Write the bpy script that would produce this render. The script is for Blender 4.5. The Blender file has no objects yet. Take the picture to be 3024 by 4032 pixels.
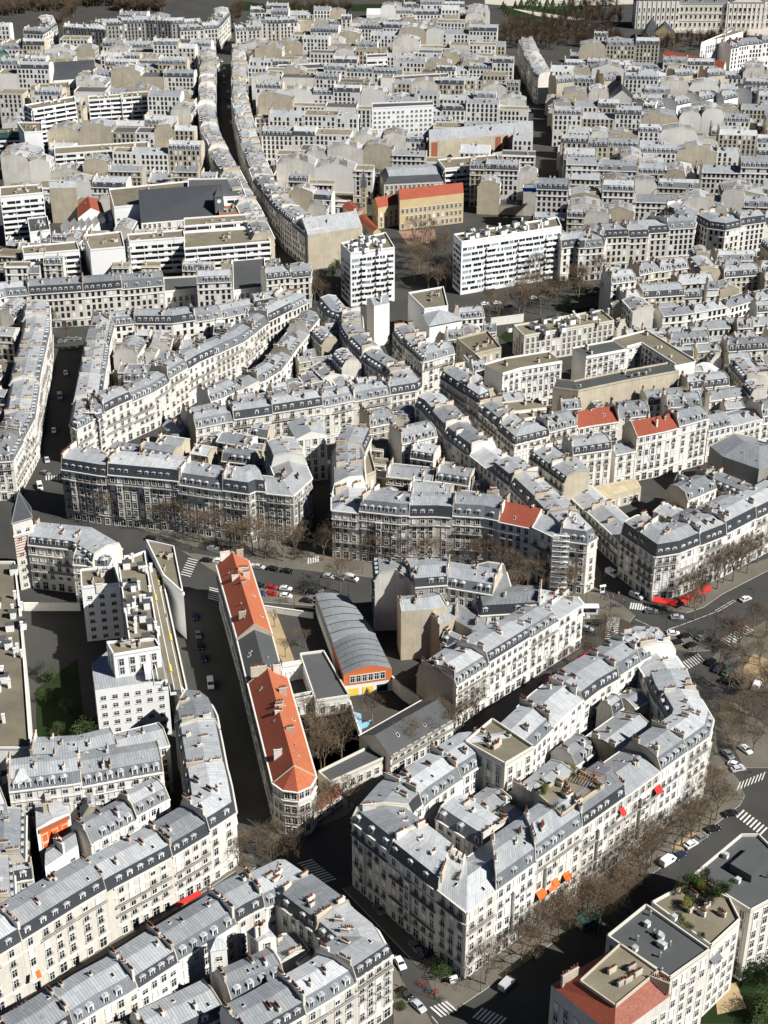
# Aerial view over dense Parisian city blocks seen from a high tower. All numbers are metres:
# x to the right, y away from the viewpoint, z up. Everything is built where it stands.
import bpy, math, random
from mathutils import Vector, Matrix
SC = bpy.context.scene
COL = SC.collection
CAM_H = 276.0
SUN_AZ, SUN_EL = math.radians(-26.0), math.radians(43.0)
ROWN = [
"above the beige shed",
"among the narrow street roofs",
"around the brown institute",
"at the far edge by the lawns",
"at the far left edge by the bare trees",
"at the left edge above the avenue row",
"at the left edge behind the dark street row",
"behind the avenue row",
"behind the red cafe corner",
"behind the round window corner",
"behind the shaded boulevard row",
"behind the sunlit avenue row",
"below the plain white row",
"below the yellow school",
"beside the school hall",
"between the institute and the cream corner houses",
"between the middle rows",
"in the far centre quarter",
"in the far left quarter",
"in the far right quarter",
"in the far upper left",
"in the modern left quarter",
"in the modern left quarter edge",
"inside the big corner block",
"inside the bottom centre block",
"inside the middle left wedge",
"inside the ornate boulevard block",
"right of the avenue trees",
"right of the white slab",
"the apartment houses backing onto the school hall",
"the avenue houses beside the white tower",
"the avenue row right of the white slab",
"the avenue row with stone balconies at left",
"the big corner block below the school",
"the blank walled wing above the school hall",
"the brown flat roofed institute",
"the corner block above the red cafe",
"the corner block at bottom centre",
"the corner row with dormers below the brown institute",
"the courtyard row facing the orange awning house",
"the cream wedge row in the middle left",
"the dark slate row behind the clock tower",
"the far boulevard row before the bare trees",
"the far boulevard row right of the long dark street",
"the far corner row left of the long dark street",
"the far left corner houses by the trees",
"the far row with white end walls",
"the gabled pair below the cream wedge",
"the grey gabled house inside the ornate block",
"the grey gabled studio house",
"the houses right of the red roofed courtyard house",
"the houses with an open attic floor",
"the left facing corner houses above the beige shed",
"the left facing row below the round window corner",
"the left side of the long dark street",
"the long brick and stone school",
"the long middle row with iron balconies",
"the low grey roofed street building",
"the low slate schoolhouse",
"the low sunlit row above the red cafe terrace",
"the lower white house beside the tall courtyard houses",
"the ornate boulevard row right of the side street",
"the pair of avenue houses with three chimneys",
"the pieces beside the blank wall",
"the plain white row right of the cream building",
"the roofs at the left edge below the garden",
"the roofs beside the boulevard corner",
"the round window corner row at right",
"the row of houses with beige rounded end walls",
"the row of houses with bright white end walls",
"the shaded boulevard row left of the side street",
"the shaded far row by the military museum lawn",
"the shaded left facing row beyond the crossing street",
"the shaded right side of the long dark street",
"the shaded row beside the palace forecourt",
"the shaded row of tall houses by the narrow street",
"the slanted white houses below the avenue trees",
"the stone gable house",
"the street bend roofs above the sunlit avenue row",
"the sunlit avenue row at lower left",
"the sunlit left edge row beside the dark street",
"the tall courtyard houses with one red roof",
"the tall dark walled house at the right edge",
"the upper right side of the long dark street",
"the white corner houses beside the long dark street",
"the white courtyard houses above the beige shed",
"the white mansard house inside the ornate block",
"the white row with the blue skylight",
"the white strip behind the avenue row"
]
BLD = """
a|0|79|-t 6 7|17.1|M|s|-96.4 250.3 -87.8 258.5 -83.7 262.6|-104.3 258.6 -95.9 266.7 -91.9 270.7|0 7|mh=3.2
a|0|79|-t 5 7|17.3|M|s|-83.7 262.6 -80.6 265.8 -73 273.7 -66.9 279.7|-91.9 270.7 -88.8 273.9 -81.2 281.7 -74.8 288|1 7|mh=3.2
a|0|79|-t 4 7|16.1|M|s|-66.9 279.7 -65.4 281.3 -53.2 291.9 -52.6 292.6|-74.8 288 -73.2 289.6 -61.1 300.3 -60.5 301|2 7|mh=3.2
a|0|79|-t 3 7|16|M|s|-52.6 292.6 -44.2 300.9|-60.5 301 -52.5 309|3 7|mh=3.2
a|0|79|-t 2 7|17.4|M|s|-44.2 300.9 -41.7 303.5 -37.9 307.7 -40 318.1 -41.5 324.3|-52.5 309 -50.1 311.4 -50.4 311.1 -51.3 315.7 -52.7 321.8|4 7|mh=3.2
a|0|79|-t 1 7|16.7|M|s|-41.5 324.3 -42 326.5 -44.2 337.1 -45.6 343.4|-52.7 321.8 -53.2 324 -55.5 334.7 -56.7 340.5|5 7|mh=3.2
a|0|79|-t 0 7|17.3|M|s|-45.6 343.4 -46.8 349.1 -48.6 353.8 -51.8 357.5 -56.1 358.2|-56.7 340.5 -57.9 345.8 -58.6 347.8 -57.8 346.8 -58 346.9|6 7|mh=3.2
a|0|39|-l 0 2|19.8|Z|w|-97 313 -81.2 316.1 -79 316.8|-99.3 324.7 -84.2 327.7 -82.1 328.4|0 2|
a|0|39|-l 1 2|18.3|Z|w|-79 316.8 -67.3 320.5 -58.3 323.1|-82.1 328.4 -70.8 332 -61.6 334.6|1 2|
a|0|88|-l 0 2|15.1|Z|w|-73.8 298 -63.6 307.3|-79.9 304.6 -69.6 314|0 2|
a|0|88|-l 1 2|16.4|Z|w|-63.6 307.3 -55.8 314.4|-69.6 314 -61.9 321.1|1 2|
c|0|11|3 4 0 1|13.1|M|s|-96.2 301.7 101 18.1 10||0 1|
c|0|11|2 4 0 4|14.2|M|b|-94.9 283.7 104 15 9.6||0 1|
c|0|11|2 4 3 4|6.3|G|b|-79.3 289.2 105 5.5 5.1||0 1|
c|0|11|4 4 0 2|13.1|Z|s|-76.2 313.6 102 5 5.3||0 1|
c|0|11|2 4 2 4|8.9|Z|b|-85.3 283.9 107 5.1 5.3||0 1|
c|0|11|2 4 1 4|12.7|M|s|-89.3 289.9 -166 4.7 4.5||0 1|
c|0|11|1 4 0 1|12.9|G|w|-95.8 272.9 -161 4.9 4.8||0 1|
c|0|11|4 4 1 2|7.6|M|b|-57.9 308.1 99 4.9 5.2||0 1|
a|0|37|nl 0 3|17.5|M|s|-29.2 231.2 -24.2 234.8 -17.1 240.3|-35.9 240.6 -31 244 -24.2 249.4|0 11|mh=3
a|0|37|nl 1 3|17.7|Z|s|-17.1 240.3 -11.9 244.4 -6.3 249.2|-24.2 249.4 -19.1 253.3 -16.1 255.9|1 11|mh=3
a|0|37|nl 2 3|18.9|M|s|-6.3 249.2 2 256.8|-16.1 255.9 -11.6 259.7|2 11|mh=3
a|0|37|rl 1 2|17.7|Z|s|2 256.8 -1.4 265.3 -7.6 272.2|-11.6 259.7 -11.4 259.2 -15.9 264.3|3 11|mh=3
a|0|37|rl 0 2|18.2|M|s|-7.6 272.2 -16.7 281.5|-15.9 264.3 -24.7 273.2|4 11|mh=3
a|0|37|fl 5 6|17.9|Z|s|-16.7 281.5 -23.4 287.8 -26.4 287.8 -33.9 282.4|-24.7 273.2 -28 276.3 -22.7 276.3 -28 272.5|5 11|mh=3
a|0|37|fl 4 6|18.4|M|s|-33.9 282.4 -39.1 278.6 -41.9 276|-28 272.5 -31.8 269.8 -34.3 267.4|6 11|mh=3
a|0|37|fl 3 6|17.9|Z|s|-41.9 276 -45.2 272.9 -54.6 264.1|-34.3 267.4 -37.3 264.5 -46.6 255.8|7 11|mh=3
a|0|37|fl 2 6|17.4|M|s|-54.6 264.1 -62.4 256.4|-46.6 255.8 -54.7 247.9|8 11|mh=3
a|0|37|fl 1 6|17.9|Z|s|-62.4 256.4 -64.1 254.7 -69.9 250.1 -74.6 245.4|-54.7 247.9 -56.5 246.1 -62.2 241.5 -66.9 236.8|9 11|mh=3
a|0|37|fl 0 6|17.8|M|s|-74.6 245.4 -80.2 239.8 -85.9 235.5|-66.9 236.8 -72.6 231.1 -79 226.3|10 11|mh=3
c|0|24|1 3 1 2|13.2|M|w|-45.7 243.5 34 17.9 10.8||0 1|
c|0|24|2 3 0 1|16.4|Z|s|-30.5 252.8 32 13.6 9||0 1|
c|0|24|1 3 0 2|13.1|G|b|-58.6 236.6 123 8.6 8.1||0 1|
c|0|24|3 3 0 2|13|G|w|-22.2 265 121 6.8 6.9||0 1|
c|0|24|3 3 1 2|12.3|G|b|-16.3 260.6 126 5.4 5.5||0 1|
a|0|33|ll 1 6|21.3|Z|s|-8.1 299.8 1.2 288.8|7.1 301.2 11.5 296|0 18|mh=3.2,fh=3.3,bay=1
a|0|33|ll 3 6|20.8|M|s|1.2 288.8 12.7 275.1|11.5 296 17 289.4|1 18|mh=3.2,fh=3.3,bay=1
a|0|33|nl 0 6|21.5|G|s|12.7 275.1 19.2 267.5 26.4 274.5|17 289.4 20.1 285.8 26 291.6|2 18|mh=3.2,fh=3.3,bay=1
a|0|33|nl 1 6|21.5|Z|w|26.4 274.5 36.6 284.4|26 291.6 34.5 299.8|3 18|mh=3.2,fh=3.3,bay=1
a|0|33|nl 2 6|22|Z|s|36.6 284.4 49.3 296.8|34.5 299.8 45 310|4 18|mh=3.2,fh=3.3,bay=1
a|0|33|nl 3 6|21.7|M|s|49.3 296.8 61.7 308.8|45 310 55.3 320|5 18|mh=3.2,fh=3.3,bay=1
a|0|33|nl 4 6|21.5|G|s|61.7 308.8 72.4 319.3|55.3 320 64.2 328.7|6 18|mh=3.2,fh=3.3,bay=1
a|0|33|nl 5 6|21.6|Z|w|72.4 319.3 80.9 327.5|64.2 328.7 71.2 335.5|7 18|mh=3.2,fh=3.3,bay=1
a|0|33|rt 2 3|21.3|Z|s|80.9 327.5 88 334.4 90.4 341.7 89.3 348.4 88.7 351.5|71.2 335.5 77.1 341.2 77.6 342.6 77 346.2 76.3 349.6|8 18|mh=3.2,fh=3.3,bay=1
a|0|33|rt 1 3|20.7|M|s|88.7 351.5 87.7 356.5 87.4 362|76.3 349.6 75.3 355 75 360.3|9 18|mh=3.2,fh=3.3,bay=1
a|0|33|rt 0 3|20.7|G|s|87.4 362 87.2 366.4 85.4 373.8|75 360.3 74.8 364.6 73.3 370.5|10 18|mh=3.2,fh=3.3,bay=1
a|0|33|fl 2 3|22.3|Z|w|85.4 373.8 85.1 375.1 82.3 383.2 74.1 384.1 66.2 378|73.3 370.5 73.1 371.6 73.1 371.6 77.7 371.1 74.4 368.6|11 18|mh=3.2,fh=3.3,bay=1
a|0|33|fl 1 3|22.1|Z|s|66.2 378 60.8 372.7 58.6 370.8|74.4 368.6 69.3 363.6 67.3 361.7|12 18|mh=3.2,fh=3.3,bay=1
a|0|33|ll 5 6|21.1|M|s|58.6 370.8 51.9 364.9 46.2 358.2|67.3 361.7 60.8 356 55.6 350|13 18|mh=3.2,fh=3.3,bay=1
a|0|33|ll 4 6|22.2|G|s|46.2 358.2 41.6 352.8 36.9 346.3|55.6 350 51.4 345.1 45.8 337.3|14 18|mh=3.2,fh=3.3,bay=1
a|0|33|fl 0 3|21.5|Z|w|36.9 346.3 28.8 335.1 19.1 333 12 326.1|45.8 337.3 36.2 323.9 25.3 321.6 20.3 316.7|15 18|mh=3.2,fh=3.3,bay=1
a|0|33|ll 2 6|20.8|Z|s|12 326.1 10.2 324.4 2.8 316.8 -0.3 312.6|20.3 316.7 19.1 315.6 12.3 308.6 9.8 305.2|16 18|mh=3.2,fh=3.3,bay=1
a|0|33|ll 0 6|22.1|M|s|-0.3 312.6 -2.4 309.9 -8.1 299.8|9.8 305.2 8.1 303 7.1 301.2|17 18|mh=3.2,fh=3.3,bay=1
c|0|23|2 5 1 2|16.6|Z|w|42.1 318.7 49 15.5 10.6||0 1|
c|0|23|4 5 1 2|17.3|G|b|65.3 341 46 16.7 11.9||0 1|
c|0|23|1 5 1 3|19.4|Z|s|22.5 301.3 134 15.8 11||0 1|
c|0|23|4 5 0 2|14.7|Z|s|51.6 335.8 47 8.6 8.5||0 1|
c|0|23|2 5 0 2|13.9|M|w|27.3 313.9 45 9.2 9.5||0 1|
c|0|23|5 5 1 2|18|G|s|70.6 356.3 40 6.6 7.3||0 1|
c|0|23|1 5 2 3|16.9|G|w|31.9 307.6 47 5.5 5.5||0 1|
c|0|23|1 5 0 3|13.7|Z|s|12.7 298.9 135 5.6 5.3||0 1|
c|0|23|3 5 1 2|12|G|b|54.2 324.1 44 5 5||0 1|
c|0|23|3 5 0 2|13.4|G|w|48 329.1 45 5.4 4.8||0 1|
c|0|23|5 5 0 2|17.3|M|w|63.8 352.7 48 5.3 5.4||0 1|
a|0|59|-l 0 6|15.1|Z|s|21 366.3 30.9 376.4|12.4 374.7 21.2 383.6|0 6|mh=3
a|0|59|-l 1 6|16.4|M|w|30.9 376.4 44.3 390.1|21.2 383.6 33 395.6|1 6|mh=3
a|0|59|-l 3 6|15.7|Z|s|44.3 390.1 53.8 399.8|33 395.6 41.4 404.2|2 6|mh=3
a|0|59|-l 5 6|16.2|G|w|53.8 399.8 62.8 408.9 61.4 413.4 59.7 414|41.4 404.2 49.2 412.2 51.6 404.2 51.3 404.3|3 6|mh=3
a|0|59|-l 4 6|14.6|Z|s|59.7 414 50.3 417.3|51.3 404.3 48.5 405|4 6|mh=3
a|0|59|-l 2 6|15.9|M|w|50.3 417.3 40.8 416.2 39.8 429|48.5 405 29.8 402.9 27.8 428|5 6|mh=3
a|0|29|-l 2 3|19.8|Z|s|38 421.1 21.3 426.3|34.1 408.7 20.1 413.1|0 3|
a|0|29|-l 1 3|20.8|M|d|21.3 426.3 11 424.9 6.4 426.5|20.1 413.1 9.7 411.6 9.9 411.5|1 3|
a|0|29|-l 0 3|19.1|Z|s|6.4 426.5 -3.5 429.8 -2.9 418.3|9.9 411.5 10.4 411.4 10.1 418.9|2 3|
a|0|34|-l 0 1|18.2|G|b|5.3 401.5 15.1 402.9 19.7 405.1|4.1 410.4 12.5 411.6 15.8 413.2|0 1|blank=1
a|0|77|-l 0 1|12.1|M|s|21 366.4 32 379|9.7 376.2 20.7 388.9|0 1|mh=4
a|0|63|-l 0 2|14.2|G|b|17.2 399.7 22.2 404|11.3 406.5 22.8 416.5|0 2|blank=1
a|0|63|-l 1 2|13.3|G|b|22.2 404 27.2 398.8 31.5 398|22.8 416.5 31.8 407.1 33.3 406.8|1 2|blank=1
s|0|55|-t 0 3|16|T|d|-54.9 433.5 -44.4 389.8|-44.7 436 -34.2 392.3|0 1|fh=3.6
s|0|55|-t 1 3|15.4|K|d|-44.4 389.8 -39.4 366.7|-34.2 392 -29.2 368.9|0 1|fh=3.6
s|0|55|-t 2 3|16|T|d|-39.4 366.7 -29.3 321.2|-28.2 369.2 -18.1 323.7|0 1|fh=3.6,hexend=1
h|0|58|-l 0 1|7|K|s|1.8 343.9 20.2 361.1|-7.1 353.4 11.3 370.6|0 1|
c|0|14|1 1 1 2|6.4|G|w|26.4 392.9 -43 5.5 5.7||0 1|
c|0|14|1 1 0 2|8.8|Z|w|21.7 398.7 -41 6.4 6.1||0 1|
a|0|41|-l 0 1|17.2|M|s|-119.1 444.4 -104.1 441.3 -95.5 432.8|-116.8 456.1 -98.2 452.4 -87 441.4|0 1|
a|0|66|-l 0 1|15.5|Z|w|-102.4 434.5 -90.5 432.5 -89.2 444.6|-101 443.4 -98.5 443 -98.2 445.5|0 1|
a|0|78|-l 0 2|17.5|Z|w|-94.3 326.2 -81.3 327.2 -74.3 330.1 -71.7 331.2|-95.1 337.2 -83.9 338 -78.6 340.3 -76.1 341.3|0 2|
a|0|78|-l 1 2|16.4|G|w|-71.7 331.2 -58.5 336.9|-76.1 341.3 -62.8 347|1 2|
a|0|65|-l 0 1|15.8|Z|w|-105.9 301.5 -100 306.8 -96.4 308.6|-115.3 311.8 -108 318.4 -102.8 321.1|0 1|
c|0|5|1 1 0 1|12.8|Z|s|-107.7 326.9 101 8.5 6.4||0 1|
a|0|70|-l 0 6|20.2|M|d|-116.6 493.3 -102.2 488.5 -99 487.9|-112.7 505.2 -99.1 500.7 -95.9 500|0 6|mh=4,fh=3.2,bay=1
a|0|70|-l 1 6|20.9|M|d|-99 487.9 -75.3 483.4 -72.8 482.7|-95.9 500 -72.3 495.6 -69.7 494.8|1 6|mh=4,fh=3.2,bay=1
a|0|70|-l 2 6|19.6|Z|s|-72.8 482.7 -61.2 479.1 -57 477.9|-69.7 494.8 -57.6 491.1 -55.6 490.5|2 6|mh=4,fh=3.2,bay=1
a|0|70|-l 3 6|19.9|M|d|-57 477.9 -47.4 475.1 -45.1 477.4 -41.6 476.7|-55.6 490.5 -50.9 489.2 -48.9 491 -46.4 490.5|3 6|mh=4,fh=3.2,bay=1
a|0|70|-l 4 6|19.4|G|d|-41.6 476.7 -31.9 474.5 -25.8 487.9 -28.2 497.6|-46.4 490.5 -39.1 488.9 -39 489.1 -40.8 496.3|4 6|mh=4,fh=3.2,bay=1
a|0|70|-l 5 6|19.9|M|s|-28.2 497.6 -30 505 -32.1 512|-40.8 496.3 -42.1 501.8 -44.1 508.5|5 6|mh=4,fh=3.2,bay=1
c|0|10|1 3 0 1|16.3|Z|s|-83.4 513.5 -20 13.6 9.1||0 1|
c|0|10|2 3 2 11|12.6|M|w|-96.7 521.2 -20 13.9 8||0 1|
c|0|10|2 3 5 11|16.4|G|s|-56 525.6 -21 13.1 9.2||0 1|
c|0|10|2 3 6 11|14.1|Z|b|-53.8 514.3 -15 12.4 8.2||0 1|
c|0|10|2 3 9 11|14.8|G|s|-37.9 521.8 -15 12.9 8.7||0 1|
c|0|10|3 3 0 3|13.3|G|s|-65.2 531 71 9.5 7.8||0 1|
c|0|10|2 3 3 11|16.2|G|b|-80.3 523.8 -18 10.7 8.1||0 1|
c|0|10|2 3 1 11|15|G|s|-100.3 514 -21 10.2 7.5||0 1|
c|0|10|3 3 2 3|15.4|Z|b|-46.9 532.7 -18 7.3 7.3||0 1|
c|0|10|2 3 0 11|13.4|G|s|-110.4 517.9 63 7 7.1||0 1|
c|0|10|2 3 4 11|15.7|G|b|-67.8 517.5 -20 7.3 7.5||0 1|
c|0|10|2 3 8 11|9.7|M|b|-43.7 513 -21 5.4 6.1||0 1|
c|0|10|3 3 1 3|10.3|G|w|-53.1 534.1 -19 5.6 6.1||0 1|
c|0|10|2 3 10 11|12.3|Z|s|-37.6 514 -16 5.3 5.1||0 1|
c|0|10|2 3 7 11|15.9|G|b|-47.8 520.3 -16 5.5 4.8||0 1|
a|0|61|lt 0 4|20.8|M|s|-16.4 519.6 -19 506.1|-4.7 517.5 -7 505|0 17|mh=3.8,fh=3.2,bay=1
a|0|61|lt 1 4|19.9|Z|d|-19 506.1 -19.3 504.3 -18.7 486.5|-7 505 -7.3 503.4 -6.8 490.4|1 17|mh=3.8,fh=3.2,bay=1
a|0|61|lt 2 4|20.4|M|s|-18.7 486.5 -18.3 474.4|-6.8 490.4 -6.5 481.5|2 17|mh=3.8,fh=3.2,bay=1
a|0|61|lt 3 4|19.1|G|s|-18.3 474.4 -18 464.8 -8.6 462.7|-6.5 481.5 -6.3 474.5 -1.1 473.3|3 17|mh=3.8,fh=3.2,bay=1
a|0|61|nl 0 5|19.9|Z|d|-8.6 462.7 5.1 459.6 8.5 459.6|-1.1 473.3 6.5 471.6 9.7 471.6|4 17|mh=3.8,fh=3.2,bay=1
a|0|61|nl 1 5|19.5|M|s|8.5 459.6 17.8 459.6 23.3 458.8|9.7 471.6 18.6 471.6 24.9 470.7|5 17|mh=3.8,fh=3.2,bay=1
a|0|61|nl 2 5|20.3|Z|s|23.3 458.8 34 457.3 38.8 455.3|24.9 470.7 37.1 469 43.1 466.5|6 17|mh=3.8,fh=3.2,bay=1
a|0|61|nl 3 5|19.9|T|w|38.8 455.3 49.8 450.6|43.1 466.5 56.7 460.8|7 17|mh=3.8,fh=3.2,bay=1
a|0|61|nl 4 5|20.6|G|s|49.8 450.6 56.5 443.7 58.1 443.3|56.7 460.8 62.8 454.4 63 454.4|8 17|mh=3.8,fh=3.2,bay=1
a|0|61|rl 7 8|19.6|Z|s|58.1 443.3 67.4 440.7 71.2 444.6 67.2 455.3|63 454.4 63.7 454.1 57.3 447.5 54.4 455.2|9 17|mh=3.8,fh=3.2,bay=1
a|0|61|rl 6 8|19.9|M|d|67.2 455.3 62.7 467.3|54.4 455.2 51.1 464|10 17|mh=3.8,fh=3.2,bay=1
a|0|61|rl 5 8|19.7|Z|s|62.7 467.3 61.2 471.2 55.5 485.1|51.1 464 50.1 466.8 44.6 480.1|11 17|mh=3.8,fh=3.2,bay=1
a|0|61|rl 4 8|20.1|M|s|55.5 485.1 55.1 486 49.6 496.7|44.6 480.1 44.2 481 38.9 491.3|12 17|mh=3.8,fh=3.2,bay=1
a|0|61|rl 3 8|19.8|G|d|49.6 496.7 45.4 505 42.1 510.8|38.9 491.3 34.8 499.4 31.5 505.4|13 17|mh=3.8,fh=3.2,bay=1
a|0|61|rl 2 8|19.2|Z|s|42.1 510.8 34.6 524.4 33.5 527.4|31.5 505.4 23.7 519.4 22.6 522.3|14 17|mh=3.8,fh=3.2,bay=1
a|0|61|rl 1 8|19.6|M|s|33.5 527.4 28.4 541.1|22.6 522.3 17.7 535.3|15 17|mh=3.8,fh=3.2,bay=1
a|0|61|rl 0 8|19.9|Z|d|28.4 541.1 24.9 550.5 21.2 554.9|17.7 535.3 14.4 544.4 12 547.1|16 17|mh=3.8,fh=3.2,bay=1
a|0|86|-l 0 1|19.3|Z|w|6.7 515.3 20.2 522|1.8 525.2 15.3 531.9|0 1|
a|0|48|-l 0 1|18.2|Z|b|-5.4 532.1 4.4 536.2|-9.7 542.2 0.1 546.3|0 1|
c|0|26|2 6 0 3|15.3|G|b|10.3 500.4 -13 17.2 10.6||0 1|
c|0|26|1 6 1 3|15.5|G|b|16.8 486.5 -13 14.9 11.8||0 1|
c|0|26|4 6 0 2|14.9|F|s|-5.8 524.3 -13 13.5 9||0 1|
c|0|26|6 6 0 1|13.4|M|s|7.4 549 75 13 9.1||0 1|
c|0|26|1 6 0 3|11.6|G|b|0.9 486.8 75 12.3 10.2||0 1|
c|0|26|2 6 1 3|14.9|Z|w|26.2 497.4 -18 12.7 10.5||0 1|
c|0|26|3 6 1 3|16.8|M|w|15.5 511.8 -20 9 9.2||0 1|
c|0|26|1 6 2 3|13|F|w|31.7 484.1 -13 10 9.3||0 1|
c|0|26|3 6 2 3|12.1|Z|b|23.2 509.1 -15 5.7 5.4||0 1|
c|0|26|4 6 1 2|11.6|F|s|-1.6 515.4 -13 5.2 5.3||0 1|
c|0|26|5 6 0 1|13.2|G|w|9.5 532.8 -16 5.4 5.1||0 1|
c|0|26|2 6 2 3|12.6|Z|w|34.4 493.4 -10 4.8 4.5||0 1|
c|0|26|3 6 0 3|11.5|G|b|-0.9 506.2 -16 5.1 5.2||0 1|
a|1|40|lt 0 6|16.6|Z|s|-131.3 645.4 -130.2 627.7|-119.7 636.8 -119 624.9|0 21|mh=3.2
a|0|40|lt 1 6|16.8|M|s|-130.2 627.7 -129.4 616.1 -128.9 611.2|-119 624.9 -118.5 617 -118 612.1|1 21|mh=3.2
a|0|40|lt 2 6|16.7|Z|s|-128.9 611.2 -126.8 590.3|-118 612.1 -115.8 591.3|2 21|mh=3.2
a|0|40|lt 3 6|17.6|Z|s|-126.8 590.3 -125.7 579.5 -125.2 574.6|-115.8 591.3 -114.7 580.5 -114.3 575.6|3 21|mh=3.2
a|0|40|lt 4 6|17.6|M|s|-125.2 574.6 -123.8 559.2 -123.4 554.5|-114.3 575.6 -112.8 560.2 -112.5 556.2|4 21|mh=3.2
a|0|40|lt 5 6|16.3|Z|s|-123.4 554.5 -121.8 537.9 -118.4 533.8 -113.6 541.2|-112.5 556.2 -111.2 542.3 -119.5 552.3 -117.7 555.1|5 21|mh=3.2
a|0|40|rl 0 9|17|Z|s|-113.6 541.2 -109.8 547|-117.7 555.1 -116.3 557.3|6 21|mh=3.2
a|0|40|rl 1 9|17.4|M|s|-109.8 547 -105.9 553.1 -100.8 559.3|-116.3 557.3 -114.8 559.6 -109.8 565.7|7 21|mh=3.2
a|0|40|rl 2 9|16.2|Z|s|-100.8 559.3 -93.4 568.5 -88.2 578.1|-109.8 565.7 -102.6 574.6 -97.4 584.2|8 21|mh=3.2
a|0|40|rl 3 9|17.8|Z|s|-88.2 578.1 -81.8 589.8|-97.4 584.2 -91 595.9|9 21|mh=3.2
a|0|40|rl 4 9|17.1|M|s|-81.8 589.8 -77.9 597.1 -71.8 605|-91 595.9 -87.1 603.1 -81.2 610.9|10 21|mh=3.2
a|0|40|rl 5 9|16.9|Z|s|-71.8 605 -60.6 619.7 -57.2 627.8|-81.2 610.9 -70.2 625.2 -66.9 633.2|11 21|mh=3.2
a|0|40|rl 6 9|16.8|Z|s|-57.2 627.8 -52.8 638.8 -51.4 640.9|-66.9 633.2 -62.6 644 -61.3 645.8|12 21|mh=3.2
a|1|40|rl 7 9|17.7|M|s|-51.4 640.9 -41.6 655.5|-61.3 645.8 -52.7 658.6|13 21|mh=3.2
a|1|40|rl 8 9|17.1|Z|s|-41.6 655.5 -35 665.2 -36.5 670.3|-52.7 658.6 -47 667.1 -46.5 665.6|14 21|mh=3.2
a|1|40|fl 5 6|16.9|Z|s|-36.5 670.3 -38.8 678.8 -46.7 674.9|-46.5 665.6 -45.8 663 -50.1 660.8|15 21|mh=3.2
a|1|40|fl 4 6|17.8|M|s|-46.7 674.9 -61.4 667.4|-50.1 660.8 -58.1 656.8|16 21|mh=3.2
a|1|40|fl 3 6|16.4|Z|s|-61.4 667.4 -65.9 665.2 -77.7 658|-58.1 656.8 -60.5 655.6 -72.6 648.2|17 21|mh=3.2
a|1|40|fl 2 6|16.9|Z|s|-77.7 658 -81.9 655.5 -87.8 653.1|-72.6 648.2 -76.9 645.6 -84 642.8|18 21|mh=3.2
a|1|40|fl 1 6|17.8|M|s|-87.8 653.1 -95.9 649.8 -111.7 649.8|-84 642.8 -93.8 638.8 -110.4 638.8|19 21|mh=3.2
a|1|40|fl 0 6|17.6|Z|s|-111.7 649.8 -112.6 649.8 -131.3 645.4|-110.4 638.8 -111.3 638.8 -119.7 636.8|20 21|mh=3.2
c|0|25|3 5 1 4|11.4|G|b|-94.4 612.2 82 15.4 9.4||0 1|
c|0|25|1 5 0 2|14.3|G|s|-103.7 596.8 -5 15.5 8.9||0 1|
c|0|25|3 5 0 4|15.3|Z|s|-109.8 614.7 83 14.6 10.4||0 1|
c|0|25|4 5 2 3|13.1|G|s|-81.2 625.4 -10 14.7 10.9||0 1|
c|0|25|5 5 2 6|11.8|Z|s|-98.6 630.2 91 13.9 9.7||0 1|
c|1|25|5 5 5 6|13.1|Z|s|-71.7 641.8 -8 7.8 8.4||0 1|
c|0|25|1 5 1 2|15.1|Z|w|-103.3 586.5 -3 8.1 8.9||0 1|
c|1|25|5 5 1 6|15.1|G|w|-106.7 635.2 -4 6.6 6.1||0 1|
c|0|25|3 5 3 4|12.2|G|w|-82.8 615.9 80 6.2 5.8||0 1|
c|0|25|5 5 4 6|10|Z|s|-82.8 634.9 82 6.3 6.7||0 1|
c|1|25|5 5 3 6|9|Z|s|-90.6 635.7 85 6.2 6.2||0 1|
c|0|25|4 5 1 3|12.7|G|w|-100.9 619 82 5.4 4.8||0 1|
c|0|25|2 5 0 1|9.9|G|s|-113.4 602.5 82 5.6 4.6||0 1|
c|0|25|4 5 0 3|10.2|G|w|-107.5 627.2 86 5.6 4.6||0 1|
c|1|25|5 5 0 6|8.1|Z|b|-116.7 632.5 -7 4.8 5||0 1|
c|0|25|3 5 2 4|15.5|G|s|-87.9 607.6 83 4.8 4.8||0 1|
a|0|56|-l 0 12|16.5|Z|s|-72.7 534.6 -60.7 540.4 -58.5 541.1|-77.3 544.1 -64.7 550.1 -62.4 550.9|0 12|mh=3.2
a|0|56|-l 1 12|17.2|M|s|-58.5 541.1 -47.9 544.6 -43.7 546.1|-62.4 550.9 -51.3 554.5 -47.2 556|1 12|mh=3.2
a|0|56|-l 2 12|17.6|M|s|-43.7 546.1 -34.2 549.6 -24.2 553.4|-47.2 556 -37.9 559.5 -28.4 563.1|2 12|mh=3.2
a|0|56|-l 3 12|16.9|Z|s|-24.2 553.4 -20.7 554.8 -12 559.3|-28.4 563.1 -25 564.4 -16.3 568.9|3 12|mh=3.2
a|0|56|-l 8 12|16.4|Z|s|-12 559.3 -7.1 561.8 2.6 565.6|-16.3 568.9 -11.5 571.4 -3.2 574.6|4 12|mh=3.2
a|0|56|-l 11 12|16.5|M|s|2.6 565.6 13.6 569.9 15.6 573.5 12.6 581.3|-3.2 574.6 6.2 578.2 4 574.2 2 579.6|5 12|mh=3.2
a|0|56|-l 10 12|17|M|s|12.6 581.3 9.7 588.9|2 579.6 0.1 584.7|6 12|mh=3.2
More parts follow.
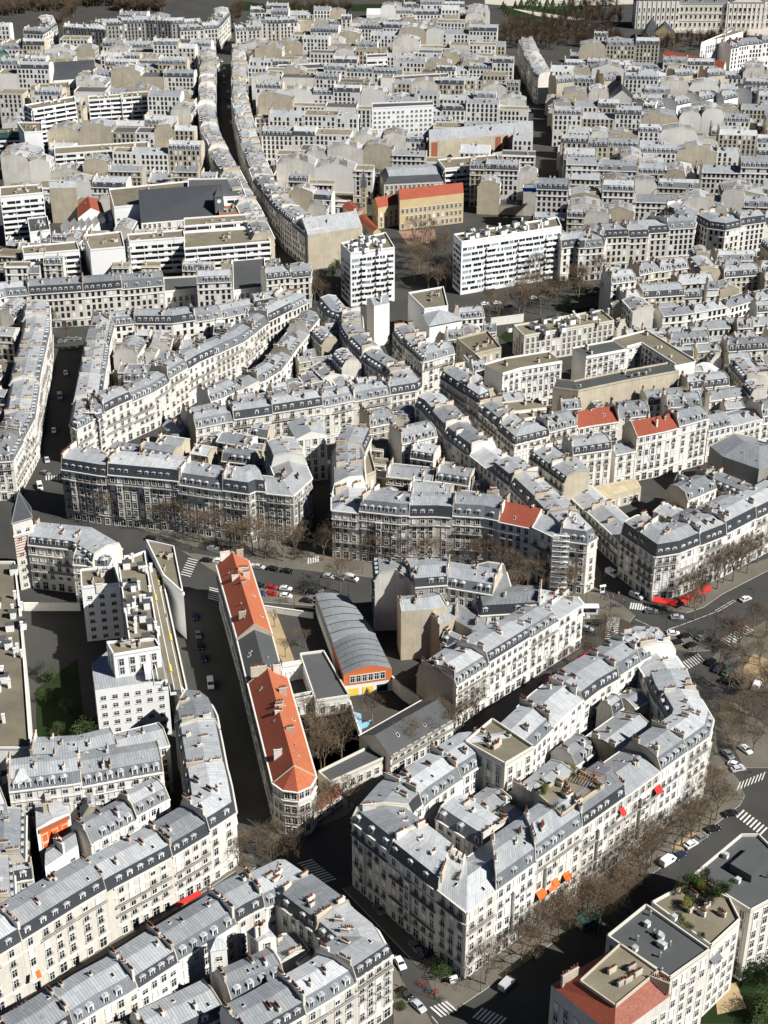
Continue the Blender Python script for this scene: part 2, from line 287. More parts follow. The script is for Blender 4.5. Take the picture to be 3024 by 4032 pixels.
a|0|56|-l 9 12|16.4|Z|s|9.7 588.9 9 590.8 1.3 602.5 -0.3 606.2|0.1 584.7 -0.4 586 -8.1 597.6 -9.7 601.7|7 12|mh=3.2
a|0|56|-l 7 12|17.4|Z|s|-0.3 606.2 -5.3 618.7 -5.7 619.9|-9.7 601.7 -15.3 615.2 -15.7 616.6|8 12|mh=3.2
a|0|56|-l 6 12|16.3|M|s|-5.7 619.9 -8.9 631.3 -9.1 635.3|-15.7 616.6 -19.3 629.5 -19.5 632.8|9 12|mh=3.2
a|1|56|-l 5 12|16.9|M|s|-9.1 635.3 -9.7 647.6|-19.5 632.8 -20 642.7|10 12|mh=3.2
a|1|56|-l 4 12|17.2|Z|s|-9.7 647.6 -16 653.2 -20.6 666.4|-20 642.7 -25.1 647.2 -30.5 663|11 12|mh=3.2
a|0|87|-l 0 7|16.7|Z|w|-69.2 558.3 -64.6 562.2 -59 569.4|-75.7 565.9 -71.8 569.2 -66.6 575.9|0 7|
a|0|87|-l 1 7|16.5|G|w|-59 569.4 -51.4 579.2|-66.6 575.9 -59.5 585|1 7|
a|0|87|-l 2 7|15.4|Z|w|-51.4 579.2 -49.4 581.7 -43.1 592.1 -41.2 599.9|-59.5 585 -57.6 587.4 -52.5 596 -50.7 603.4|2 7|
a|0|87|-l 3 7|15.1|G|w|-41.2 599.9 -39.3 607.9|-50.7 603.4 -48.8 611|3 7|
a|0|87|-l 4 7|15.4|Z|w|-39.3 607.9 -36.2 620.9|-48.8 611 -45.9 623.4|4 7|
a|0|87|-l 5 7|15.1|G|w|-36.2 620.9 -33.1 632.7|-45.9 623.4 -42.8 635.2|5 7|
a|1|87|-l 6 7|16.3|Z|w|-33.1 632.7 -29.1 647.9|-42.8 635.2 -38.7 650.4|6 7|
a|0|47|-l 0 1|14.6|Z|w|-73.4 538.6 -61.2 545.3|-80.6 551.7 -68.4 558.4|0 1|
c|0|16|6 6 1 2|14.2|Z|b|-26 629.6 113 13.2 8.2||0 1|
c|0|16|4 6 2 3|15.7|Z|s|-15.8 601.5 111 12.6 8.8||0 1|
c|0|16|4 6 1 3|12.4|G|w|-24.7 598.9 115 13.6 8||0 1|
c|0|16|5 6 2 3|11.2|G|w|-24.8 612.5 17 14 9.6||0 1|
c|0|16|3 6 1 4|11.4|G|w|-35.4 581.1 111 12.6 8.5||0 1|
c|0|16|1 6 1 3|14.6|G|s|-45.6 568.3 24 13.1 8.6||0 1|
c|0|16|3 6 2 4|13.7|G|w|-15.5 582 107 13.6 8.6||0 1|
c|0|16|1 6 2 3|13.2|G|w|-30.9 570.2 17 13.1 8.3||0 1|
c|0|16|4 6 0 3|11.4|G|w|-31.2 593.2 109 10.6 7.4||0 1|
c|0|16|2 6 3 4|12.1|Z|s|-7 585 19 9.7 8.5||0 1|
c|0|16|2 6 1 4|12.8|G|w|-26.5 581.9 23 8.4 7.5||0 1|
c|0|16|2 6 0 4|12.7|Z|w|-43.3 577.9 21 7.1 7.7||0 1|
c|0|16|1 6 0 3|14.6|Z|w|-56 563.5 22 7.4 7.5||0 1|
c|0|16|2 6 2 4|13.9|G|w|-21.9 575.4 17 7.2 7.7||0 1|
c|0|16|5 6 1 3|10.9|Z|b|-32.9 618.2 23 5.6 5.4||0 1|
c|0|16|5 6 0 3|13.3|G|b|-35 609 24 5.5 5.6||0 1|
c|0|16|3 6 3 4|9.6|G|b|-11.5 592.3 111 6.4 5.5||0 1|
c|0|16|3 6 0 4|8.4|Z|b|-38.7 592.9 15 6.2 5.4||0 1|
c|0|16|6 6 0 2|13.7|Z|b|-24.3 641.4 22 5.7 4.9||0 1|
a|0|80|-t 9 10|17.6|Z|s|-156.8 504.5 -146.8 506.1|-158.6 516.4 -153.6 517.2|0 10|
a|0|80|-t 8 10|16.3|Z|s|-146.8 506.1 -137.3 507.5 -136.6 522.5|-153.6 517.2 -148.9 517.9 -148.5 526.2|1 10|
a|0|80|-t 7 10|17.3|Z|s|-136.6 522.5 -136.3 529.7 -136 540.8|-148.5 526.2 -148.3 530.2 -148 540.3|2 10|
a|0|80|-t 6 10|16.7|Z|s|-136 540.8 -135.9 542 -137.7 554.6|-148 540.3 -148 541.4 -149.6 553.3|3 10|
a|0|80|-t 5 10|16.5|Z|s|-137.7 554.6 -138.6 561.4 -140.3 573.6|-149.6 553.3 -150.5 559.8 -152.2 572.1|4 10|
a|0|80|-t 4 10|17.9|Z|s|-140.3 573.6 -142.6 591.4|-152.2 572.1 -154.5 590|5 10|
a|0|80|-t 3 10|17.3|Z|s|-142.6 591.4 -144.4 607.4|-154.5 590 -156.3 605.8|6 10|
a|0|80|-t 2 10|16.9|Z|s|-144.4 607.4 -146.5 625.7|-156.3 605.8 -158.4 624|7 10|
a|1|80|-t 1 10|16.3|Z|s|-146.5 625.7 -147.2 631.8 -149.4 643.4|-158.4 624 -159.1 630 -161.2 641.4|8 10|
a|1|80|-t 0 10|17.8|Z|s|-149.4 643.4 -152.4 659.4|-161.2 641.4 -164.2 657.2|9 10|
c|0|6|3 13 1 3|16.8|Z|b|-161.4 546.3 -16 15.9 11||0 1|
c|0|6|6 13 1 2|12.8|Z|s|-166.8 587.6 80 16.2 11.5||0 1|
c|1|6|10 13 0 2|14.6|G|b|-188.6 641.8 -15 16.6 10.4||0 1|
c|0|6|7 13 0 2|15.3|F|w|-180.2 603.5 -15 18.1 11.4||0 1|
c|1|6|12 13 0 3|11|F|b|-189.1 662.2 -12 16.5 11.2||0 1|
c|0|6|2 13 0 1|13.1|Z|w|-158 529.5 -13 16.2 11.1||0 1|
c|1|6|12 13 2 3|14.7|Z|w|-171 660.7 76 16.7 11||0 1|
c|0|6|5 13 1 3|11.1|G|s|-169.8 573.6 -13 16.3 11||0 1|
c|1|6|9 13 2 3|16.3|G|s|-168 633.1 -7 11.6 9.3||0 1|
c|1|6|8 13 0 3|14.9|Z|s|-181.7 618.6 -6 13.4 9.7||0 1|
c|0|6|7 13 1 2|13.4|F|b|-164.6 600.7 -10 11.5 10.4||0 1|
c|0|6|4 13 2 3|15.3|F|w|-155 554.6 -12 7.1 7.5||0 1|
c|0|6|3 13 2 3|14.5|F|s|-151.8 537.6 -13 6.8 6.7||0 1|
c|1|6|11 13 1 3|14.9|Z|w|-178.7 648.5 -12 6.5 7.6||0 1|
c|0|6|5 13 2 3|15.2|G|s|-156.7 570.8 -9 7.6 6.9||0 1|
c|1|6|9 13 1 3|15.7|F|w|-180.2 630.2 -12 7.2 6.5||0 1|
c|0|6|8 13 2 3|11|G|w|-164.9 609.7 76 5.7 5.1||0 1|
c|1|6|13 13 1 3|12|F|w|-191.4 674.9 -10 4.9 4.6||0 1|
c|1|6|11 13 2 3|12.9|F|b|-166.3 646.2 -11 5.6 5.2||0 1|
c|1|6|10 13 1 2|8.8|F|s|-178.2 636.3 -12 5.2 5.3||0 1|
c|1|6|13 13 2 3|11|G|w|-172.2 672.2 -14 5.6 5.3||0 1|
c|0|6|8 13 1 3|10.2|G|b|-170.3 611.4 83 5.5 4.6||0 1|
c|0|6|4 13 1 3|14.1|G|b|-163.3 558.4 -13 5.5 4.9||0 1|
c|1|6|12 13 1 3|15.3|G|w|-179.3 668.4 -10 4.7 5.4||0 1|
a|1|32|-l 0 4|17|Z|s|-181.4 667.9 -175.2 673.8 -165.3 675.6|-189.7 676.6 -180.8 685 -169.9 686.9|0 4|mh=3.6
a|1|32|-l 1 4|17.3|M|s|-165.3 675.6 -144.2 679.2 -140.9 680|-169.9 686.9 -146.6 691 -143.4 691.7|1 4|mh=3.6
a|1|32|-l 2 4|17.2|M|s|-140.9 680 -126.8 683.2 -123.3 684.2|-143.4 691.7 -129.7 694.9 -126.2 695.8|2 4|mh=3.6
a|1|32|-l 3 4|16.6|Z|s|-123.3 684.2 -104 689.4|-126.2 695.8 -107.1 700.9|3 4|mh=3.6
a|1|62|-l 0 1|16.5|Z|s|-89 692.5 -72.3 694.5|-90.5 704.4 -73.8 706.4|0 1|
a|1|30|-l 0 2|16.8|M|s|-56.3 696.6 -44.4 700.2|-59.8 708.1 -52.6 710.3|0 2|
a|1|30|-l 1 2|16.2|M|s|-44.4 700.2 -35.2 702.9 -35.1 711.5|-52.6 710.3 -47.1 711.9 -47.1 711.7|1 2|
a|0|72|-l 0 3|16.9|Z|s|3.8 629.3 8.1 614.8|14.3 632.5 18.5 618.5|0 3|
a|0|72|-l 1 3|17.8|M|s|8.1 614.8 9 612 12.7 603.5|18.5 618.5 19.3 615.8 20.1 614|1 3|
a|0|72|-l 2 3|17.6|Z|s|12.7 603.5 16.2 595.5 30.2 605.3|20.1 614 20.9 612.2 23.9 614.3|2 3|
a|0|75|-l 0 2|19.6|M|d|23 575.2 32.6 558.3|33.4 581.2 37.7 573.6|0 2|mh=3
a|0|75|-l 1 2|20|M|d|32.6 558.3 37.3 550 42.2 555|37.7 573.6 39.8 569.9 33.6 563.3|1 2|mh=3
a|0|38|-l 0 5|16.3|Z|s|37 550.9 43.9 535.7|47.1 555.4 51.3 546.1|0 5|mh=2.8
a|0|38|-l 1 5|15.2|M|w|43.9 535.7 49.6 523 63.2 530.3|51.3 546.1 54.8 538.2 58.3 540.1|1 5|mh=2.8
a|0|38|-l 2 5|16.9|Z|s|63.2 530.3 71.4 535 74.9 536.6|58.3 540.1 66.3 544.8 70.3 546.6|2 5|mh=2.8
a|0|38|-l 3 5|15.5|T|w|74.9 536.6 80.6 539.1 91.6 542.6|70.3 546.6 76.7 549.4 88.5 553.2|3 5|mh=2.8
a|0|38|-l 4 5|16.7|Z|s|91.6 542.6 93.6 543.3 104.3 545.8|88.5 553.2 90.7 553.9 101.8 556.5|4 5|mh=2.8
a|0|52|-l 0 2|17.1|M|s|53.8 508.3 60 496.6|63.5 513.5 69.7 501.8|0 2|
a|0|52|-l 1 2|17.1|M|s|60 496.6 64.7 487.8|69.7 501.8 74.4 493|1 2|
a|0|57|-l 0 2|10.1|G|s|65.8 495.5 72.5 479.4|76 499.7 82.7 483.6|0 2|
a|0|57|-l 1 2|10.5|G|s|72.5 479.4 81.1 458.4|82.7 483.6 91.3 462.6|1 2|
a|0|85|-l 0 1|19.1|M|w|69.7 506.9 84.7 511.5|66.7 516.9 81.6 521.5|0 1|
a|0|60|-l 0 1|13.4|G|w|87.4 518.1 95.2 521.2|83.7 527.3 91.5 530.4|0 1|
a|0|81|-l 0 2|19.2|T|w|95.5 521.7 106.7 526.4 112.6 529.6|91.4 531.3 102.2 535.9 107.8 538.9|0 2|
a|0|81|-l 1 2|19.8|Z|w|112.6 529.6 117.2 532.1 125.2 536.6|107.8 538.9 112.1 541.3 120 545.7|1 2|
a|0|50|-l 0 3|13.7|Z|w|125.9 537.9 136.2 543.3|120.8 547.7 131.1 553.1|0 3|
a|0|50|-l 1 3|13.1|G|w|136.2 543.3 149.7 550.3|131.1 553.1 145.1 560.3|1 3|
a|0|50|-l 2 3|14.1|Z|w|149.7 550.3 160.3 554.7|145.1 560.3 156.1 564.9|2 3|
a|0|82|-l 0 1|18.8|G|d|121.7 515 125 506.2 136.2 496.2 147.3 500.6|140.4 522.1 142 517.9 140.3 519.4 139.9 519.2|0 1|blank=1
a|0|36|-l 0 6|17.1|M|s|80.2 452.3 84.7 444.3|90.6 458.2 92.8 454.3|0 6|mh=4.2
a|0|36|-l 1 6|17.4|M|s|84.7 444.3 89.4 436 97.7 438.5 105.5 444|92.8 454.3 95.1 450.2 92.4 449.4 99 454|1 6|mh=4.2
a|0|36|-l 2 6|17|M|s|105.5 444 107.4 445.3 114.6 450.2 115.7 451.2|99 454 100.5 455.1 107.2 459.7 108.3 460.7|2 6|mh=4.2
a|0|36|-l 3 6|17.4|M|s|115.7 451.2 128.2 462.1|108.3 460.7 120.3 471.2|3 6|mh=4.2
a|0|36|-l 4 6|17|M|s|128.2 462.1 133.1 466.3 143.4 475.8|120.3 471.2 125.1 475.3 135.3 484.7|4 6|mh=4.2
a|0|36|-l 5 6|17.9|M|s|143.4 475.8 153.9 485.5|135.3 484.7 145.8 494.3|5 6|mh=4.2
c|0|8|3 4 0 3|15.5|Z|w|110.3 486.7 -142 15.3 10.2||0 1|
c|0|8|3 4 2 3|13.7|Z|s|126 490.9 -47 15.6 9.9||0 1|
c|0|8|2 4 0 1|12.6|Z|s|118.1 476.4 -140 15.8 10.2||0 1|
c|0|8|1 4 2 3|12.8|M|w|105.5 466.2 -137 13.7 10.4||0 1|
c|0|8|1 4 1 3|12.2|G|s|101.6 475.9 -51 9.1 8.6||0 1|
c|0|8|1 4 0 3|12.9|Z|s|96.3 460.4 -138 6 6.8||0 1|
c|0|8|3 4 1 3|13.3|Z|b|109.3 496.2 -45 5.5 4.6||0 1|
c|0|8|4 4 0 1|14.3|M|s|117.9 498 -136 5.6 4.8||0 1|
i|0|35|-l 0 4|19.1|F|w|48.7 579.8 56.5 585.3 74.4 592.5|41.8 589.6 50.7 595.9 70 603.6|0 1|
i|0|35|-l 1 4|18.6|F|w|85.1 598.2 103.4 606.4|80.5 608.2 98.9 616.5|0 1|
i|0|35|-l 3 4|18.4|F|w|103.9 609.8 110.8 614.1 121.5 590.9|98.6 618.3 115.1 628.5 130.6 595.1|0 1|
i|0|35|-l 2 4|18|F|b|68.2 568.3 78.2 565.3 98.5 575.2 122.2 585.3|70.8 576.9 77.4 574.9 94.7 583.4 118.7 593.6|0 1|blank=1
c|0|2|3 6 2 4|12.4|G|w|139.1 575.8 17 17.4 10.1||0 1|
c|0|2|3 6 1 4|13.2|M|s|132.9 585.1 14 18.6 9.6||0 1|
c|0|2|5 6 1 3|13.1|Z|s|153.1 594.2 98 18.8 10.4||0 1|
c|0|2|2 6 4 7|10.8|M|w|114.8 574.5 11 17.7 9.9||0 1|
c|0|2|2 6 5 7|13.4|Z|w|120 565.7 9 14.3 9.1||0 1|
c|0|2|2 6 2 7|9.5|Z|b|95.4 566.8 14 10 7.4||0 1|
c|0|2|3 6 3 4|13.5|M|w|151.9 575.6 100 9.3 7.3||0 1|
c|0|2|2 6 1 7|9.7|Z|w|86.6 564.2 101 8.2 6.4||0 1|
c|0|2|2 6 6 7|11.3|G|s|141.4 567.4 11 8.3 6.6||0 1|
c|0|2|1 6 0 1|14|Z|w|74.4 560.4 12 8.5 5.7||0 1|
c|0|2|6 6 1 2|7.9|M|s|161.9 610.5 10 5.5 5.1||0 1|
c|0|2|2 6 0 7|9.6|G|w|81.9 559.2 104 5.2 5.3||0 1|
c|0|2|6 6 0 2|8|Z|s|147.6 605.7 101 5.5 4.6||0 1|
c|0|2|5 6 0 3|12.4|G|b|132.2 601 8 5.6 5.4||0 1|
c|0|2|4 6 0 1|7.8|M|w|134.5 593.1 102 5.5 4.8||0 1|
c|0|2|2 6 3 7|10.4|G|b|104.3 567.8 102 5.6 4.8||0 1|
c|0|2|5 6 2 3|10.4|M|w|160.2 600.3 9 5.6 4.6||0 1|
c|0|2|3 6 0 4|12.5|Z|w|127.5 574 12 5.7 5.1||0 1|
c|0|15|2 6 0 1|10.3|F|s|56.8 568.1 15 16.2 9.6||0 1|
c|0|15|3 6 1 2|10.7|G|w|52.5 576.7 19 8.9 8.5||0 1|
c|0|15|1 6 0 1|10.3|F|w|58.8 559.4 18 7.7 6.4||0 1|
c|0|15|3 6 0 2|10|G|b|45.2 574.2 111 7 5.9||0 1|
c|0|15|6 6 0 1|14.7|F|w|37.8 606.8 106 6.6 5.9||0 1|
c|0|15|5 6 0 1|13.7|Z|w|39.5 599.4 22 6.7 6.3||0 1|
c|0|15|4 6 0 1|9|Z|b|43.1 582 113 5.6 5.2||0 1|
c|1|1|2 3 0 2|10|G|w|39.2 646.2 100 15.3 10.4||0 1|
c|1|1|3 3 1 2|13.7|Z|w|39.1 659.5 14 11.7 9.5||0 1|
c|0|1|1 3 0 2|12.5|Z|s|31.3 636.6 11 7.6 6.8||0 1|
c|1|1|3 3 0 2|9.5|F|s|31.8 667.4 13 5.1 5.5||0 1|
c|1|1|2 3 1 2|11|Z|w|47.7 647.7 7 5.6 5.1||0 1|
c|1|1|1 3 1 2|6.6|Z|w|48.5 642.1 7 5.1 5.3||0 1|
c|0|0|1 1 1 3|13.1|G|b|70.8 524.3 7 11.8 9.2||0 1|
c|0|0|1 1 0 3|13.2|F|b|61 518.9 99 6.8 6.9||0 1|
c|0|0|1 1 2 3|6.7|G|s|81.8 524.4 13 5.3 5.5||0 1|
a|1|31|-l 0 5|17.6|M|s|89 739.1 96.6 742.2 97.8 739.1 100.7 739.8|84.2 751.2 103.9 759.1 105.8 754.4 104.5 754.1|0 5|mh=3.6
a|1|31|-l 1 5|17.3|Z|s|100.7 739.8 110.8 742.2 111.3 744.4|104.5 754.1 99.8 753 100.3 755.3|1 5|mh=3.6
a|1|31|-l 2 5|17.9|M|s|111.3 744.4 113.4 754.5 125.2 756.2|100.3 755.3 102.5 766.1 114.5 767.8|2 5|mh=3.6
a|1|31|-l 3 5|17.2|M|s|125.2 756.2 135.5 757.7 136.8 763.1 147 764.8|114.5 767.8 124.9 769.3 126.2 774.4 136.5 776.2|3 5|mh=3.6
a|1|31|-l 4 5|18.8|Z|s|147 764.8 160.9 767.2 164.3 780.3|136.5 776.2 150.4 778.6 151.7 783.5|4 5|mh=3.6
a|1|67|-l 0 3|18|M|s|163.2 780.3 168 768.8 176.1 765 185 770.3|175.2 785.3 178.1 778.5 175.4 779.7 180.6 782.8|0 3|mh=3.6
a|1|67|-l 1 3|18.7|M|s|185 770.3 188 772.1 199.3 776.4|180.6 782.8 182.3 783.8 194.5 788.5|1 3|mh=3.6
a|1|67|-l 2 3|17.2|M|s|199.3 776.4 200.8 777 218 783.6|194.5 788.5 196.1 789.1 213.3 795.7|2 3|mh=3.6
a|1|53|-l 0 1|16.8|M|s|150.8 802.3 162.4 782|161.3 808.3 172.9 787.9|0 1|
a|1|64|-l 0 4|11.3|G|w|128.4 663.4 139 665.9 144 668.1|126.1 673.1 135.8 675.4 140.4 677.5|0 4|
a|1|64|-l 1 4|11.1|G|w|144 668.1 150.2 670.9 160.5 675.4|140.4 677.5 146.1 680 155.7 684.2|1 4|
a|1|64|-l 2 4|10.5|G|w|160.5 675.4 162 676 176.4 686|155.7 684.2 157.1 684.8 171.3 694.6|2 4|
a|1|64|-l 3 4|10.3|G|w|176.4 686 193.1 694.3|171.3 694.6 188.6 703.3|3 4|
a|1|76|-l 0 1|18.4|Z|w|107.2 686.5 119.6 690.6|103.5 698 115.9 702|0 1|
a|1|49|-l 0 1|13.5|G|w|114 678.6 121.4 681.2|110 689.9 117.5 692.5|0 1|
a|1|51|-l 0 2|14.7|Z|b|123.9 708.3 134.8 713.7|119 718.1 130.4 723.7|0 2|
a|1|51|-l 1 2|14.3|Z|b|134.8 713.7 138.2 715.3 149.8 719.6|130.4 723.7 133.9 725.4 146 729.9|1 2|
c|1|27|4 8 3 5|14.8|G|s|149 703.2 10 18.3 12||0 1|
c|1|27|3 8 1 5|12.7|M|b|131.1 691 10 20.6 12.1||0 1|
c|1|27|6 8 4 5|12.3|M|w|194.5 724.9 8 20.6 11||0 1|
c|1|27|8 8 2 4|10.9|Z|b|177.6 744.2 4 20.4 10.1||0 1|
c|1|27|5 8 3 6|12.6|M|b|173.5 718.1 12 18.6 11.7||0 1|
c|1|27|8 8 3 4|14.7|M|b|199.1 744.6 99 18.4 11.3||0 1|
c|1|27|6 8 2 5|13.7|Z|s|157.5 720.3 98 18 11.8||0 1|
c|1|27|2 8 0 2|14.3|G|w|117.7 670.3 101 15 10.1||0 1|
c|1|27|5 8 5 6|12.8|G|b|190.7 713.6 10 13.6 10.2||0 1|
c|1|27|5 8 0 6|11.8|M|b|113.9 710.3 16 13.5 9.3||0 1|
c|1|27|6 8 3 5|10.9|Z|b|169.9 730.5 10 14.1 10.9||0 1|
c|1|27|5 8 2 6|10.5|G|s|166 705 98 10 9.3||0 1|
c|1|27|4 8 2 5|9.1|M|w|131.4 702.7 2 10.6 9.4||0 1|
c|1|27|8 8 0 4|13.2|Z|b|159.6 740.7 92 11.4 9.2||0 1|
c|1|27|2 8 1 2|9.9|G|b|132.5 680 6 10.4 8.5||0 1|
c|1|27|6 8 0 5|12.7|G|b|112.6 721.6 4 8.3 6.9||0 1|
c|1|27|7 8 1 2|9.7|G|w|188.7 735 10 7.9 7.3||0 1|
c|1|27|3 8 2 5|10.6|M|w|146.1 691.9 9 9.2 6.9||0 1|
c|1|27|4 8 4 5|14|Z|w|156.4 693.9 6 5.7 4.6||0 1|
c|1|27|3 8 3 5|8.8|G|s|184.7 686.4 8 5.3 4.7||0 1|
c|1|27|5 8 4 6|8.1|G|b|190.9 705.3 6 5 4.6||0 1|
c|1|27|5 8 1 6|11.1|Z|w|147.8 712.2 96 5.7 5.2||0 1|
c|1|27|1 8 0 1|6.6|M|w|109.2 663 101 4.9 4.6||0 1|
c|1|27|7 8 0 2|9.9|M|w|151.6 731.1 8 5.4 4.6||0 1|
c|1|27|8 8 1 4|11.8|G|s|170.4 751.4 10 5.2 4.6||0 1|
c|1|27|3 8 4 5|11.8|G|w|192.5 690 6 5.7 4.7||0 1|
c|1|27|3 8 0 5|10.8|G|w|109.9 679.6 93 4.9 5.3||0 1|
c|1|27|6 8 1 5|11.9|Z|s|123.6 724.1 97 5.1 5.2||0 1|
c|1|27|4 8 1 5|8.2|G|s|122.9 698.6 5 5.5 4.9||0 1|
c|1|27|4 8 0 5|12.4|M|s|121.9 703.3 12 4.8 4.6||0 1|
c|1|12|4 5 4 5|11.1|G|w|175 658.7 9 18.1 10.4||0 1|
c|1|12|2 5 1 5|12.4|Z|w|134.4 633.2 9 17.6 9.4||0 1|
c|1|12|4 5 1 5|11.7|G|s|147.8 652 10 16.3 9.8||0 1|
c|1|12|2 5 3 5|12.1|M|s|158.5 626.4 9 19.2 9.3||0 1|
c|1|12|3 5 1 8|9.4|Z|s|126.1 644.5 7 19.8 9.8||0 1|
c|0|12|1 5 3 4|10.4|G|b|169.2 612.1 96 13.1 9||0 1|
c|1|12|3 5 6 8|9.3|M|w|179 644.5 13 14.1 9.8||0 1|
c|1|12|5 5 0 2|13.4|M|s|177.8 668.7 10 14.5 8.9||0 1|
c|1|12|3 5 7 8|12|Z|b|179 631.1 96 13.8 8.5||0 1|
c|0|12|1 5 2 4|10.5|Z|b|152.6 614 14 10.6 8.2||0 1|
c|0|12|2 5 2 5|12.6|G|b|140.9 623.7 10 10.8 8.4||0 1|
c|1|12|3 5 3 8|9.5|M|b|149 634.4 6 11.2 7.9||0 1|
c|1|12|3 5 5 8|9|Z|s|161.1 641.1 15 10.3 7.6||0 1|
c|1|12|4 5 2 5|9.2|M|b|160.8 657.7 9 10.5 8.3||0 1|
c|1|12|3 5 0 8|11.2|M|s|121.8 632.2 99 9.2 7.5||0 1|
c|0|12|1 5 0 4|12|M|s|129.5 617.8 7 8.3 6.8||0 1|
c|1|12|4 5 0 5|10.2|G|s|111.9 648.3 15 7.1 5.8||0 1|
c|1|12|4 5 3 5|12.2|Z|b|162.6 650.1 8 7.6 6.4||0 1|
c|1|12|3 5 2 8|11.3|M|w|140.7 642.1 10 8.1 6.6||0 1|
c|0|12|1 5 1 4|10.6|Z|w|143.7 616.6 97 5.3 5||0 1|
c|1|12|3 5 4 8|12.2|G|s|160.2 633.8 9 5.6 5||0 1|
c|1|12|2 5 4 5|11.7|M|w|172.7 627.1 11 4.9 4.6||0 1|
c|0|12|2 5 0 5|12.2|M|w|126.7 624.7 8 5.1 4.9||0 1|
c|1|12|5 5 1 2|9.3|G|w|186.2 661.9 8 4.7 5||0 1|
a|1|73|-t 0 5|18.1|M|s|-74.2 849.8 -68.4 831|-62.7 853.3 -56.9 834.7|0 5|
a|1|73|-t 1 5|18.1|M|s|-68.4 831 -62.7 812.9|-56.9 834.7 -51.3 816.7|1 5|
a|1|73|-t 2 5|17.4|M|s|-62.7 812.9 -55.3 792|-51.3 816.7 -44.1 796.3|2 5|
a|1|73|-t 3 5|18.6|M|s|-55.3 792 -52.9 785.3 -48.2 775|-44.1 796.3 -41.7 789.8 -37.2 779.6|3 5|
a|1|73|-t 4 5|17.5|M|s|-48.2 775 -40.5 757.7|-37.2 779.6 -29.5 762.6|4 5|
a|1|84|-l 0 1|18|Z|w|-60.7 816.4 -53.3 821.8|-66.6 824.5 -59.2 829.9|0 1|
c|1|21|1 2 0 4|11.5|F|w|-182.9 731.7 1 11.8 7.3||0 1|
c|1|21|1 2 2 4|11.9|Z|s|-165.1 734.4 2 9.8 6.5||0 1|
c|1|21|2 2 0 1|8|F|b|-117.9 741.3 0 9.1 6.1||0 1|
c|1|21|1 2 3 4|9.3|F|s|-132.2 736.5 2 8.8 6.8||0 1|
c|1|21|1 2 1 4|8.4|Z|w|-174.2 730.6 3 5.1 5.1||0 1|
c|1|7|1 2 0 1|8.9|Z|b|-92.9 734.2 -2 15.5 8.1||0 1|
c|1|7|2 2 2 4|7.9|G|s|-57.7 741.9 90 5.1 4.9||0 1|
c|1|7|2 2 3 4|6|G|s|-39.4 745.9 0 4.7 4.9||0 1|
c|1|7|2 2 1 4|6.4|Z|s|-55.4 746.9 -7 4.8 4.5||0 1|
c|1|7|2 2 0 4|10.4|F|b|-79.3 739.1 90 5.2 5.1||0 1|
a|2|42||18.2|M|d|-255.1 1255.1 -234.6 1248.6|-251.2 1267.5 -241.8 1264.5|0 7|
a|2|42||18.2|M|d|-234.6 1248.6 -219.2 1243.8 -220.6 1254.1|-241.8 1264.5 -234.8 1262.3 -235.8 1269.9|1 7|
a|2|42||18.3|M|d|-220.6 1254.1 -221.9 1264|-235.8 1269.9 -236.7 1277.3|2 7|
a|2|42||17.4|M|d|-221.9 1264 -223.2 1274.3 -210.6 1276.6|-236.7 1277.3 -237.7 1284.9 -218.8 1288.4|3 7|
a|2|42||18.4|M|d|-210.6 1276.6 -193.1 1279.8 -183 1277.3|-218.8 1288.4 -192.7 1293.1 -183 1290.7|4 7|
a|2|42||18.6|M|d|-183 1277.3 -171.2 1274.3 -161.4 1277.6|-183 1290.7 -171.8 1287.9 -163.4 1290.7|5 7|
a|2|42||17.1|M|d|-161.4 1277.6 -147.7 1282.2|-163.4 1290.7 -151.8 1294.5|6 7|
a|2|45||17.8|M|s|-284.4 1243.8 -267.8 1240.1 -265.9 1250.3|-281.6 1256.5 -278.2 1255.7 -277.3 1260.4|0 4|
a|2|45||17.8|M|s|-265.9 1250.3 -264.7 1257.5|-277.3 1260.4 -276.7 1263.8|1 4|
a|2|45||18.7|M|s|-264.7 1257.5 -262.3 1270.4 -265.2 1280.4|-276.7 1263.8 -275.7 1269.7 -278.2 1278.5|2 4|
a|2|45||18.8|M|s|-265.2 1280.4 -269.2 1294.1|-278.2 1278.5 -281.7 1290.5|3 4|
a|2|44||17.2|M|s|-162.2 1255.1 -143.6 1259.9|-165.4 1267.7 -152.3 1271|0 5|
a|2|44||17.7|M|s|-143.6 1259.9 -132.5 1262.7 -131.4 1273.1|-152.3 1271 -144.5 1273.1 -143.7 1281.3|1 5|
a|2|44||17.4|M|s|-131.4 1273.1 -129.7 1290.2|-143.7 1281.3 -142.3 1294.9|2 5|
a|2|44||17.8|M|s|-129.7 1290.2 -127.7 1310.9|-142.3 1294.9 -140.7 1311.4|3 5|
a|2|44||18.2|M|s|-127.7 1310.9 -127.3 1314.5 -129.6 1331.2|-140.7 1311.4 -140.4 1314.2 -142.5 1329.4|4 5|
a|2|43||18.7|Z|s|-117.3 1246.4 -107.9 1248.3|-119.8 1259.2 -115.6 1260|0 4|
a|2|43||18.9|M|s|-107.9 1248.3 -97.7 1250.2 -98.4 1266.8|-115.6 1260 -111.1 1260.9 -111.9 1278.9|1 4|
a|2|43||18.8|Z|s|-98.4 1266.8 -98.8 1277.2 -94.5 1277.2|-111.9 1278.9 -112.3 1290.2 -104.7 1290.2|2 4|
a|2|43||18.6|M|s|-94.5 1277.2 -84.1 1277.2 -69.7 1281.2|-104.7 1290.2 -85.9 1290.2 -73.1 1293.7|3 4|
a|2|71||18.1|M|s|102.9 1207.4 103.2 1191|115.9 1207.6 116.2 1191.2|0 6|
a|2|71||17.9|M|s|103.2 1191 103.5 1168.2|116.2 1191.2 116.5 1168.5|1 6|
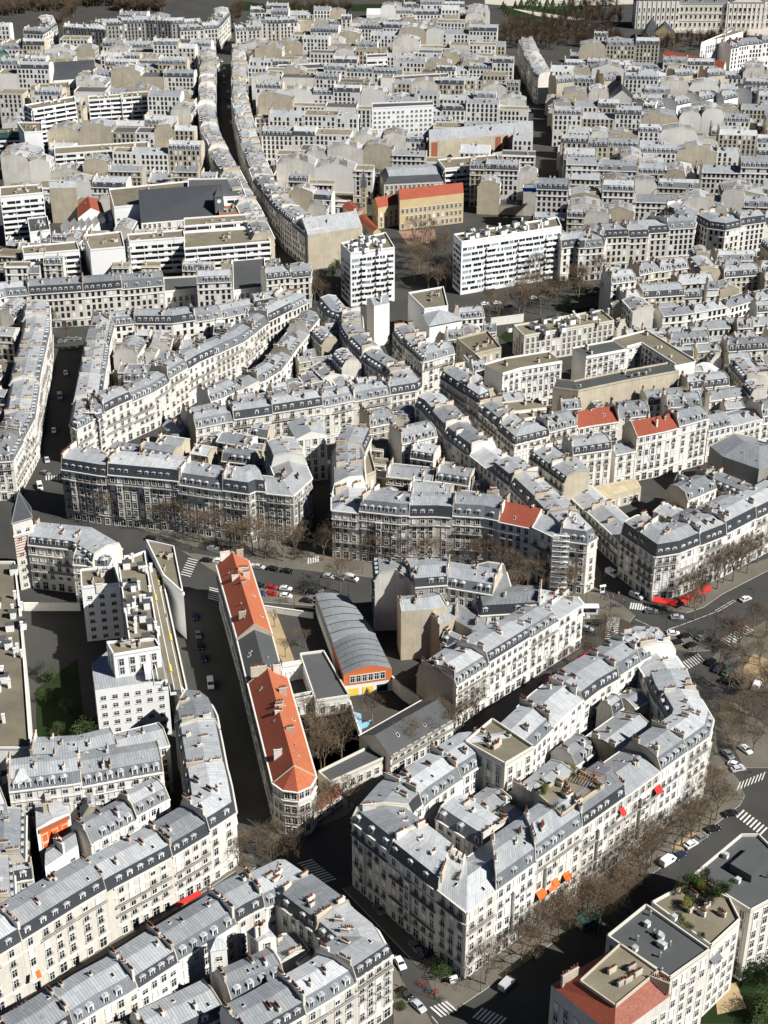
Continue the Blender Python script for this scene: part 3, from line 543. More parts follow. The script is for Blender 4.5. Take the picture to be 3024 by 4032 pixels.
a|2|71||17.6|M|s|103.5 1168.2 103.7 1151.4|116.5 1168.5 116.7 1151.8|2 6|
a|2|71||18.6|M|s|103.7 1151.4 103.7 1149.7 104.6 1131.4|116.7 1151.8 116.7 1150.1 117.6 1132.7|3 6|
a|2|71||18.3|M|s|104.6 1131.4 105.5 1112.8|117.6 1132.7 118.4 1114.9|4 6|
a|2|71||18.4|M|s|105.5 1112.8 106.1 1099.8 108.5 1093.8|118.4 1114.9 119 1102.5 120.6 1098.5|5 6|
a|2|46||20|Z|w|168.2 1002.8 175.7 1000.2|172.4 1015.1 179.9 1012.5|0 1|
a|2|69||19.2|M|W|173.8 1004.2 184.2 1011.9|165.4 1015.4 175.9 1023.1|0 1|blank=1
a|2|69||18.3|M|W|193 1017.1 203.7 1025|184.7 1028.4 195.4 1036.3|0 1|blank=1
a|2|69||18.6|M|W|210.9 1027.7 221.8 1035.8|202.5 1039 213.4 1047|0 1|blank=1
a|2|69||18.5|M|W|226.8 1030.4 237.8 1038.5|218.5 1041.7 229.6 1049.8|0 1|blank=1
a|2|69||18.3|M|W|248.5 1044 259.8 1052.2|240.2 1055.2 251.5 1063.5|0 1|blank=1
a|2|68||18.8|M|b|119.7 1076.1 132 1080.2|115.3 1089.4 127.6 1093.5|0 1|blank=1
a|2|68||18.4|M|b|153.5 1083.7 166 1087.8|149.1 1097 161.6 1101.1|0 1|blank=1
a|2|68||18.9|M|b|179.2 1091.4 191.9 1095.5|174.8 1104.6 187.5 1108.8|0 1|blank=1
a|2|68||19.3|M|b|205 1093.7 217.8 1097.9|200.7 1107 213.5 1111.2|0 1|blank=1
a|2|68||18.4|M|b|228.4 1097.3 241.3 1101.5|224 1110.6 236.9 1114.8|0 1|blank=1
a|2|74||19.5|M|w|261.1 1180.7 267.5 1184.9|253.4 1192.4 260.5 1197.1|0 3|
a|2|74||20.2|M|w|267.5 1184.9 276.9 1191 287.6 1194.3|260.5 1197.1 270.9 1203.8 282.5 1207.4|1 3|
a|2|74||20.8|M|w|287.6 1194.3 299.8 1198|282.5 1207.4 295.7 1211.4|2 3|
a|1|54|-t 23 24|16.2|Z|w|-56.1 757.9 -60.1 776.2|-67.8 755.3 -71.8 773.6|0 24|
a|1|54|-t 22 24|16.2|M|s|-60.1 776.2 -63.8 793.1|-71.8 773.6 -75.5 790.4|1 24|
a|1|54|-t 21 24|16.7|G|w|-63.8 793.1 -66.6 805.8 -68.4 813.2|-75.5 790.4 -78.2 803 -80.1 810.4|2 24|
a|1|54|-t 20 24|16.5|Z|s|-68.4 813.2 -72.6 829.7|-80.1 810.4 -84.3 826.8|3 24|
a|1|54|-t 19 24|17.2|M|w|-72.6 829.7 -77.4 848.5|-84.3 826.8 -89.1 845.6|4 24|
a|1|54|-t 18 24|17.9|G|s|-77.4 848.5 -81.3 864.8|-89.1 845.6 -93 862|5 24|
a|1|54|-t 17 24|17.9|Z|w|-81.3 864.8 -84.7 879.3|-93 862 -96.4 876.5|6 24|
a|1|54|-t 16 24|16.4|M|s|-84.7 879.3 -89.2 898.2|-96.4 876.5 -100.9 895.4|7 24|
a|2|54||17|G|w|-89.2 898.2 -92.2 910.7 -93.8 917.8|-100.9 895.4 -103.9 908 -105.5 915.2|8 24|
a|2|54||17.8|Z|s|-93.8 917.8 -97.5 934.5|-105.5 915.2 -109.3 932.1|9 24|
a|2|54||16.5|M|w|-97.5 934.5 -101.1 950.8|-109.3 932.1 -112.9 948.6|10 24|
a|2|54||17.4|G|s|-101.1 950.8 -103.3 960.3 -104.6 970.1|-112.9 948.6 -115.1 958.2 -116.4 968.1|11 24|
a|2|54||17.3|Z|w|-104.6 970.1 -107.1 988.8|-116.4 968.1 -119 987.1|12 24|
a|2|54||16.8|M|s|-107.1 988.8 -109.4 1005.3|-119 987.1 -121.3 1003.8|13 24|
a|2|54||16.1|G|w|-109.4 1005.3 -111 1017.3 -111.7 1024.8|-121.3 1003.8 -123 1015.9 -123.7 1023.4|14 24|
a|2|54||17.3|Z|s|-111.7 1024.8 -113.2 1040.3|-123.7 1023.4 -125.1 1038.9|15 24|
a|2|54||16.5|M|w|-113.2 1040.3 -114.8 1057.4|-125.1 1038.9 -126.7 1056.1|16 24|
a|2|54||16.8|G|s|-114.8 1057.4 -116.7 1077.4|-126.7 1056.1 -128.6 1076.1|17 24|
a|2|54||17|Z|w|-116.7 1077.4 -118.4 1095.7|-128.6 1076.1 -130.3 1094.5|18 24|
a|2|54||17.8|M|s|-118.4 1095.7 -120.1 1114.1|-130.3 1094.5 -132 1112.9|19 24|
a|2|54||16.4|G|w|-120.1 1114.1 -121.7 1131.6|-132 1112.9 -133.7 1130.4|20 24|
a|2|54||17.1|Z|s|-121.7 1131.6 -123.5 1150.3|-133.7 1130.4 -135.4 1149.1|21 24|
a|2|54||17.4|M|w|-123.5 1150.3 -125.1 1167.7|-135.4 1149.1 -137 1166.5|22 24|
a|2|54||17.4|G|s|-125.1 1167.7 -126.8 1185.9|-137 1166.5 -138.8 1184.8|23 24|
a|2|83||18.4|Z|w|-115.2 1181.3 -113.7 1165|-103.2 1182.4 -101.8 1166|0 18|
a|2|83||18.3|M|s|-113.7 1165 -112.2 1147.2|-101.8 1166 -100.2 1148.3|1 18|
a|2|83||18.4|G|w|-112.2 1147.2 -110.3 1125.8|-100.2 1148.3 -98.4 1126.9|2 18|
a|2|83||18|Z|s|-110.3 1125.8 -109 1110.4|-98.4 1126.9 -97.1 1111.6|3 18|
a|2|83||18.5|M|w|-109 1110.4 -107.3 1091.3|-97.1 1111.6 -95.4 1092.5|4 18|
a|2|83||17.3|G|s|-107.3 1091.3 -105.6 1071.7|-95.4 1092.5 -93.7 1073|5 18|
a|2|83||17.9|Z|w|-105.6 1071.7 -104.1 1053.7|-93.7 1073 -92.1 1055|6 18|
a|2|83||17.7|M|s|-104.1 1053.7 -102.7 1038.4|-92.1 1055 -90.8 1039.7|7 18|
a|2|83||17.2|G|w|-102.7 1038.4 -102.2 1032.7 -100.1 1016.9|-90.8 1039.7 -90.3 1034.1 -88.2 1018.3|8 18|
a|2|83||18.2|Z|s|-100.1 1016.9 -98.1 1002.2|-88.2 1018.3 -86.2 1003.7|9 18|
a|2|83||18.7|M|w|-98.1 1002.2 -95.6 984.3|-86.2 1003.7 -83.8 986|10 18|
a|2|83||18.8|G|s|-95.6 984.3 -93.4 967.5|-83.8 986 -81.5 969.2|11 18|
a|2|83||18.2|Z|w|-93.4 967.5 -91.9 956.6 -90.3 947.3|-81.5 969.2 -80 958.4 -78.5 949.1|12 18|
a|2|83||17.6|M|s|-90.3 947.3 -87.9 932.1|-78.5 949.1 -76 934|13 18|
a|2|83||17.2|G|w|-87.9 932.1 -84.4 910.9|-76 934 -72.6 912.9|14 18|
a|2|83||17.3|Z|s|-84.4 910.9 -81.7 895.7|-72.6 912.9 -69.9 897.7|15 18|
a|1|83|-t 16 18|17.1|M|w|-81.7 895.7 -77.9 875|-69.9 897.7 -66.1 877.1|16 18|
a|1|83|-t 17 18|18.1|G|s|-77.9 875 -75 858.4|-66.1 877.1 -63.2 860.5|17 18|
a|1|18|2 34 0 8|8.2|Z|s|-214 855.1 -4 8.6 9||0 1|
a|1|18|2 34 1 8|12.7|G|w|-204.4 854.5 86 9 10.6||0 1|
a|1|18|2 34 2 8|5.5|G|b|-192.6 853.6 -4 12.7 9||0 1|
a|1|18|2 34 3 8|6.3|F|w|-180.5 852.8 -4 11.5 9||0 1|
a|1|18|2 34 4 8|6.7|F|b|-168 851.9 86 9 13.2||0 1|
a|1|18|2 34 5 8|6.2|M|w|-154.3 851 86 9 14.2||0 1|
a|1|18|1 34 0 1|5.5|Z|b|-134.6 849.6 -4 10.6 9||0 1|
a|1|18|3 34 0 6|8.3|F|s|-208.7 871.3 -4 18.5 14.5||0 1|
a|1|18|3 34 1 6|10|F|w|-192.1 870.2 -4 14.6 14.5||0 1|
a|1|18|3 34 2 6|10.8|M|w|-175.8 869 86 14.5 17.8||0 1|
a|1|18|3 34 3 6|11.4|M|w|-156.9 867.7 -4 19.8 14.5||0 1|
a|1|18|3 34 4 6|7.5|F|w|-138.4 866.4 -4 17.2 14.5||0 1|
a|1|18|3 34 5 6|9.7|G|w|-123.7 865.4 86 14.5 12.1||0 1|
a|1|18|2 34 6 8|10.8|F|s|-110.9 863.1 -4 13.4 11.6||0 1|
a|1|18|2 34 7 8|16.1|Z|w|-99.8 862.3 -4 8.7 11.6||0 1|
a|1|18|5 34 2 8|14.5|G|w|-184.1 883.8 86 10.8 19.3||0 1|
a|1|18|5 34 4 8|19.4|Z|b|-167 882.6 86 10.8 14.9||0 1|
a|1|18|4 34 0 2|16.2|G|b|-149.8 881.4 -4 19.4 10.8||0 1|
a|1|18|4 34 1 2|16.6|G|b|-114.6 879 -4 14.6 10.8||0 1|
a|1|18|5 34 3 8|8.4|Z|w|-159 897.6 -4 12.9 17.2||0 1|
a|1|18|5 34 5 8|7.3|G|w|-145.4 896.6 -4 14.2 17.2||0 1|
a|1|18|5 34 6 8|6.6|G|w|-128.7 895.5 -4 19.1 17.2||0 1|
a|1|18|5 34 7 8|5.9|G|s|-112.6 892.6 86 13.8 13.2||0 1|
a|1|17|1 37 0 2|20.7|Z|b|-47.5 845.1 -6 11.4 7.9||0 1|
a|1|17|1 37 1 2|19.4|F|w|-34.8 843.7 -6 13.8 7.9||0 1|
a|1|17|2 37 0 6|6.1|M|b|-49.1 860.8 -6 16.4 18.6||0 1|
a|1|17|2 37 1 6|7.1|G|b|-34.8 859.3 -6 12.2 18.6||0 1|
a|1|17|2 37 2 6|7.1|F|w|-23.4 856.2 -6 11 14.9||0 1|
a|1|17|2 37 3 6|15.7|Z|b|59.5 852.2 84 11.2 12.6||0 1|
a|1|17|2 37 4 6|5.5|F|w|72.4 850.8 84 11.2 13.2||0 1|
a|1|17|2 37 5 6|14.5|G|w|84.8 849.5 84 11.2 11.6||0 1|
a|1|17|4 37 0 3|21.4|G|w|-50.5 878.4 84 13.1 22.1||0 1|
a|1|17|4 37 1 3|19.4|G|w|-28 876 84 13.1 23||0 1|
a|1|17|3 37 0 4|18.9|F|w|-11.2 872.9 -6 10.7 10.5||0 1|
a|1|17|3 37 1 4|21.8|Z|b|53.8 866.1 -6 8.8 10.5||0 1|
a|1|17|3 37 2 4|22|M|w|67.9 865.9 -6 19 13.1||0 1|
a|1|17|3 37 3 4|20.2|G|w|82.4 863.1 84 10.5 10.3||0 1|
a|1|17|6 37 0 6|8.6|F|w|-56.1 895.8 84 12.5 17.6||0 1|
a|1|17|5 37 0 5|5.7|G|b|-36.4 893.8 84 12.5 21.8||0 1|
a|1|17|5 37 1 5|6.4|Z|b|-18.6 891.9 -6 13.6 12.5||0 1|
a|1|17|5 37 2 5|7.9|M|b|-5.2 889.2 -6 13.4 10||0 1|
a|1|17|5 37 3 5|8.1|Z|b|6.1 891.2 -6 8.4 7.5||0 1|
a|1|17|4 37 2 3|9.3|M|w|81.2 880.2 84 10 13.7||0 1|
a|1|17|6 37 1 6|21.4|Z|b|-3.4 906 84 10.7 17.3||0 1|
a|1|17|6 37 2 6|19|G|w|15.3 904 -6 20.1 10.7||0 1|
a|1|17|6 37 3 6|15|F|w|35.4 901.9 -6 20.1 10.7||0 1|
a|1|17|6 37 4 6|15.1|G|b|51.3 899.2 84 8.6 12||0 1|
a|1|17|6 37 5 6|15.2|G|w|63.8 900.5 84 6.4 12.4||0 1|
a|1|17|5 37 4 5|20.5|F|w|79.7 897.3 -6 19.7 10.7||0 1|
a|1|19|1 36 0 5|6.3|M|w|90.8 795.4 84 8.4 13.6||0 1|
a|1|19|1 36 1 5|16.6|Z|b|102.1 794.3 -6 9.1 8.4||0 1|
a|1|19|1 36 2 5|16.5|M|w|113.4 793.1 84 8.4 13.5||0 1|
a|1|19|1 36 3 5|6.2|M|b|124.5 791.9 84 8.4 8.6||0 1|
a|1|19|2 36 0 5|9.7|M|w|90.1 808.1 -6 17.8 12.2||0 1|
a|1|19|2 36 1 5|17|Z|s|108.6 806.1 84 12.2 19.1||0 1|
a|1|19|2 36 2 5|17.2|G|b|126.3 804.3 84 12.2 16.2||0 1|
a|1|19|1 36 4 5|7.4|Z|s|140 801.6 -6 11.4 9.7||0 1|
a|1|19|3 36 0 5|24.1|M|s|92.2 822.4 -6 17.6 13.8||0 1|
a|1|19|3 36 1 5|18.6|Z|b|109.9 820.5 84 13.8 17.7||0 1|
a|1|19|3 36 2 5|24.4|Z|w|127.6 818.7 -6 17.6 13.8||0 1|
a|1|19|2 36 3 5|18.7|G|w|148.3 816.5 -6 23.8 13.8||0 1|
a|1|19|3 36 3 5|19|G|w|171.2 814.1 84 13.8 22.1||0 1|
a|1|19|3 36 4 5|23.7|M|s|188.3 812.3 84 13.8 12.2||0 1|
a|1|19|2 36 4 5|17.9|Z|b|205.8 810.5 -6 22.7 13.8||0 1|
a|1|19|5 36 0 4|5.5|M|w|100.2 839.1 84 13.1 19.2||0 1|
a|1|19|4 36 0 6|14.5|M|s|119.2 837.1 -6 18.9 13.1||0 1|
a|1|19|4 36 1 6|6.9|Z|w|139.5 834.9 -6 21.7 13.1||0 1|
a|1|19|4 36 2 6|7|Z|s|158.9 832.9 -6 17.2 13.1||0 1|
a|1|19|4 36 3 6|8|Z|w|177.3 831 84 13.1 19.7||0 1|
a|1|19|4 36 4 6|16.2|Z|b|199 828.7 84 13.1 23.7||0 1|
a|1|19|4 36 5 6|5.5|M|w|214.9 825.7 84 10.5 8.5||0 1|
a|1|19|6 36 0 6|20|G|s|114 853.5 -6 17 10.6||0 1|
a|1|19|6 36 1 6|17.4|M|w|130.5 851.8 84 10.6 15.9||0 1|
a|1|19|6 36 2 6|16.5|Z|w|146.4 850.1 84 10.6 15.9||0 1|
a|1|19|5 36 1 4|16.5|Z|b|166 848.1 -6 23.3 10.6||0 1|
a|1|19|5 36 2 4|15.4|Z|b|198.5 844.6 84 10.6 19.5||0 1|
a|1|19|5 36 3 4|14.4|Z|s|215 841.8 -6 13.8 8.4||0 1|
a|1|19|7 36 0 4|5.7|Z|w|113.6 868.1 -6 23 15.4||0 1|
a|1|19|7 36 1 4|6.3|Z|w|136.1 865.7 -6 22 15.4||0 1|
a|1|19|6 36 3 6|7.7|Z|s|156.3 863.6 -6 18.4 15.4||0 1|
a|1|19|7 36 2 4|5.9|G|w|175.7 861.6 84 15.4 20.4||0 1|
a|1|19|6 36 4 6|6.4|Z|s|207.8 858.2 84 15.4 17.8||0 1|
a|1|19|6 36 5 6|6.4|M|b|223.2 855 -6 13.2 12.3||0 1|
a|1|19|8 36 0 5|19.1|G|w|116 887 -6 18.6 14.8||0 1|
a|1|19|8 36 1 5|16.1|Z|w|136.7 884.9 -6 22.8 14.8||0 1|
a|1|19|8 36 2 5|14.8|Z|s|155.8 882.9 -6 15.4 14.8||0 1|
a|1|19|8 36 3 5|14.2|Z|b|169.5 881.4 84 14.8 12.1||0 1|
a|1|19|8 36 4 5|16.7|G|s|195.2 878.7 -6 21.8 14.8||0 1|
a|1|19|7 36 3 4|20.4|Z|w|217.4 876.4 -6 22.7 14.8||0 1|
a|1|19|10 36 0 6|17.2|Z|w|116.6 905.3 -6 19.1 18.7||0 1|
a|1|13|1 3 1 2|17.7|Z|w|-35.4 802.8 80 6 10.5||0 1|
a|1|13|1 3 0 2|5.6|F|w|-32.8 813.2 -10 19 11.4||0 1|
a|1|13|3 3 0 1|20.5|G|b|-44.4 827.5 80 9.6 12.3||0 1|
a|1|13|2 3 0 1|16.6|M|w|-33.1 825.5 -10 10.4 9.6||0 1|
a|1|28|1 1 0 2|7.2|M|w|108.5 782.7 84 11 8.2||0 1|
a|1|28|1 1 1 2|6.8|Z|b|117.5 781.7 -6 9.8 11||0 1|
a|1|9|1 2 0 1|20.4|Z|w|178.3 791.9 84 5 7.4||0 1|
a|1|9|2 2 0 1|7.1|M|b|183.4 844.7 84 11.3 8.4||0 1|
c|1|22|3 6 1 3|10.2|G|w|-178.1 762 -6 20.1 11.8||0 1|
c|1|22|5 6 1 3|9.5|G|b|-121 786.1 -4 22 11.3||0 1|
c|1|22|5 6 0 3|9.7|G|w|-156.4 784.5 -6 19.6 10.6||0 1|
c|1|22|4 6 5 7|10|Z|w|-146.8 771.8 -5 18.9 10.3||0 1|
c|1|22|6 6 1 4|13.2|G|w|-137.1 787.8 87 14.6 9.1||0 1|
c|1|22|6 6 2 4|12|G|b|-97.1 790.8 -6 15.5 9.5||0 1|
c|1|22|2 6 0 2|11.2|F|b|-190.6 749.6 -7 11.5 9.4||0 1|
c|1|22|4 6 6 7|12.8|G|w|-125 776.3 -4 11.1 9.2||0 1|
c|1|22|4 6 3 7|11.8|Z|w|-160.8 768 80 8.8 7.6||0 1|
c|1|22|4 6 0 7|9.4|G|b|-192 770.8 -13 8.3 7.2||0 1|
c|1|22|6 6 3 4|10.8|Z|b|-81.5 791.9 -5 8.5 7.2||0 1|
c|1|22|4 6 2 7|10.6|Z|w|-168.4 773.2 -5 8.8 6.5||0 1|
c|1|22|4 6 4 7|9.8|G|w|-151.2 764.2 88 5.5 4.7||0 1|
c|1|22|3 6 0 3|7.5|G|w|-195.2 759 -9 5.5 5.1||0 1|
c|1|22|2 6 1 2|11.4|F|b|-180.4 751.9 -2 5.3 4.6||0 1|
c|1|22|1 6 0 1|8|G|b|-188.9 739.9 -1 5.6 4.6||0 1|
c|1|22|4 6 1 7|8.9|Z|b|-176.4 770.8 -3 5.3 4.9||0 1|
c|1|22|3 6 2 3|6.6|G|w|-165.1 759.3 -1 5.6 4.7||0 1|
c|1|22|6 6 0 4|11.2|G|w|-134.2 797.3 1 5.2 4.7||0 1|
c|1|22|5 6 2 3|12.5|F|w|-107.1 783.7 -8 4.8 5.2||0 1|
"""
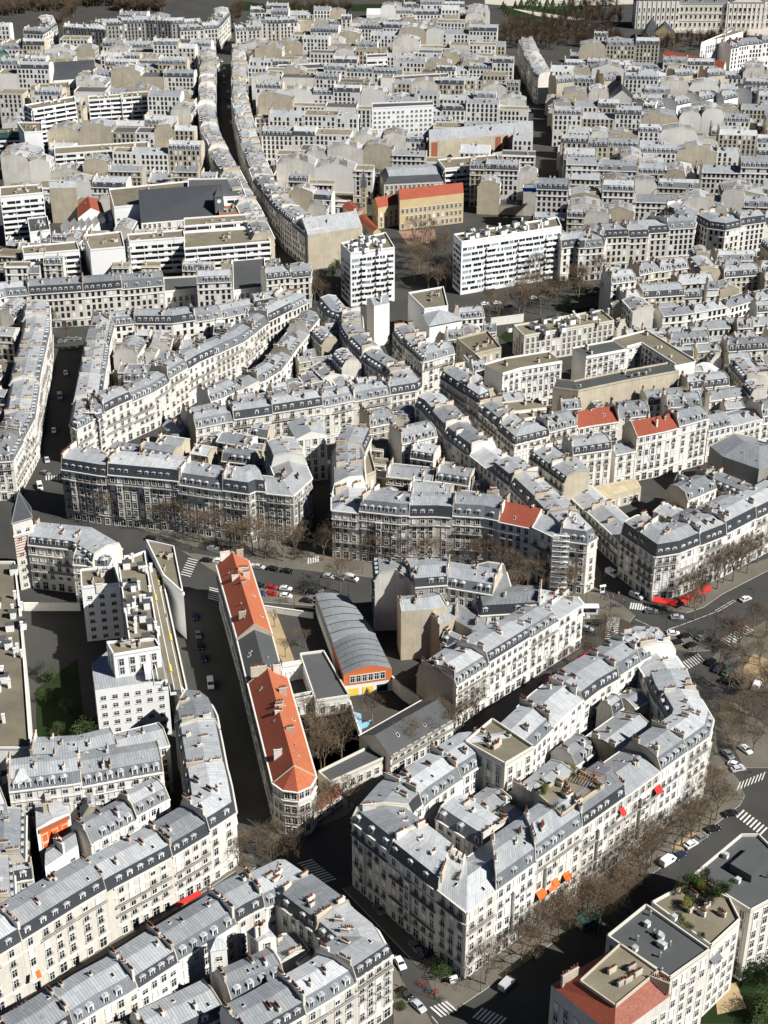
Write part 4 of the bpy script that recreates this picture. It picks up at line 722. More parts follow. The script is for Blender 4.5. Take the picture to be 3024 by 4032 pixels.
MS = """
-214 885.9 86 10.8 16.2 20.6 Mw
-199.8 884.9 86 10.8 12 20.9 Gs
-203.8 900.7 86 17.2 22.1 8 Fw
-186.2 899.5 86 17.2 13.1 7.4 Zw
-218.7 918.5 86 13.1 23.3 14.6 Zs
-156.4 912.8 -4 11.3 10.5 18.1 Fw
-139.4 912.9 -4 22.5 13.1 17.8 Gw
-118.2 911.4 -4 19.7 13.1 20.6 Zb
-197.3 936.3 -4 14.2 17.4 11.5 Ms
-183.6 937.9 -4 12.8 10.4 8.7 Fs
-132.9 931.8 86 17.4 19.7 9.9 Fs
-118.9 929 86 13.9 8.5 10.3 Gw
-220.5 956.9 86 8.1 7.9 18.2 Mw
-197.9 953.3 86 13.5 20.6 20.2 Gw
-177.7 951.9 86 13.5 19.8 21.5 Zb
-160.5 950.7 -4 14.3 13.5 19.9 Fb
-147.2 949.8 -4 12.1 13.5 20 Fw
-135.1 948.9 86 13.5 12.1 22 Zb
-122.7 946.7 -4 12.6 10.8 22.3 Gb
-232.8 971.6 86 10 8.6 17.8 Zw
-206.2 969.7 86 10 12.4 8.2 Zw
-188.3 969.7 -4 23.1 12.6 7.7 Mw
-166.2 968.2 -4 21.1 12.6 10.5 Gb
-144.8 966.7 -4 21.7 12.6 7.4 Zw
-126.7 965.4 86 12.6 14.3 9.3 Mw
-231.9 990.5 86 14.7 16.2 5.6 Fs
-187.9 987.4 -4 14.1 14.7 6.9 Zs
-173.1 986.3 -4 15.4 14.7 6.5 Gs
-159 985.4 86 14.7 12.7 5.5 Zb
-142.7 984.2 -4 19.8 14.7 16.5 Zb
-128.4 981.7 86 11.8 8.8 6.1 Zb
-243 1010.9 86 16.4 13.1 7.8 Mw
-227.1 1009.7 86 16.4 18.5 9.4 Fw
-211.2 1008.6 86 16.4 13.2 7.9 Gw
-200.2 1010.3 -4 8.4 9.8 18.6 Fb
-185.6 1006.8 -4 20.9 16.4 8.6 Fs
-164.7 1005.4 -4 20.9 16.4 7.4 Mb
-145.9 1004.1 -4 16.6 16.4 7.5 Mb
-130.7 1003 86 16.4 13.7 18.9 Mw
-246.1 1027.7 -4 15.9 13.8 24.8 Fs
-220.8 1026 -4 18.2 13.8 24.7 Zw
-205.7 1023.5 -4 12.1 11.1 20.8 Gb
-143.9 1020.6 -4 21.9 13.8 25.3 Gw
-128.6 1018.1 86 11.1 8.7 21.4 Fw
-252.1 1048.1 -4 14.4 17.9 8 Fs
-237.4 1047 -4 14.9 17.9 7.1 Zw
-221.7 1045.9 -4 16.2 17.9 5.5 Mw
-203.1 1044.6 86 17.9 20.9 8.2 Gw
-186.4 1043.5 -4 12.5 17.9 6.5 Mb
-173.8 1045.3 86 10.7 12.1 5.5 Gw
-136.6 1040 -4 13.4 17.9 14.5 Fb
-253.2 1066.9 86 11.6 12.7 10.8 Mw
-200.5 1064.7 86 14.5 21.8 17.4 Fs
-183.3 1063.5 86 14.5 12.6 9.4 Fw
-166.2 1062.3 86 14.5 21.4 17.9 Gb
-143.7 1060.7 -4 23.5 14.5 9.6 Fw
-259.7 1084.9 86 14.5 19 7.1 Fw
-239.6 1085.7 86 8.7 9.9 10.4 Zs
-202.3 1080.9 86 14.5 20.1 18.1 Zw
-185.3 1079.7 -4 13.8 14.5 10.7 Zb
-170.1 1078.6 -4 16.5 14.5 8 Gb
-154 1077.5 86 14.5 15.7 9.5 Fw
-139.1 1075 86 11.6 14.1 10.3 Mw
-264.4 1102.9 86 12.8 13.6 20.8 Fw
-246 1101.6 -4 22.9 12.8 24.4 Mw
-210.1 1099.1 86 12.8 12.3 19 Gw
-197.5 1098.2 -4 12.9 12.8 19.3 Zw
-180.5 1097.1 86 12.8 21 23.7 Gw
-161.9 1095.8 86 12.8 16 20.3 Fs
-143.1 1094.4 -4 21.6 12.8 20.2 Mw
-266.8 1119.8 -4 15.8 17.7 6.6 Zs
-242.6 1116.4 -4 10.9 14.1 7.6 Fw
-186.5 1114.2 -4 21.3 17.7 14.2 Zb
-165 1112.7 -4 21.6 17.7 8.4 Zb
-148.1 1111.5 -4 12 17.7 15.2 Zw
-137.9 1109.1 86 14.1 8.5 14.8 Ms
-268.2 1136.2 -4 17.7 11.8 19.2 Zs
-251.5 1135 -4 15.4 11.8 21.1 Zw
-234.9 1133.9 -4 17.8 11.8 21.2 Fb
-221.6 1134.7 86 7.1 8.4 18.3 Gw
-189.3 1130.7 -4 22.2 11.8 19.8 Ms
-170.1 1129.4 -4 15.9 11.8 17.8 Gb
-151.6 1128.1 -4 21 11.8 21.3 Zb
-250.9 1149.3 -4 22.6 13.7 9.3 Gw
-231 1147.9 86 13.7 17.2 16 Fw
-214.3 1146.7 86 13.7 15.9 10.8 Fs
-195.4 1145.4 -4 21.7 13.7 8 Gb
-172.9 1143.8 -4 23.3 13.7 17.8 Fw
-151.1 1142.3 86 13.7 20.1 9.6 Ms
-278.6 1168.7 -4 9.5 6.1 15.4 Zw
-264.6 1166.2 -4 18.6 10.1 15 Zw
-248.3 1165.1 -4 13.8 10.1 18.3 Gs
-235.4 1164.2 86 10.1 11.9 17.2 Zw
-219.4 1163.1 86 10.1 20 12.8 Gs
-200.6 1161.8 -4 17.4 10.1 19.5 Gs
-185.9 1160.7 -4 12 10.1 17.4 Mw
-172.3 1159.8 86 10.1 15.1 17.2 Gw
-155.4 1158.6 -4 18.6 10.1 17.2 Gw
-275.2 1179.8 -4 12.4 12.5 7.1 Fw
-257.8 1178.6 -4 22.3 12.5 9.9 Zb
-213.1 1175.5 -4 21.5 12.5 8.3 Fs
-193.3 1174.1 86 12.5 18 7.8 Zs
-173.3 1172.7 -4 21.9 12.5 6.7 Mw
-281.3 1194 -4 17 11.8 17.5 Zw
-264.3 1192.8 -4 16.9 11.8 21 Mb
-243.9 1191.3 86 11.8 23.8 16.7 Gs
-224.8 1190 86 11.8 14.4 18.9 Gs
-199.5 1188.2 86 11.8 15.2 18.9 Gw
-182.5 1187 -4 18.8 11.8 16.3 Fs
-163.8 1185.7 -4 18.4 11.8 22.5 Zw
-148 1184.6 -4 13 11.8 20.7 Gs
-281.9 1208.6 -4 14.6 14.3 5.5 Gs
-236.1 1205.4 -4 23.7 14.3 7.1 Zs
-214.1 1203.8 86 14.3 20.3 5.5 Gb
-194.8 1202.5 -4 18.1 14.3 6.8 Gw
-177.7 1201.3 -4 15.8 14.3 6.5 Ms
-162.5 1200.2 -4 14.5 14.3 5.8 Fs
-146.9 1199.1 -4 16.6 14.3 8.6 Fb
-132.7 1196.7 86 11.4 11.9 6.8 Zw
-288 1223.2 86 11 8.1 16.4 Fw
-239.1 1221.1 -4 22.4 13.7 18.9 Fs
-209 1219 -4 15.3 13.7 14.6 Ms
-190 1217.7 -4 22.6 13.7 13.9 Zb
-172.5 1216.5 -4 12.1 13.7 14.6 Gb
-157.5 1215.4 86 13.7 17.8 18 Fw
-140.5 1214.2 -4 16.1 13.7 15.6 Zw
-171.8 1233.8 86 13 8.7 5.5 Zb
-161.1 1234.7 86 16.2 12.2 5.5 Fs
-144.1 1233.5 -4 21.8 16.2 6.7 Mb
-55.5 911.5 -6 17.3 10.7 16.8 Fw
-40.1 909.8 84 10.7 13.6 16.6 Zw
-22.6 908 84 10.7 21.3 21.2 Gw
-58.9 929.8 -6 15.6 17.1 9.5 Fw
-44.8 928.3 -6 12.5 17.1 14.5 Fw
-29.9 926.8 -6 17.1 17.1 7.8 Mw
-10.9 924.8 -6 20.9 17.1 9.2 Gb
7.1 922.9 84 17.1 15.1 6.4 Gb
19.5 919.8 -6 9.9 13.7 9.3 Fw
28.7 918.9 -6 8.5 13.7 7 Gw
39.3 917.8 84 13.7 12.6 6.6 Gw
54.9 917.8 -6 18.3 17.1 17.5 Gw
75.4 915.7 84 17.1 22.6 10.1 Mw
-65.2 950.3 -6 19.7 14.4 18.4 Mw
-48.6 948.6 -6 13.5 14.4 18.9 Mw
-30.9 946.7 -6 21.8 14.4 19.7 Fw
-10 944.5 84 14.4 20.1 18 Gw
7 942.7 84 14.4 13.7 20.6 Gw
19.8 939.9 -6 12.1 11.5 17 Zw
85 934.5 -6 12 14.4 20.2 Gw
-65 966.6 84 15.1 21.8 14.1 Fw
-46.4 964.7 -6 15.3 15.1 7.5 Mw
-31.8 963.2 84 15.1 14.1 7.5 Mw
-13.9 961.3 -6 21.7 15.1 8.6 Zw
8.3 958.9 84 15.1 22.7 8.5 Gw
26.5 955.5 84 12.1 14.2 8.6 Mw
-77.4 986.3 -6 9.7 8.4 18.8 Fw
-61.6 982.5 -6 22.4 14.1 21.9 Gw
-40 980.2 -6 20.8 14.1 22.8 Fw
-22.8 977 -6 13.8 11.3 21.8 Gw
41.5 971.7 -6 18.7 14.1 17.4 Fw
62.2 969.5 -6 22.7 14.1 18 Gw
-74.2 1002.9 -6 14.8 15.9 6.5 Fw
-56.8 1001.1 84 15.9 20.2 6.9 Zw
-36.6 999 -6 20.2 15.9 8.8 Gw
-20.3 997.3 84 15.9 12.3 7.8 Zw
-5.3 995.7 -6 17.8 15.9 6.7 Fb
11 996.4 -6 14.3 9.6 5.5 Zw
24.8 994.9 -6 13.2 9.6 15.9 Fw
37.9 993.5 -6 13 9.6 14.2 Zw
52.2 989.6 -6 16 15.9 7.6 Zb
70.9 987.7 -6 21.3 15.9 8.8 Fw
88.6 985.8 84 15.9 14.2 5.5 Fw
-70.8 1017.1 84 9.9 22.8 23.4 Mb
-48.7 1014.8 -6 21.5 9.9 19.3 Fw
-27.6 1012.6 84 9.9 20.6 19.9 Fw
-8.5 1010.5 -6 17.7 9.9 18.2 Fw
11.5 1008.4 -6 22.2 9.9 24.9 Gw
30.3 1006.5 -6 15.4 9.9 18.8 Gw
45.7 1004.8 -6 15.5 9.9 19.6 Mw
64.2 1002.9 -6 21.3 9.9 24.5 Gw
84.3 1000.8 -6 19 9.9 20.7 Fw
-84.6 1035 -6 7.1 9.1 5.5 Fw
-73.2 1031.5 -6 16 15.2 16.9 Fb
-54.5 1029.5 84 15.2 21.4 9 Zw
-35.4 1027.5 84 15.2 16.8 5.5 Zw
-17.9 1025.7 84 15.2 18.1 7 Fb
-2.6 1024.1 -6 12.5 15.2 7.5 Gw
33.7 1020.2 84 15.2 15.2 5.5 Fw
50 1018.5 -6 17.4 15.2 8.9 Fb
69.2 1016.5 84 15.2 21 15.3 Zw
85.7 1013.3 -6 12.3 12.1 9 Mw
-76.7 1046.7 -6 18.3 11.3 23.8 Zw
-57.3 1044.7 84 11.3 20.6 20 Zw
-40.3 1042.9 -6 13.5 11.3 20.5 Zw
-24.4 1041.2 -6 18.3 11.3 22.7 Mw
-6 1039.3 84 11.3 18.5 21 Mw
12.1 1037.4 84 11.3 17.6 17.2 Mw
28.8 1035.6 -6 15.9 11.3 22.3 Gw
48.4 1033.6 -6 23.2 11.3 19.7 Gw
67.4 1031.5 -6 14.9 11.3 21.2 Zw
84.9 1029.7 84 11.3 20.1 17.8 Mw
-78.6 1064.9 -6 14 16.5 18.1 Mw
-63.3 1063.3 84 16.5 16.6 8.5 Gw
-43.6 1061.2 84 16.5 22.7 8.8 Zw
-25.7 1059.4 84 16.5 13.1 11.2 Fw
-12.4 1058 -6 13.5 16.5 19.1 Fw
1.6 1056.5 84 16.5 14.4 11.2 Zb
18.7 1054.7 84 16.5 19.8 9.8 Mw
37.7 1052.7 84 16.5 18 10.5 Fw
57.8 1050.6 -6 22.2 16.5 8.2 Zw
76.8 1048.6 -6 15.7 16.5 8.1 Zw
-81.1 1082.4 84 9.8 20.8 20.4 Mw
-58.9 1080.1 84 9.8 23.7 23.1 Fw
-38.8 1077.9 -6 16.7 9.8 22.2 Zw
-20.2 1076 -6 20.5 9.8 20.3 Fb
2.3 1072.7 84 7.8 8.4 24.4 Fw
12.8 1072.5 -6 12.4 9.8 21 Gb
28.4 1070.9 84 9.8 18.7 20.6 Gw
46.5 1069 -6 17.5 9.8 21 Mb
76.1 1065.9 84 9.8 16.2 19.7 Gw
88.6 1063.6 -6 9 7.8 21 Zb
-84.8 1100.9 84 18.3 19.9 14.9 Mw
-66.9 1099 84 18.3 16 5.5 Zb
-52.4 1097.5 -6 12.9 18.3 6.5 Zb
-39.1 1096.1 -6 13.7 18.3 7.4 Zw
-24.9 1094.6 84 18.3 14.6 16.1 Fw
-11.9 1091.4 84 14.6 11.7 13.3 Fw
53.9 1086.3 84 18.3 17 5.5 Mw
68.8 1084.8 -6 12.8 18.3 5.5 Zw
85.7 1083 84 18.3 20.8 6.7 Mw
-90.6 1119.2 -6 13.7 6.4 20.2 Gw
-77.5 1116.2 -6 12.7 10.6 19 Fw
-63.4 1114.7 84 10.6 15.5 19.7 Gb
-49 1113.2 -6 13.2 10.6 18.8 Fw
-34.3 1111.6 -6 16 10.6 20.8 Zw
-16.7 1109.8 -6 19.3 10.6 19.9 Zw
3.3 1107.7 -6 20.6 10.6 19.2 Zw
20.4 1105.9 -6 13.5 10.6 17 Fb
31.9 1103.6 84 8.5 9.8 21.3 Fb
44 1105 -6 13.8 6.4 21.4 Mw
60.3 1101.7 -6 19.2 10.6 16.1 Gb
78.2 1099.8 -6 16.5 10.6 19.7 Fb
-93.7 1135.3 -6 9 9.7 6.7 Gw
-85.1 1130.3 -6 8.9 12.9 9.5 Mw
-32.8 1126.5 84 16.2 14 5.6 Mw
-21.1 1123.6 -6 9.7 12.9 5.7 Zw
-11.5 1122.6 84 12.9 9.5 6.2 Gb
-1.7 1121.6 -6 10.1 12.9 5.8 Gb
11.6 1121.8 -6 16.1 16.2 9.1 Fw
31.1 1119.8 84 16.2 22.8 9.2 Fw
53 1117.4 84 16.2 21.1 5.9 Gw
74.5 1115.2 84 16.2 21.8 8 Fw
90.3 1111.9 84 12.9 10.1 5.9 Gw
-89.7 1147.8 -6 17 11.4 18.5 Gw
-74.2 1145 -6 14.2 9.1 16.6 Mw
-60.6 1146.5 84 6.8 12.6 17.5 Mw
-27.9 1141.3 -6 18.2 11.4 19.3 Mw
19.4 1136.3 -6 22 11.4 20.8 Gw
39.7 1134.2 84 11.4 18.7 20.9 Gw
55.4 1132.6 -6 12.6 11.4 16 Gw
70 1131 -6 16.6 11.4 17 Zw
86.1 1129.3 -6 15.5 11.4 22.1 Mw
-88.9 1166.7 84 18.4 12.9 5.5 Mw
-60.9 1163.8 -6 18 18.4 6.6 Fw
-42.3 1161.8 84 18.4 19.2 7.9 Fw
-23.5 1159.9 -6 18.3 18.4 8.5 Mw
-6.9 1158.1 84 18.4 15 5.5 Mb
9.3 1156.4 -6 17.4 18.4 6.2 Zb
29.7 1154.3 -6 23.4 18.4 15.4 Zw
48.9 1152.2 -6 15 18.4 6.4 Mb
67.3 1150.3 84 18.4 21.7 15.9 Zw
86.3 1148.3 84 18.4 16.4 7.1 Fw
-102.2 1186.4 84 6.9 11.6 17.5 Fb
-86.2 1183 84 11.5 20.7 20.3 Gw
-65.5 1180.8 84 11.5 20.7 14.6 Fw
-46 1178.7 -6 18.4 11.5 17.7 Fw
-28.9 1177 84 11.5 15.8 18.1 Zw
-9.5 1174.9 -6 23 11.5 20.2 Fb
13.8 1172.5 -6 23.6 11.5 16.4 Gw
34.5 1170.3 -6 18 11.5 19.6 Fw
50.2 1168.6 84 11.5 13.3 17.1 Mb
63.2 1167.3 84 11.5 12.6 13.6 Mw
75.8 1165.9 -6 12.6 11.5 18.1 Fw
-98.9 1199.5 84 15.7 18.6 19.1 Gw
-81.2 1197.6 -6 16.9 15.7 9.1 Fw
-62.2 1195.6 -6 21.2 15.7 8.1 Mw
-26.7 1191.9 84 15.7 22.9 9.9 Zw
-7.5 1189.9 84 15.7 15.5 16.2 Fw
6.8 1188.4 84 15.7 12.9 8.7 Fb
21.6 1186.8 84 15.7 16.5 10.4 Zw
39.1 1185 -6 18.5 15.7 8.9 Gw
60.2 1182.8 84 15.7 23.6 11 Mb
81 1180.6 84 15.7 18.2 9.6 Mw
-87.3 1213 -6 13.7 10.6 15.8 Gw
-71.1 1211.3 84 10.6 18.7 16.4 Mb
-51.7 1209.3 -6 20.2 10.6 22 Gw
-31.5 1207.1 84 10.6 20.2 16.8 Fw
-13 1205.2 -6 16.8 10.6 16.4 Zw
17.3 1202 84 10.6 20.9 20.8 Zw
39.1 1199.7 -6 22.7 10.6 16.7 Fw
57.6 1197.8 84 10.6 14.4 19.9 Fw
75.1 1195.9 -6 20.4 10.6 19.8 Fw
-85.1 1228.7 84 18.2 22.6 13.8 Fw
-57.2 1225.8 -6 12.6 18.2 6.3 Gw
-40.8 1224.1 84 18.2 20 16.5 Gw
-22.9 1222.2 -6 15.7 18.2 8.4 Mw
-3.2 1220.1 84 18.2 23.7 5.8 Zb
14.9 1218.2 -6 12.4 18.2 14.6 Gw
31.8 1216.4 -6 21.5 18.2 8.9 Fw
53 1214.2 -6 20.9 18.2 8.1 Zw
72.7 1212.1 -6 18.5 18.2 8.1 Gb
87.7 1208.7 -6 11.8 14.5 17 Gb
-64.6 1246.9 -6 15.3 14.4 16.9 Fw
-46 1245 -6 22 14.4 19.9 Mw
-26.3 1242.9 84 14.4 17.4 17.2 Zw
1 1240 -6 22.2 14.4 18.3 Gw
22.9 1237.7 84 14.4 21.5 21.4 Zb
39.9 1236 84 14.4 12.5 23.3 Gw
56.4 1234.2 -6 20.6 14.4 20.7 Gw
77.7 1232 -6 22 14.4 23.4 Mw
-36.6 1259.2 -6 23.4 12.9 6.6 Gw
-16.9 1257.2 84 12.9 16 5.6 Fw
0 1255.4 -6 17.7 12.9 5.5 Gw
14.9 1253.8 -6 12.1 12.9 5.8 Mw
31.5 1252.1 84 12.9 21 8.3 Gw
52.3 1249.9 84 12.9 20.6 8 Zb
71.9 1247.8 84 12.9 18.8 7.2 Fw
86.8 1245 -6 11.1 10.3 6.5 Fw
-9.2 1273.5 -6 17.4 13.2 16.5 Mw
9.7 1271.5 -6 20.4 13.2 17.6 Mw
31.2 1269.3 84 13.2 22.7 18.2 Gw
54 1266.9 -6 22.8 13.2 22.3 Fw
73.8 1264.8 84 13.2 16.8 19.6 Mb
85.8 1262.2 -6 7.4 10.6 18.1 Gw
133.4 903.6 84 18.7 14.4 9.4 Zw
146.7 902.2 84 18.7 12.2 19.2 Gs
160.3 900.7 84 18.7 14.9 11.5 Mw
176.6 899 84 18.7 17.6 8.7 Zs
196.8 896.9 -6 22.9 18.7 8.1 Zb
217.5 894.7 84 18.7 18.6 9.1 Gs
232.3 891.3 84 15 11.3 10.9 Zs
115 922.2 -6 16.2 11.5 21.4 Mb
129.2 920.7 -6 12.2 11.5 19.5 Mb
144.4 919.1 -6 18.2 11.5 19.9 Zb
164.7 917 -6 22.5 11.5 16.8 Zw
187.6 914.6 84 11.5 23.3 18.5 Gb
205.9 912.6 -6 13.3 11.5 18.2 Gw
228.6 909.1 -6 12 9.2 17.4 Ms
116.8 941.1 84 18.6 18.7 8.7 Zw
132.8 939.4 -6 13.1 18.6 8.5 Mw
147.2 937.9 -6 15.7 18.6 10.2 Zb
164.9 936.1 -6 19.7 18.6 14.6 Gb
193.1 933.1 -6 19.8 18.6 8.1 Zw
214.7 930.8 -6 23.5 18.6 6.8 Gs
235.3 928.7 84 18.6 17.6 6.9 Gw
122.2 959.8 -6 13.7 11.7 18.1 Gw
135.2 958.4 84 11.7 12.3 15.4 Zs
149.9 956.9 84 11.7 17.1 16.3 Gw
165.1 955.3 -6 13.2 11.7 19 Zw
183.2 953.4 84 11.7 23.1 18 Zs
201.1 951.5 84 11.7 12.6 14.5 Gs
219.2 949.6 -6 23.6 11.7 18.8 Gb
240.3 947.4 -6 18.6 11.7 14.5 Zs
127.8 974.6 -6 18.6 15.9 5.5 Zs
148.3 972.5 -6 22.4 15.9 8.1 Mw
168.3 970.4 -6 17.5 15.9 7.6 Mw
183.7 968.8 84 15.9 13.3 8.2 Zw
198.2 967.2 84 15.9 15.7 7.8 Zb
215.2 965.5 -6 18.3 15.9 14.9 Zb
232.3 963.7 84 15.9 15.9 6.8 Zw
245.3 960.7 -6 10.3 12.8 13.8 Ms
118.4 992 -6 18.3 13.6 20.6 Zw
137.9 989.9 -6 20.7 13.6 18.4 Gb
156.6 988 -6 16.7 13.6 21.8 Ms
176.7 985.9 84 13.6 23.6 18.9 Zw
195.5 983.9 84 13.6 13.9 21 Zw
209.3 982.4 84 13.6 13.6 23.6 Zw
224.5 980.8 -6 16.7 13.6 18.9 Zw
249.2 978.2 84 13.6 13.1 22.1 Gb
121.5 1006.4 84 12.7 12.6 10 Zb
148.1 1003.6 -6 17.1 12.7 10.1 Gs
190.7 999.1 84 12.7 12.1 8.1 Zb
203.5 997.8 84 12.7 13.4 18.2 Zs
218.3 996.2 84 12.7 16.3 8.7 Zw
233.6 994.6 84 12.7 14.2 11.7 Zb
248.6 993.1 -6 15.8 12.7 9.4 Mw
119 1024 84 13.7 13.8 16.3 Zw
133.6 1022.4 -6 15.5 13.7 18.1 Gw
148.8 1020.8 -6 14.8 13.7 17.9 Mb
211.7 1014.2 84 13.7 16.9 16.6 Mb
226.8 1012.6 84 13.7 13.2 15.9 Ms
242.9 1011 -6 18.9 13.7 18.9 Gb
258.2 1008 -6 12 11 14 Zb
122.2 1040.7 84 12.3 23 8.9 Zw
140.3 1038.8 -6 13.1 12.3 6.6 Zb
156.6 1037.1 -6 19.4 12.3 8 Mw
175.7 1035.1 -6 18.9 12.3 17.6 Mw
243.9 1027.9 -6 13.9 12.3 7.8 Zs
259.2 1026.3 -6 16.6 12.3 7.7 Zw
130.2 1054.4 84 13.6 17.4 16.9 Mb
145.7 1052.7 84 13.6 13.6 18.9 Zw
184.7 1048.6 -6 17.2 13.6 20.4 Zw
256.4 1039.7 -6 10.9 10.9 20.9 Gs
116.4 1069.6 84 10.9 9.4 8.6 Ms
125.6 1068.7 -6 8.9 10.9 8.2 Zw
146.4 1066.5 -6 7.4 10.9 9 Mw
185.3 1063.8 84 13.6 20.2 10.6 Gw
206.6 1061.5 -6 22.4 13.6 10 Ms
225.6 1059.5 -6 15.5 13.6 9.5 Zs
264.5 1057.5 84 8.2 9.7 18.1 Gw
139.8 1085.6 -6 14.8 12.3 18.7 Zb
178.8 1081.5 -6 23.6 12.3 21.4 Zw
201 1079.2 84 12.3 20.8 17.7 Zs
221.7 1077 84 12.3 20.7 16.8 Zw
240.5 1075 -6 16.8 12.3 16.9 Gs
260.3 1073 -6 22.8 12.3 19.5 Mw
134.3 1104.3 -6 19.9 15.7 7.8 Ms
148.6 1105.2 84 9.4 8.3 9.9 Zb
240.7 1091.6 -6 11.4 12.6 8.2 Mw
268.2 1090.2 -6 21.5 15.7 15.8 Mw
128.5 1124 -6 17.3 14.2 18.1 Gw
143.1 1122.5 84 14.2 11.9 17.5 Gb
160.5 1120.6 84 14.2 22.8 19.8 Gw
178.2 1118.8 -6 12.5 14.2 17 Mw
193 1117.2 -6 17.2 14.2 15.5 Gb
206.8 1117.9 84 8.5 10 19.4 Ms
218.1 1116.7 -6 12.5 8.5 14.9 Ms
248.3 1111.4 -6 13.3 14.2 15.2 Mw
261.4 1110 84 14.2 12.8 20 Zs
133 1140.8 -6 22.4 12.2 7.5 Gb
150.7 1138.9 84 12.2 13.1 6.2 Mw
166.5 1137.3 -6 18.3 12.2 8.2 Mw
196.5 1134.1 -6 15.9 12.2 7.1 Gs
226.7 1130.9 -6 22.3 12.2 7.1 Zw
248 1128.7 84 12.2 20.3 9.5 Zw
267 1126.7 -6 17.8 12.2 7.4 Zs
279.5 1124.2 84 9.7 7.3 6.3 Gw
141.3 1153.7 -6 16.3 12.2 14.4 Zw
156.8 1152.1 -6 14.5 12.2 15.7 Zs
172.7 1150.4 -6 17.4 12.2 16.3 Gw
192.9 1148.3 -6 22.9 12.2 13.2 Zw
212.9 1146.2 -6 17.2 12.2 18 Zw
231.4 1144.2 -6 19.7 12.2 17 Mw
270.4 1140.1 84 12.2 13.3 17.3 Gs
147.8 1166.8 84 12.2 13 7.4 Zw
162.1 1165.3 -6 15.6 12.2 6.5 Mw
180.7 1163.3 84 12.2 21.5 7.2 Mw
200 1161.3 84 12.2 17.2 6.5 Zb
216.9 1159.5 -6 16.5 12.2 6.5 Zs
283.5 1151.3 84 9.7 8.2 8.8 Gb
157.2 1183.4 84 14.8 19.5 20.6 Mw
177.7 1181.2 -6 21.6 14.8 23.4 Zb
197.3 1179.1 -6 17.6 14.8 24.5 Mb
149.7 1202.8 -6 13.8 14.4 8.5 Zb
162.6 1201.4 84 14.4 12 8.5 Zs
177.5 1199.9 84 14.4 17.6 18.9 Ms
167.3 1216.2 -6 10.5 8 21.9 Mw
-87.3 1299.5 88 8.9 9.1 15.2 Zw
-75.6 1299.1 88 8.9 14 15 Gw
-63.1 1298.7 88 8.9 10.9 15 Gb
-51.1 1298.3 88 8.9 12.8 14 Mw
-39.8 1297.9 -2 9.8 8.9 14.5 Zw
-30.7 1297.5 -2 8.2 8.9 18.5 Mw
-19.6 1297.2 -2 13.7 8.9 13.4 Gb
-7.9 1296.7 88 8.9 9.6 13.3 Zw
8.7 1296.2 -2 10.4 8.9 16 Mw
20.2 1295.8 88 8.9 12.4 16.8 Zb
31.9 1295.4 -2 10.8 8.9 13.7 Mw
42.9 1295 88 8.9 11 15.5 Zw
55.1 1294.5 88 8.9 13.2 19.6 Gb
-85.7 1316.5 -2 14.3 15.7 19.4 Mw
-68.5 1315.9 -2 19.8 15.7 9.9 Mw
-50.9 1315.3 -2 15.2 15.7 10.5 Zb
-35 1314.7 88 15.7 16.5 8.2 Gw
-20.7 1314.2 88 15.7 12 10.9 Mb
-3.1 1313.6 88 15.7 23 10.8 Mw
19 1312.8 88 15.7 21.2 7.9 Zb
38.5 1312.2 88 15.7 17.5 8.7 Mb
57.2 1311.5 88 15.7 19.8 9.9 Mw
75 1310.9 88 15.7 15.7 18.1 Mw
-104.9 1333.3 -2 13.3 13.6 17.6 Mw
-89.2 1332.8 -2 17.9 13.6 20.5 Mw
-69.4 1332.1 -2 21.6 13.6 16 Gb
-51.5 1331.5 -2 14 13.6 19.6 Gw
-38.4 1329.7 88 10.9 12 18.6 Gw
3.7 1329.5 88 13.6 13.1 21.3 Zw
17.3 1329.1 -2 13.9 13.6 17.5 Zw
36 1328.4 -2 23.4 13.6 16.8 Mw
55.4 1327.7 -2 15.3 13.6 21.2 Gw
73.8 1327.1 -2 21.4 13.6 15.7 Mb
17.5 1347.6 88 15.4 21.6 6.4 Zw
39.7 1346.8 88 15.4 22.7 5.5 Zw
60.1 1346.1 -2 17.9 15.4 14.3 Gw
79.4 1345.4 88 15.4 20.4 15.9 Zw
10.3 1365.1 88 11 13.1 14.6 Zw
23.9 1364.6 -2 14 11 15.5 Mw
41.1 1364 -2 20.2 11 17.8 Zw
60.1 1363.3 -2 17.7 11 16.2 Mw
-307.4 1276.1 -4 13.2 10 18.1 Gw
-213.8 1294.8 -4 8.5 8.1 17 Zw
-233.3 1310.3 -4 12 15.8 8.3 Zb
-217.2 1309.2 -4 20 15.8 6.3 Zw
-199 1307.9 -4 16.2 15.8 14.9 Zw
-182.3 1306.7 -4 17.2 15.8 15 Gw
-167.5 1305.7 -4 12.3 15.8 6.9 Zb
-154.9 1304.8 86 15.8 12.9 8.5 Zb
-229.1 1329.2 -4 17.8 14.6 6.2 Zw
-208.6 1327.8 -4 23.1 14.6 14.7 Zw
-188.3 1326.4 86 14.6 17.3 12.6 Zw
-169.7 1325.1 -4 20 14.6 5.6 Mb
-153.5 1322.5 86 11.7 12.4 6.4 Gb
"""
KN = dict(a='apartment_building', c='courtyard_wing', i='institute_building', s='school_building', h='schoolhouse')
WNM = dict(s='cream stone', w='pale rendered', d='grey stone', b='beige', W='bright white', y='yellow brick')
RNM = dict(M='slate mansard', Z='zinc mansard', G='low zinc roof', F='flat roof', T='red tiled', K='slate roof')
ORDN = 'first second third fourth fifth sixth seventh eighth ninth tenth eleventh twelfth thirteenth fourteenth fifteenth sixteenth'.split()
def on(k): return ORDN[k] if k < len(ORDN) else '%dth' % (k+1)
BUILDINGS = []
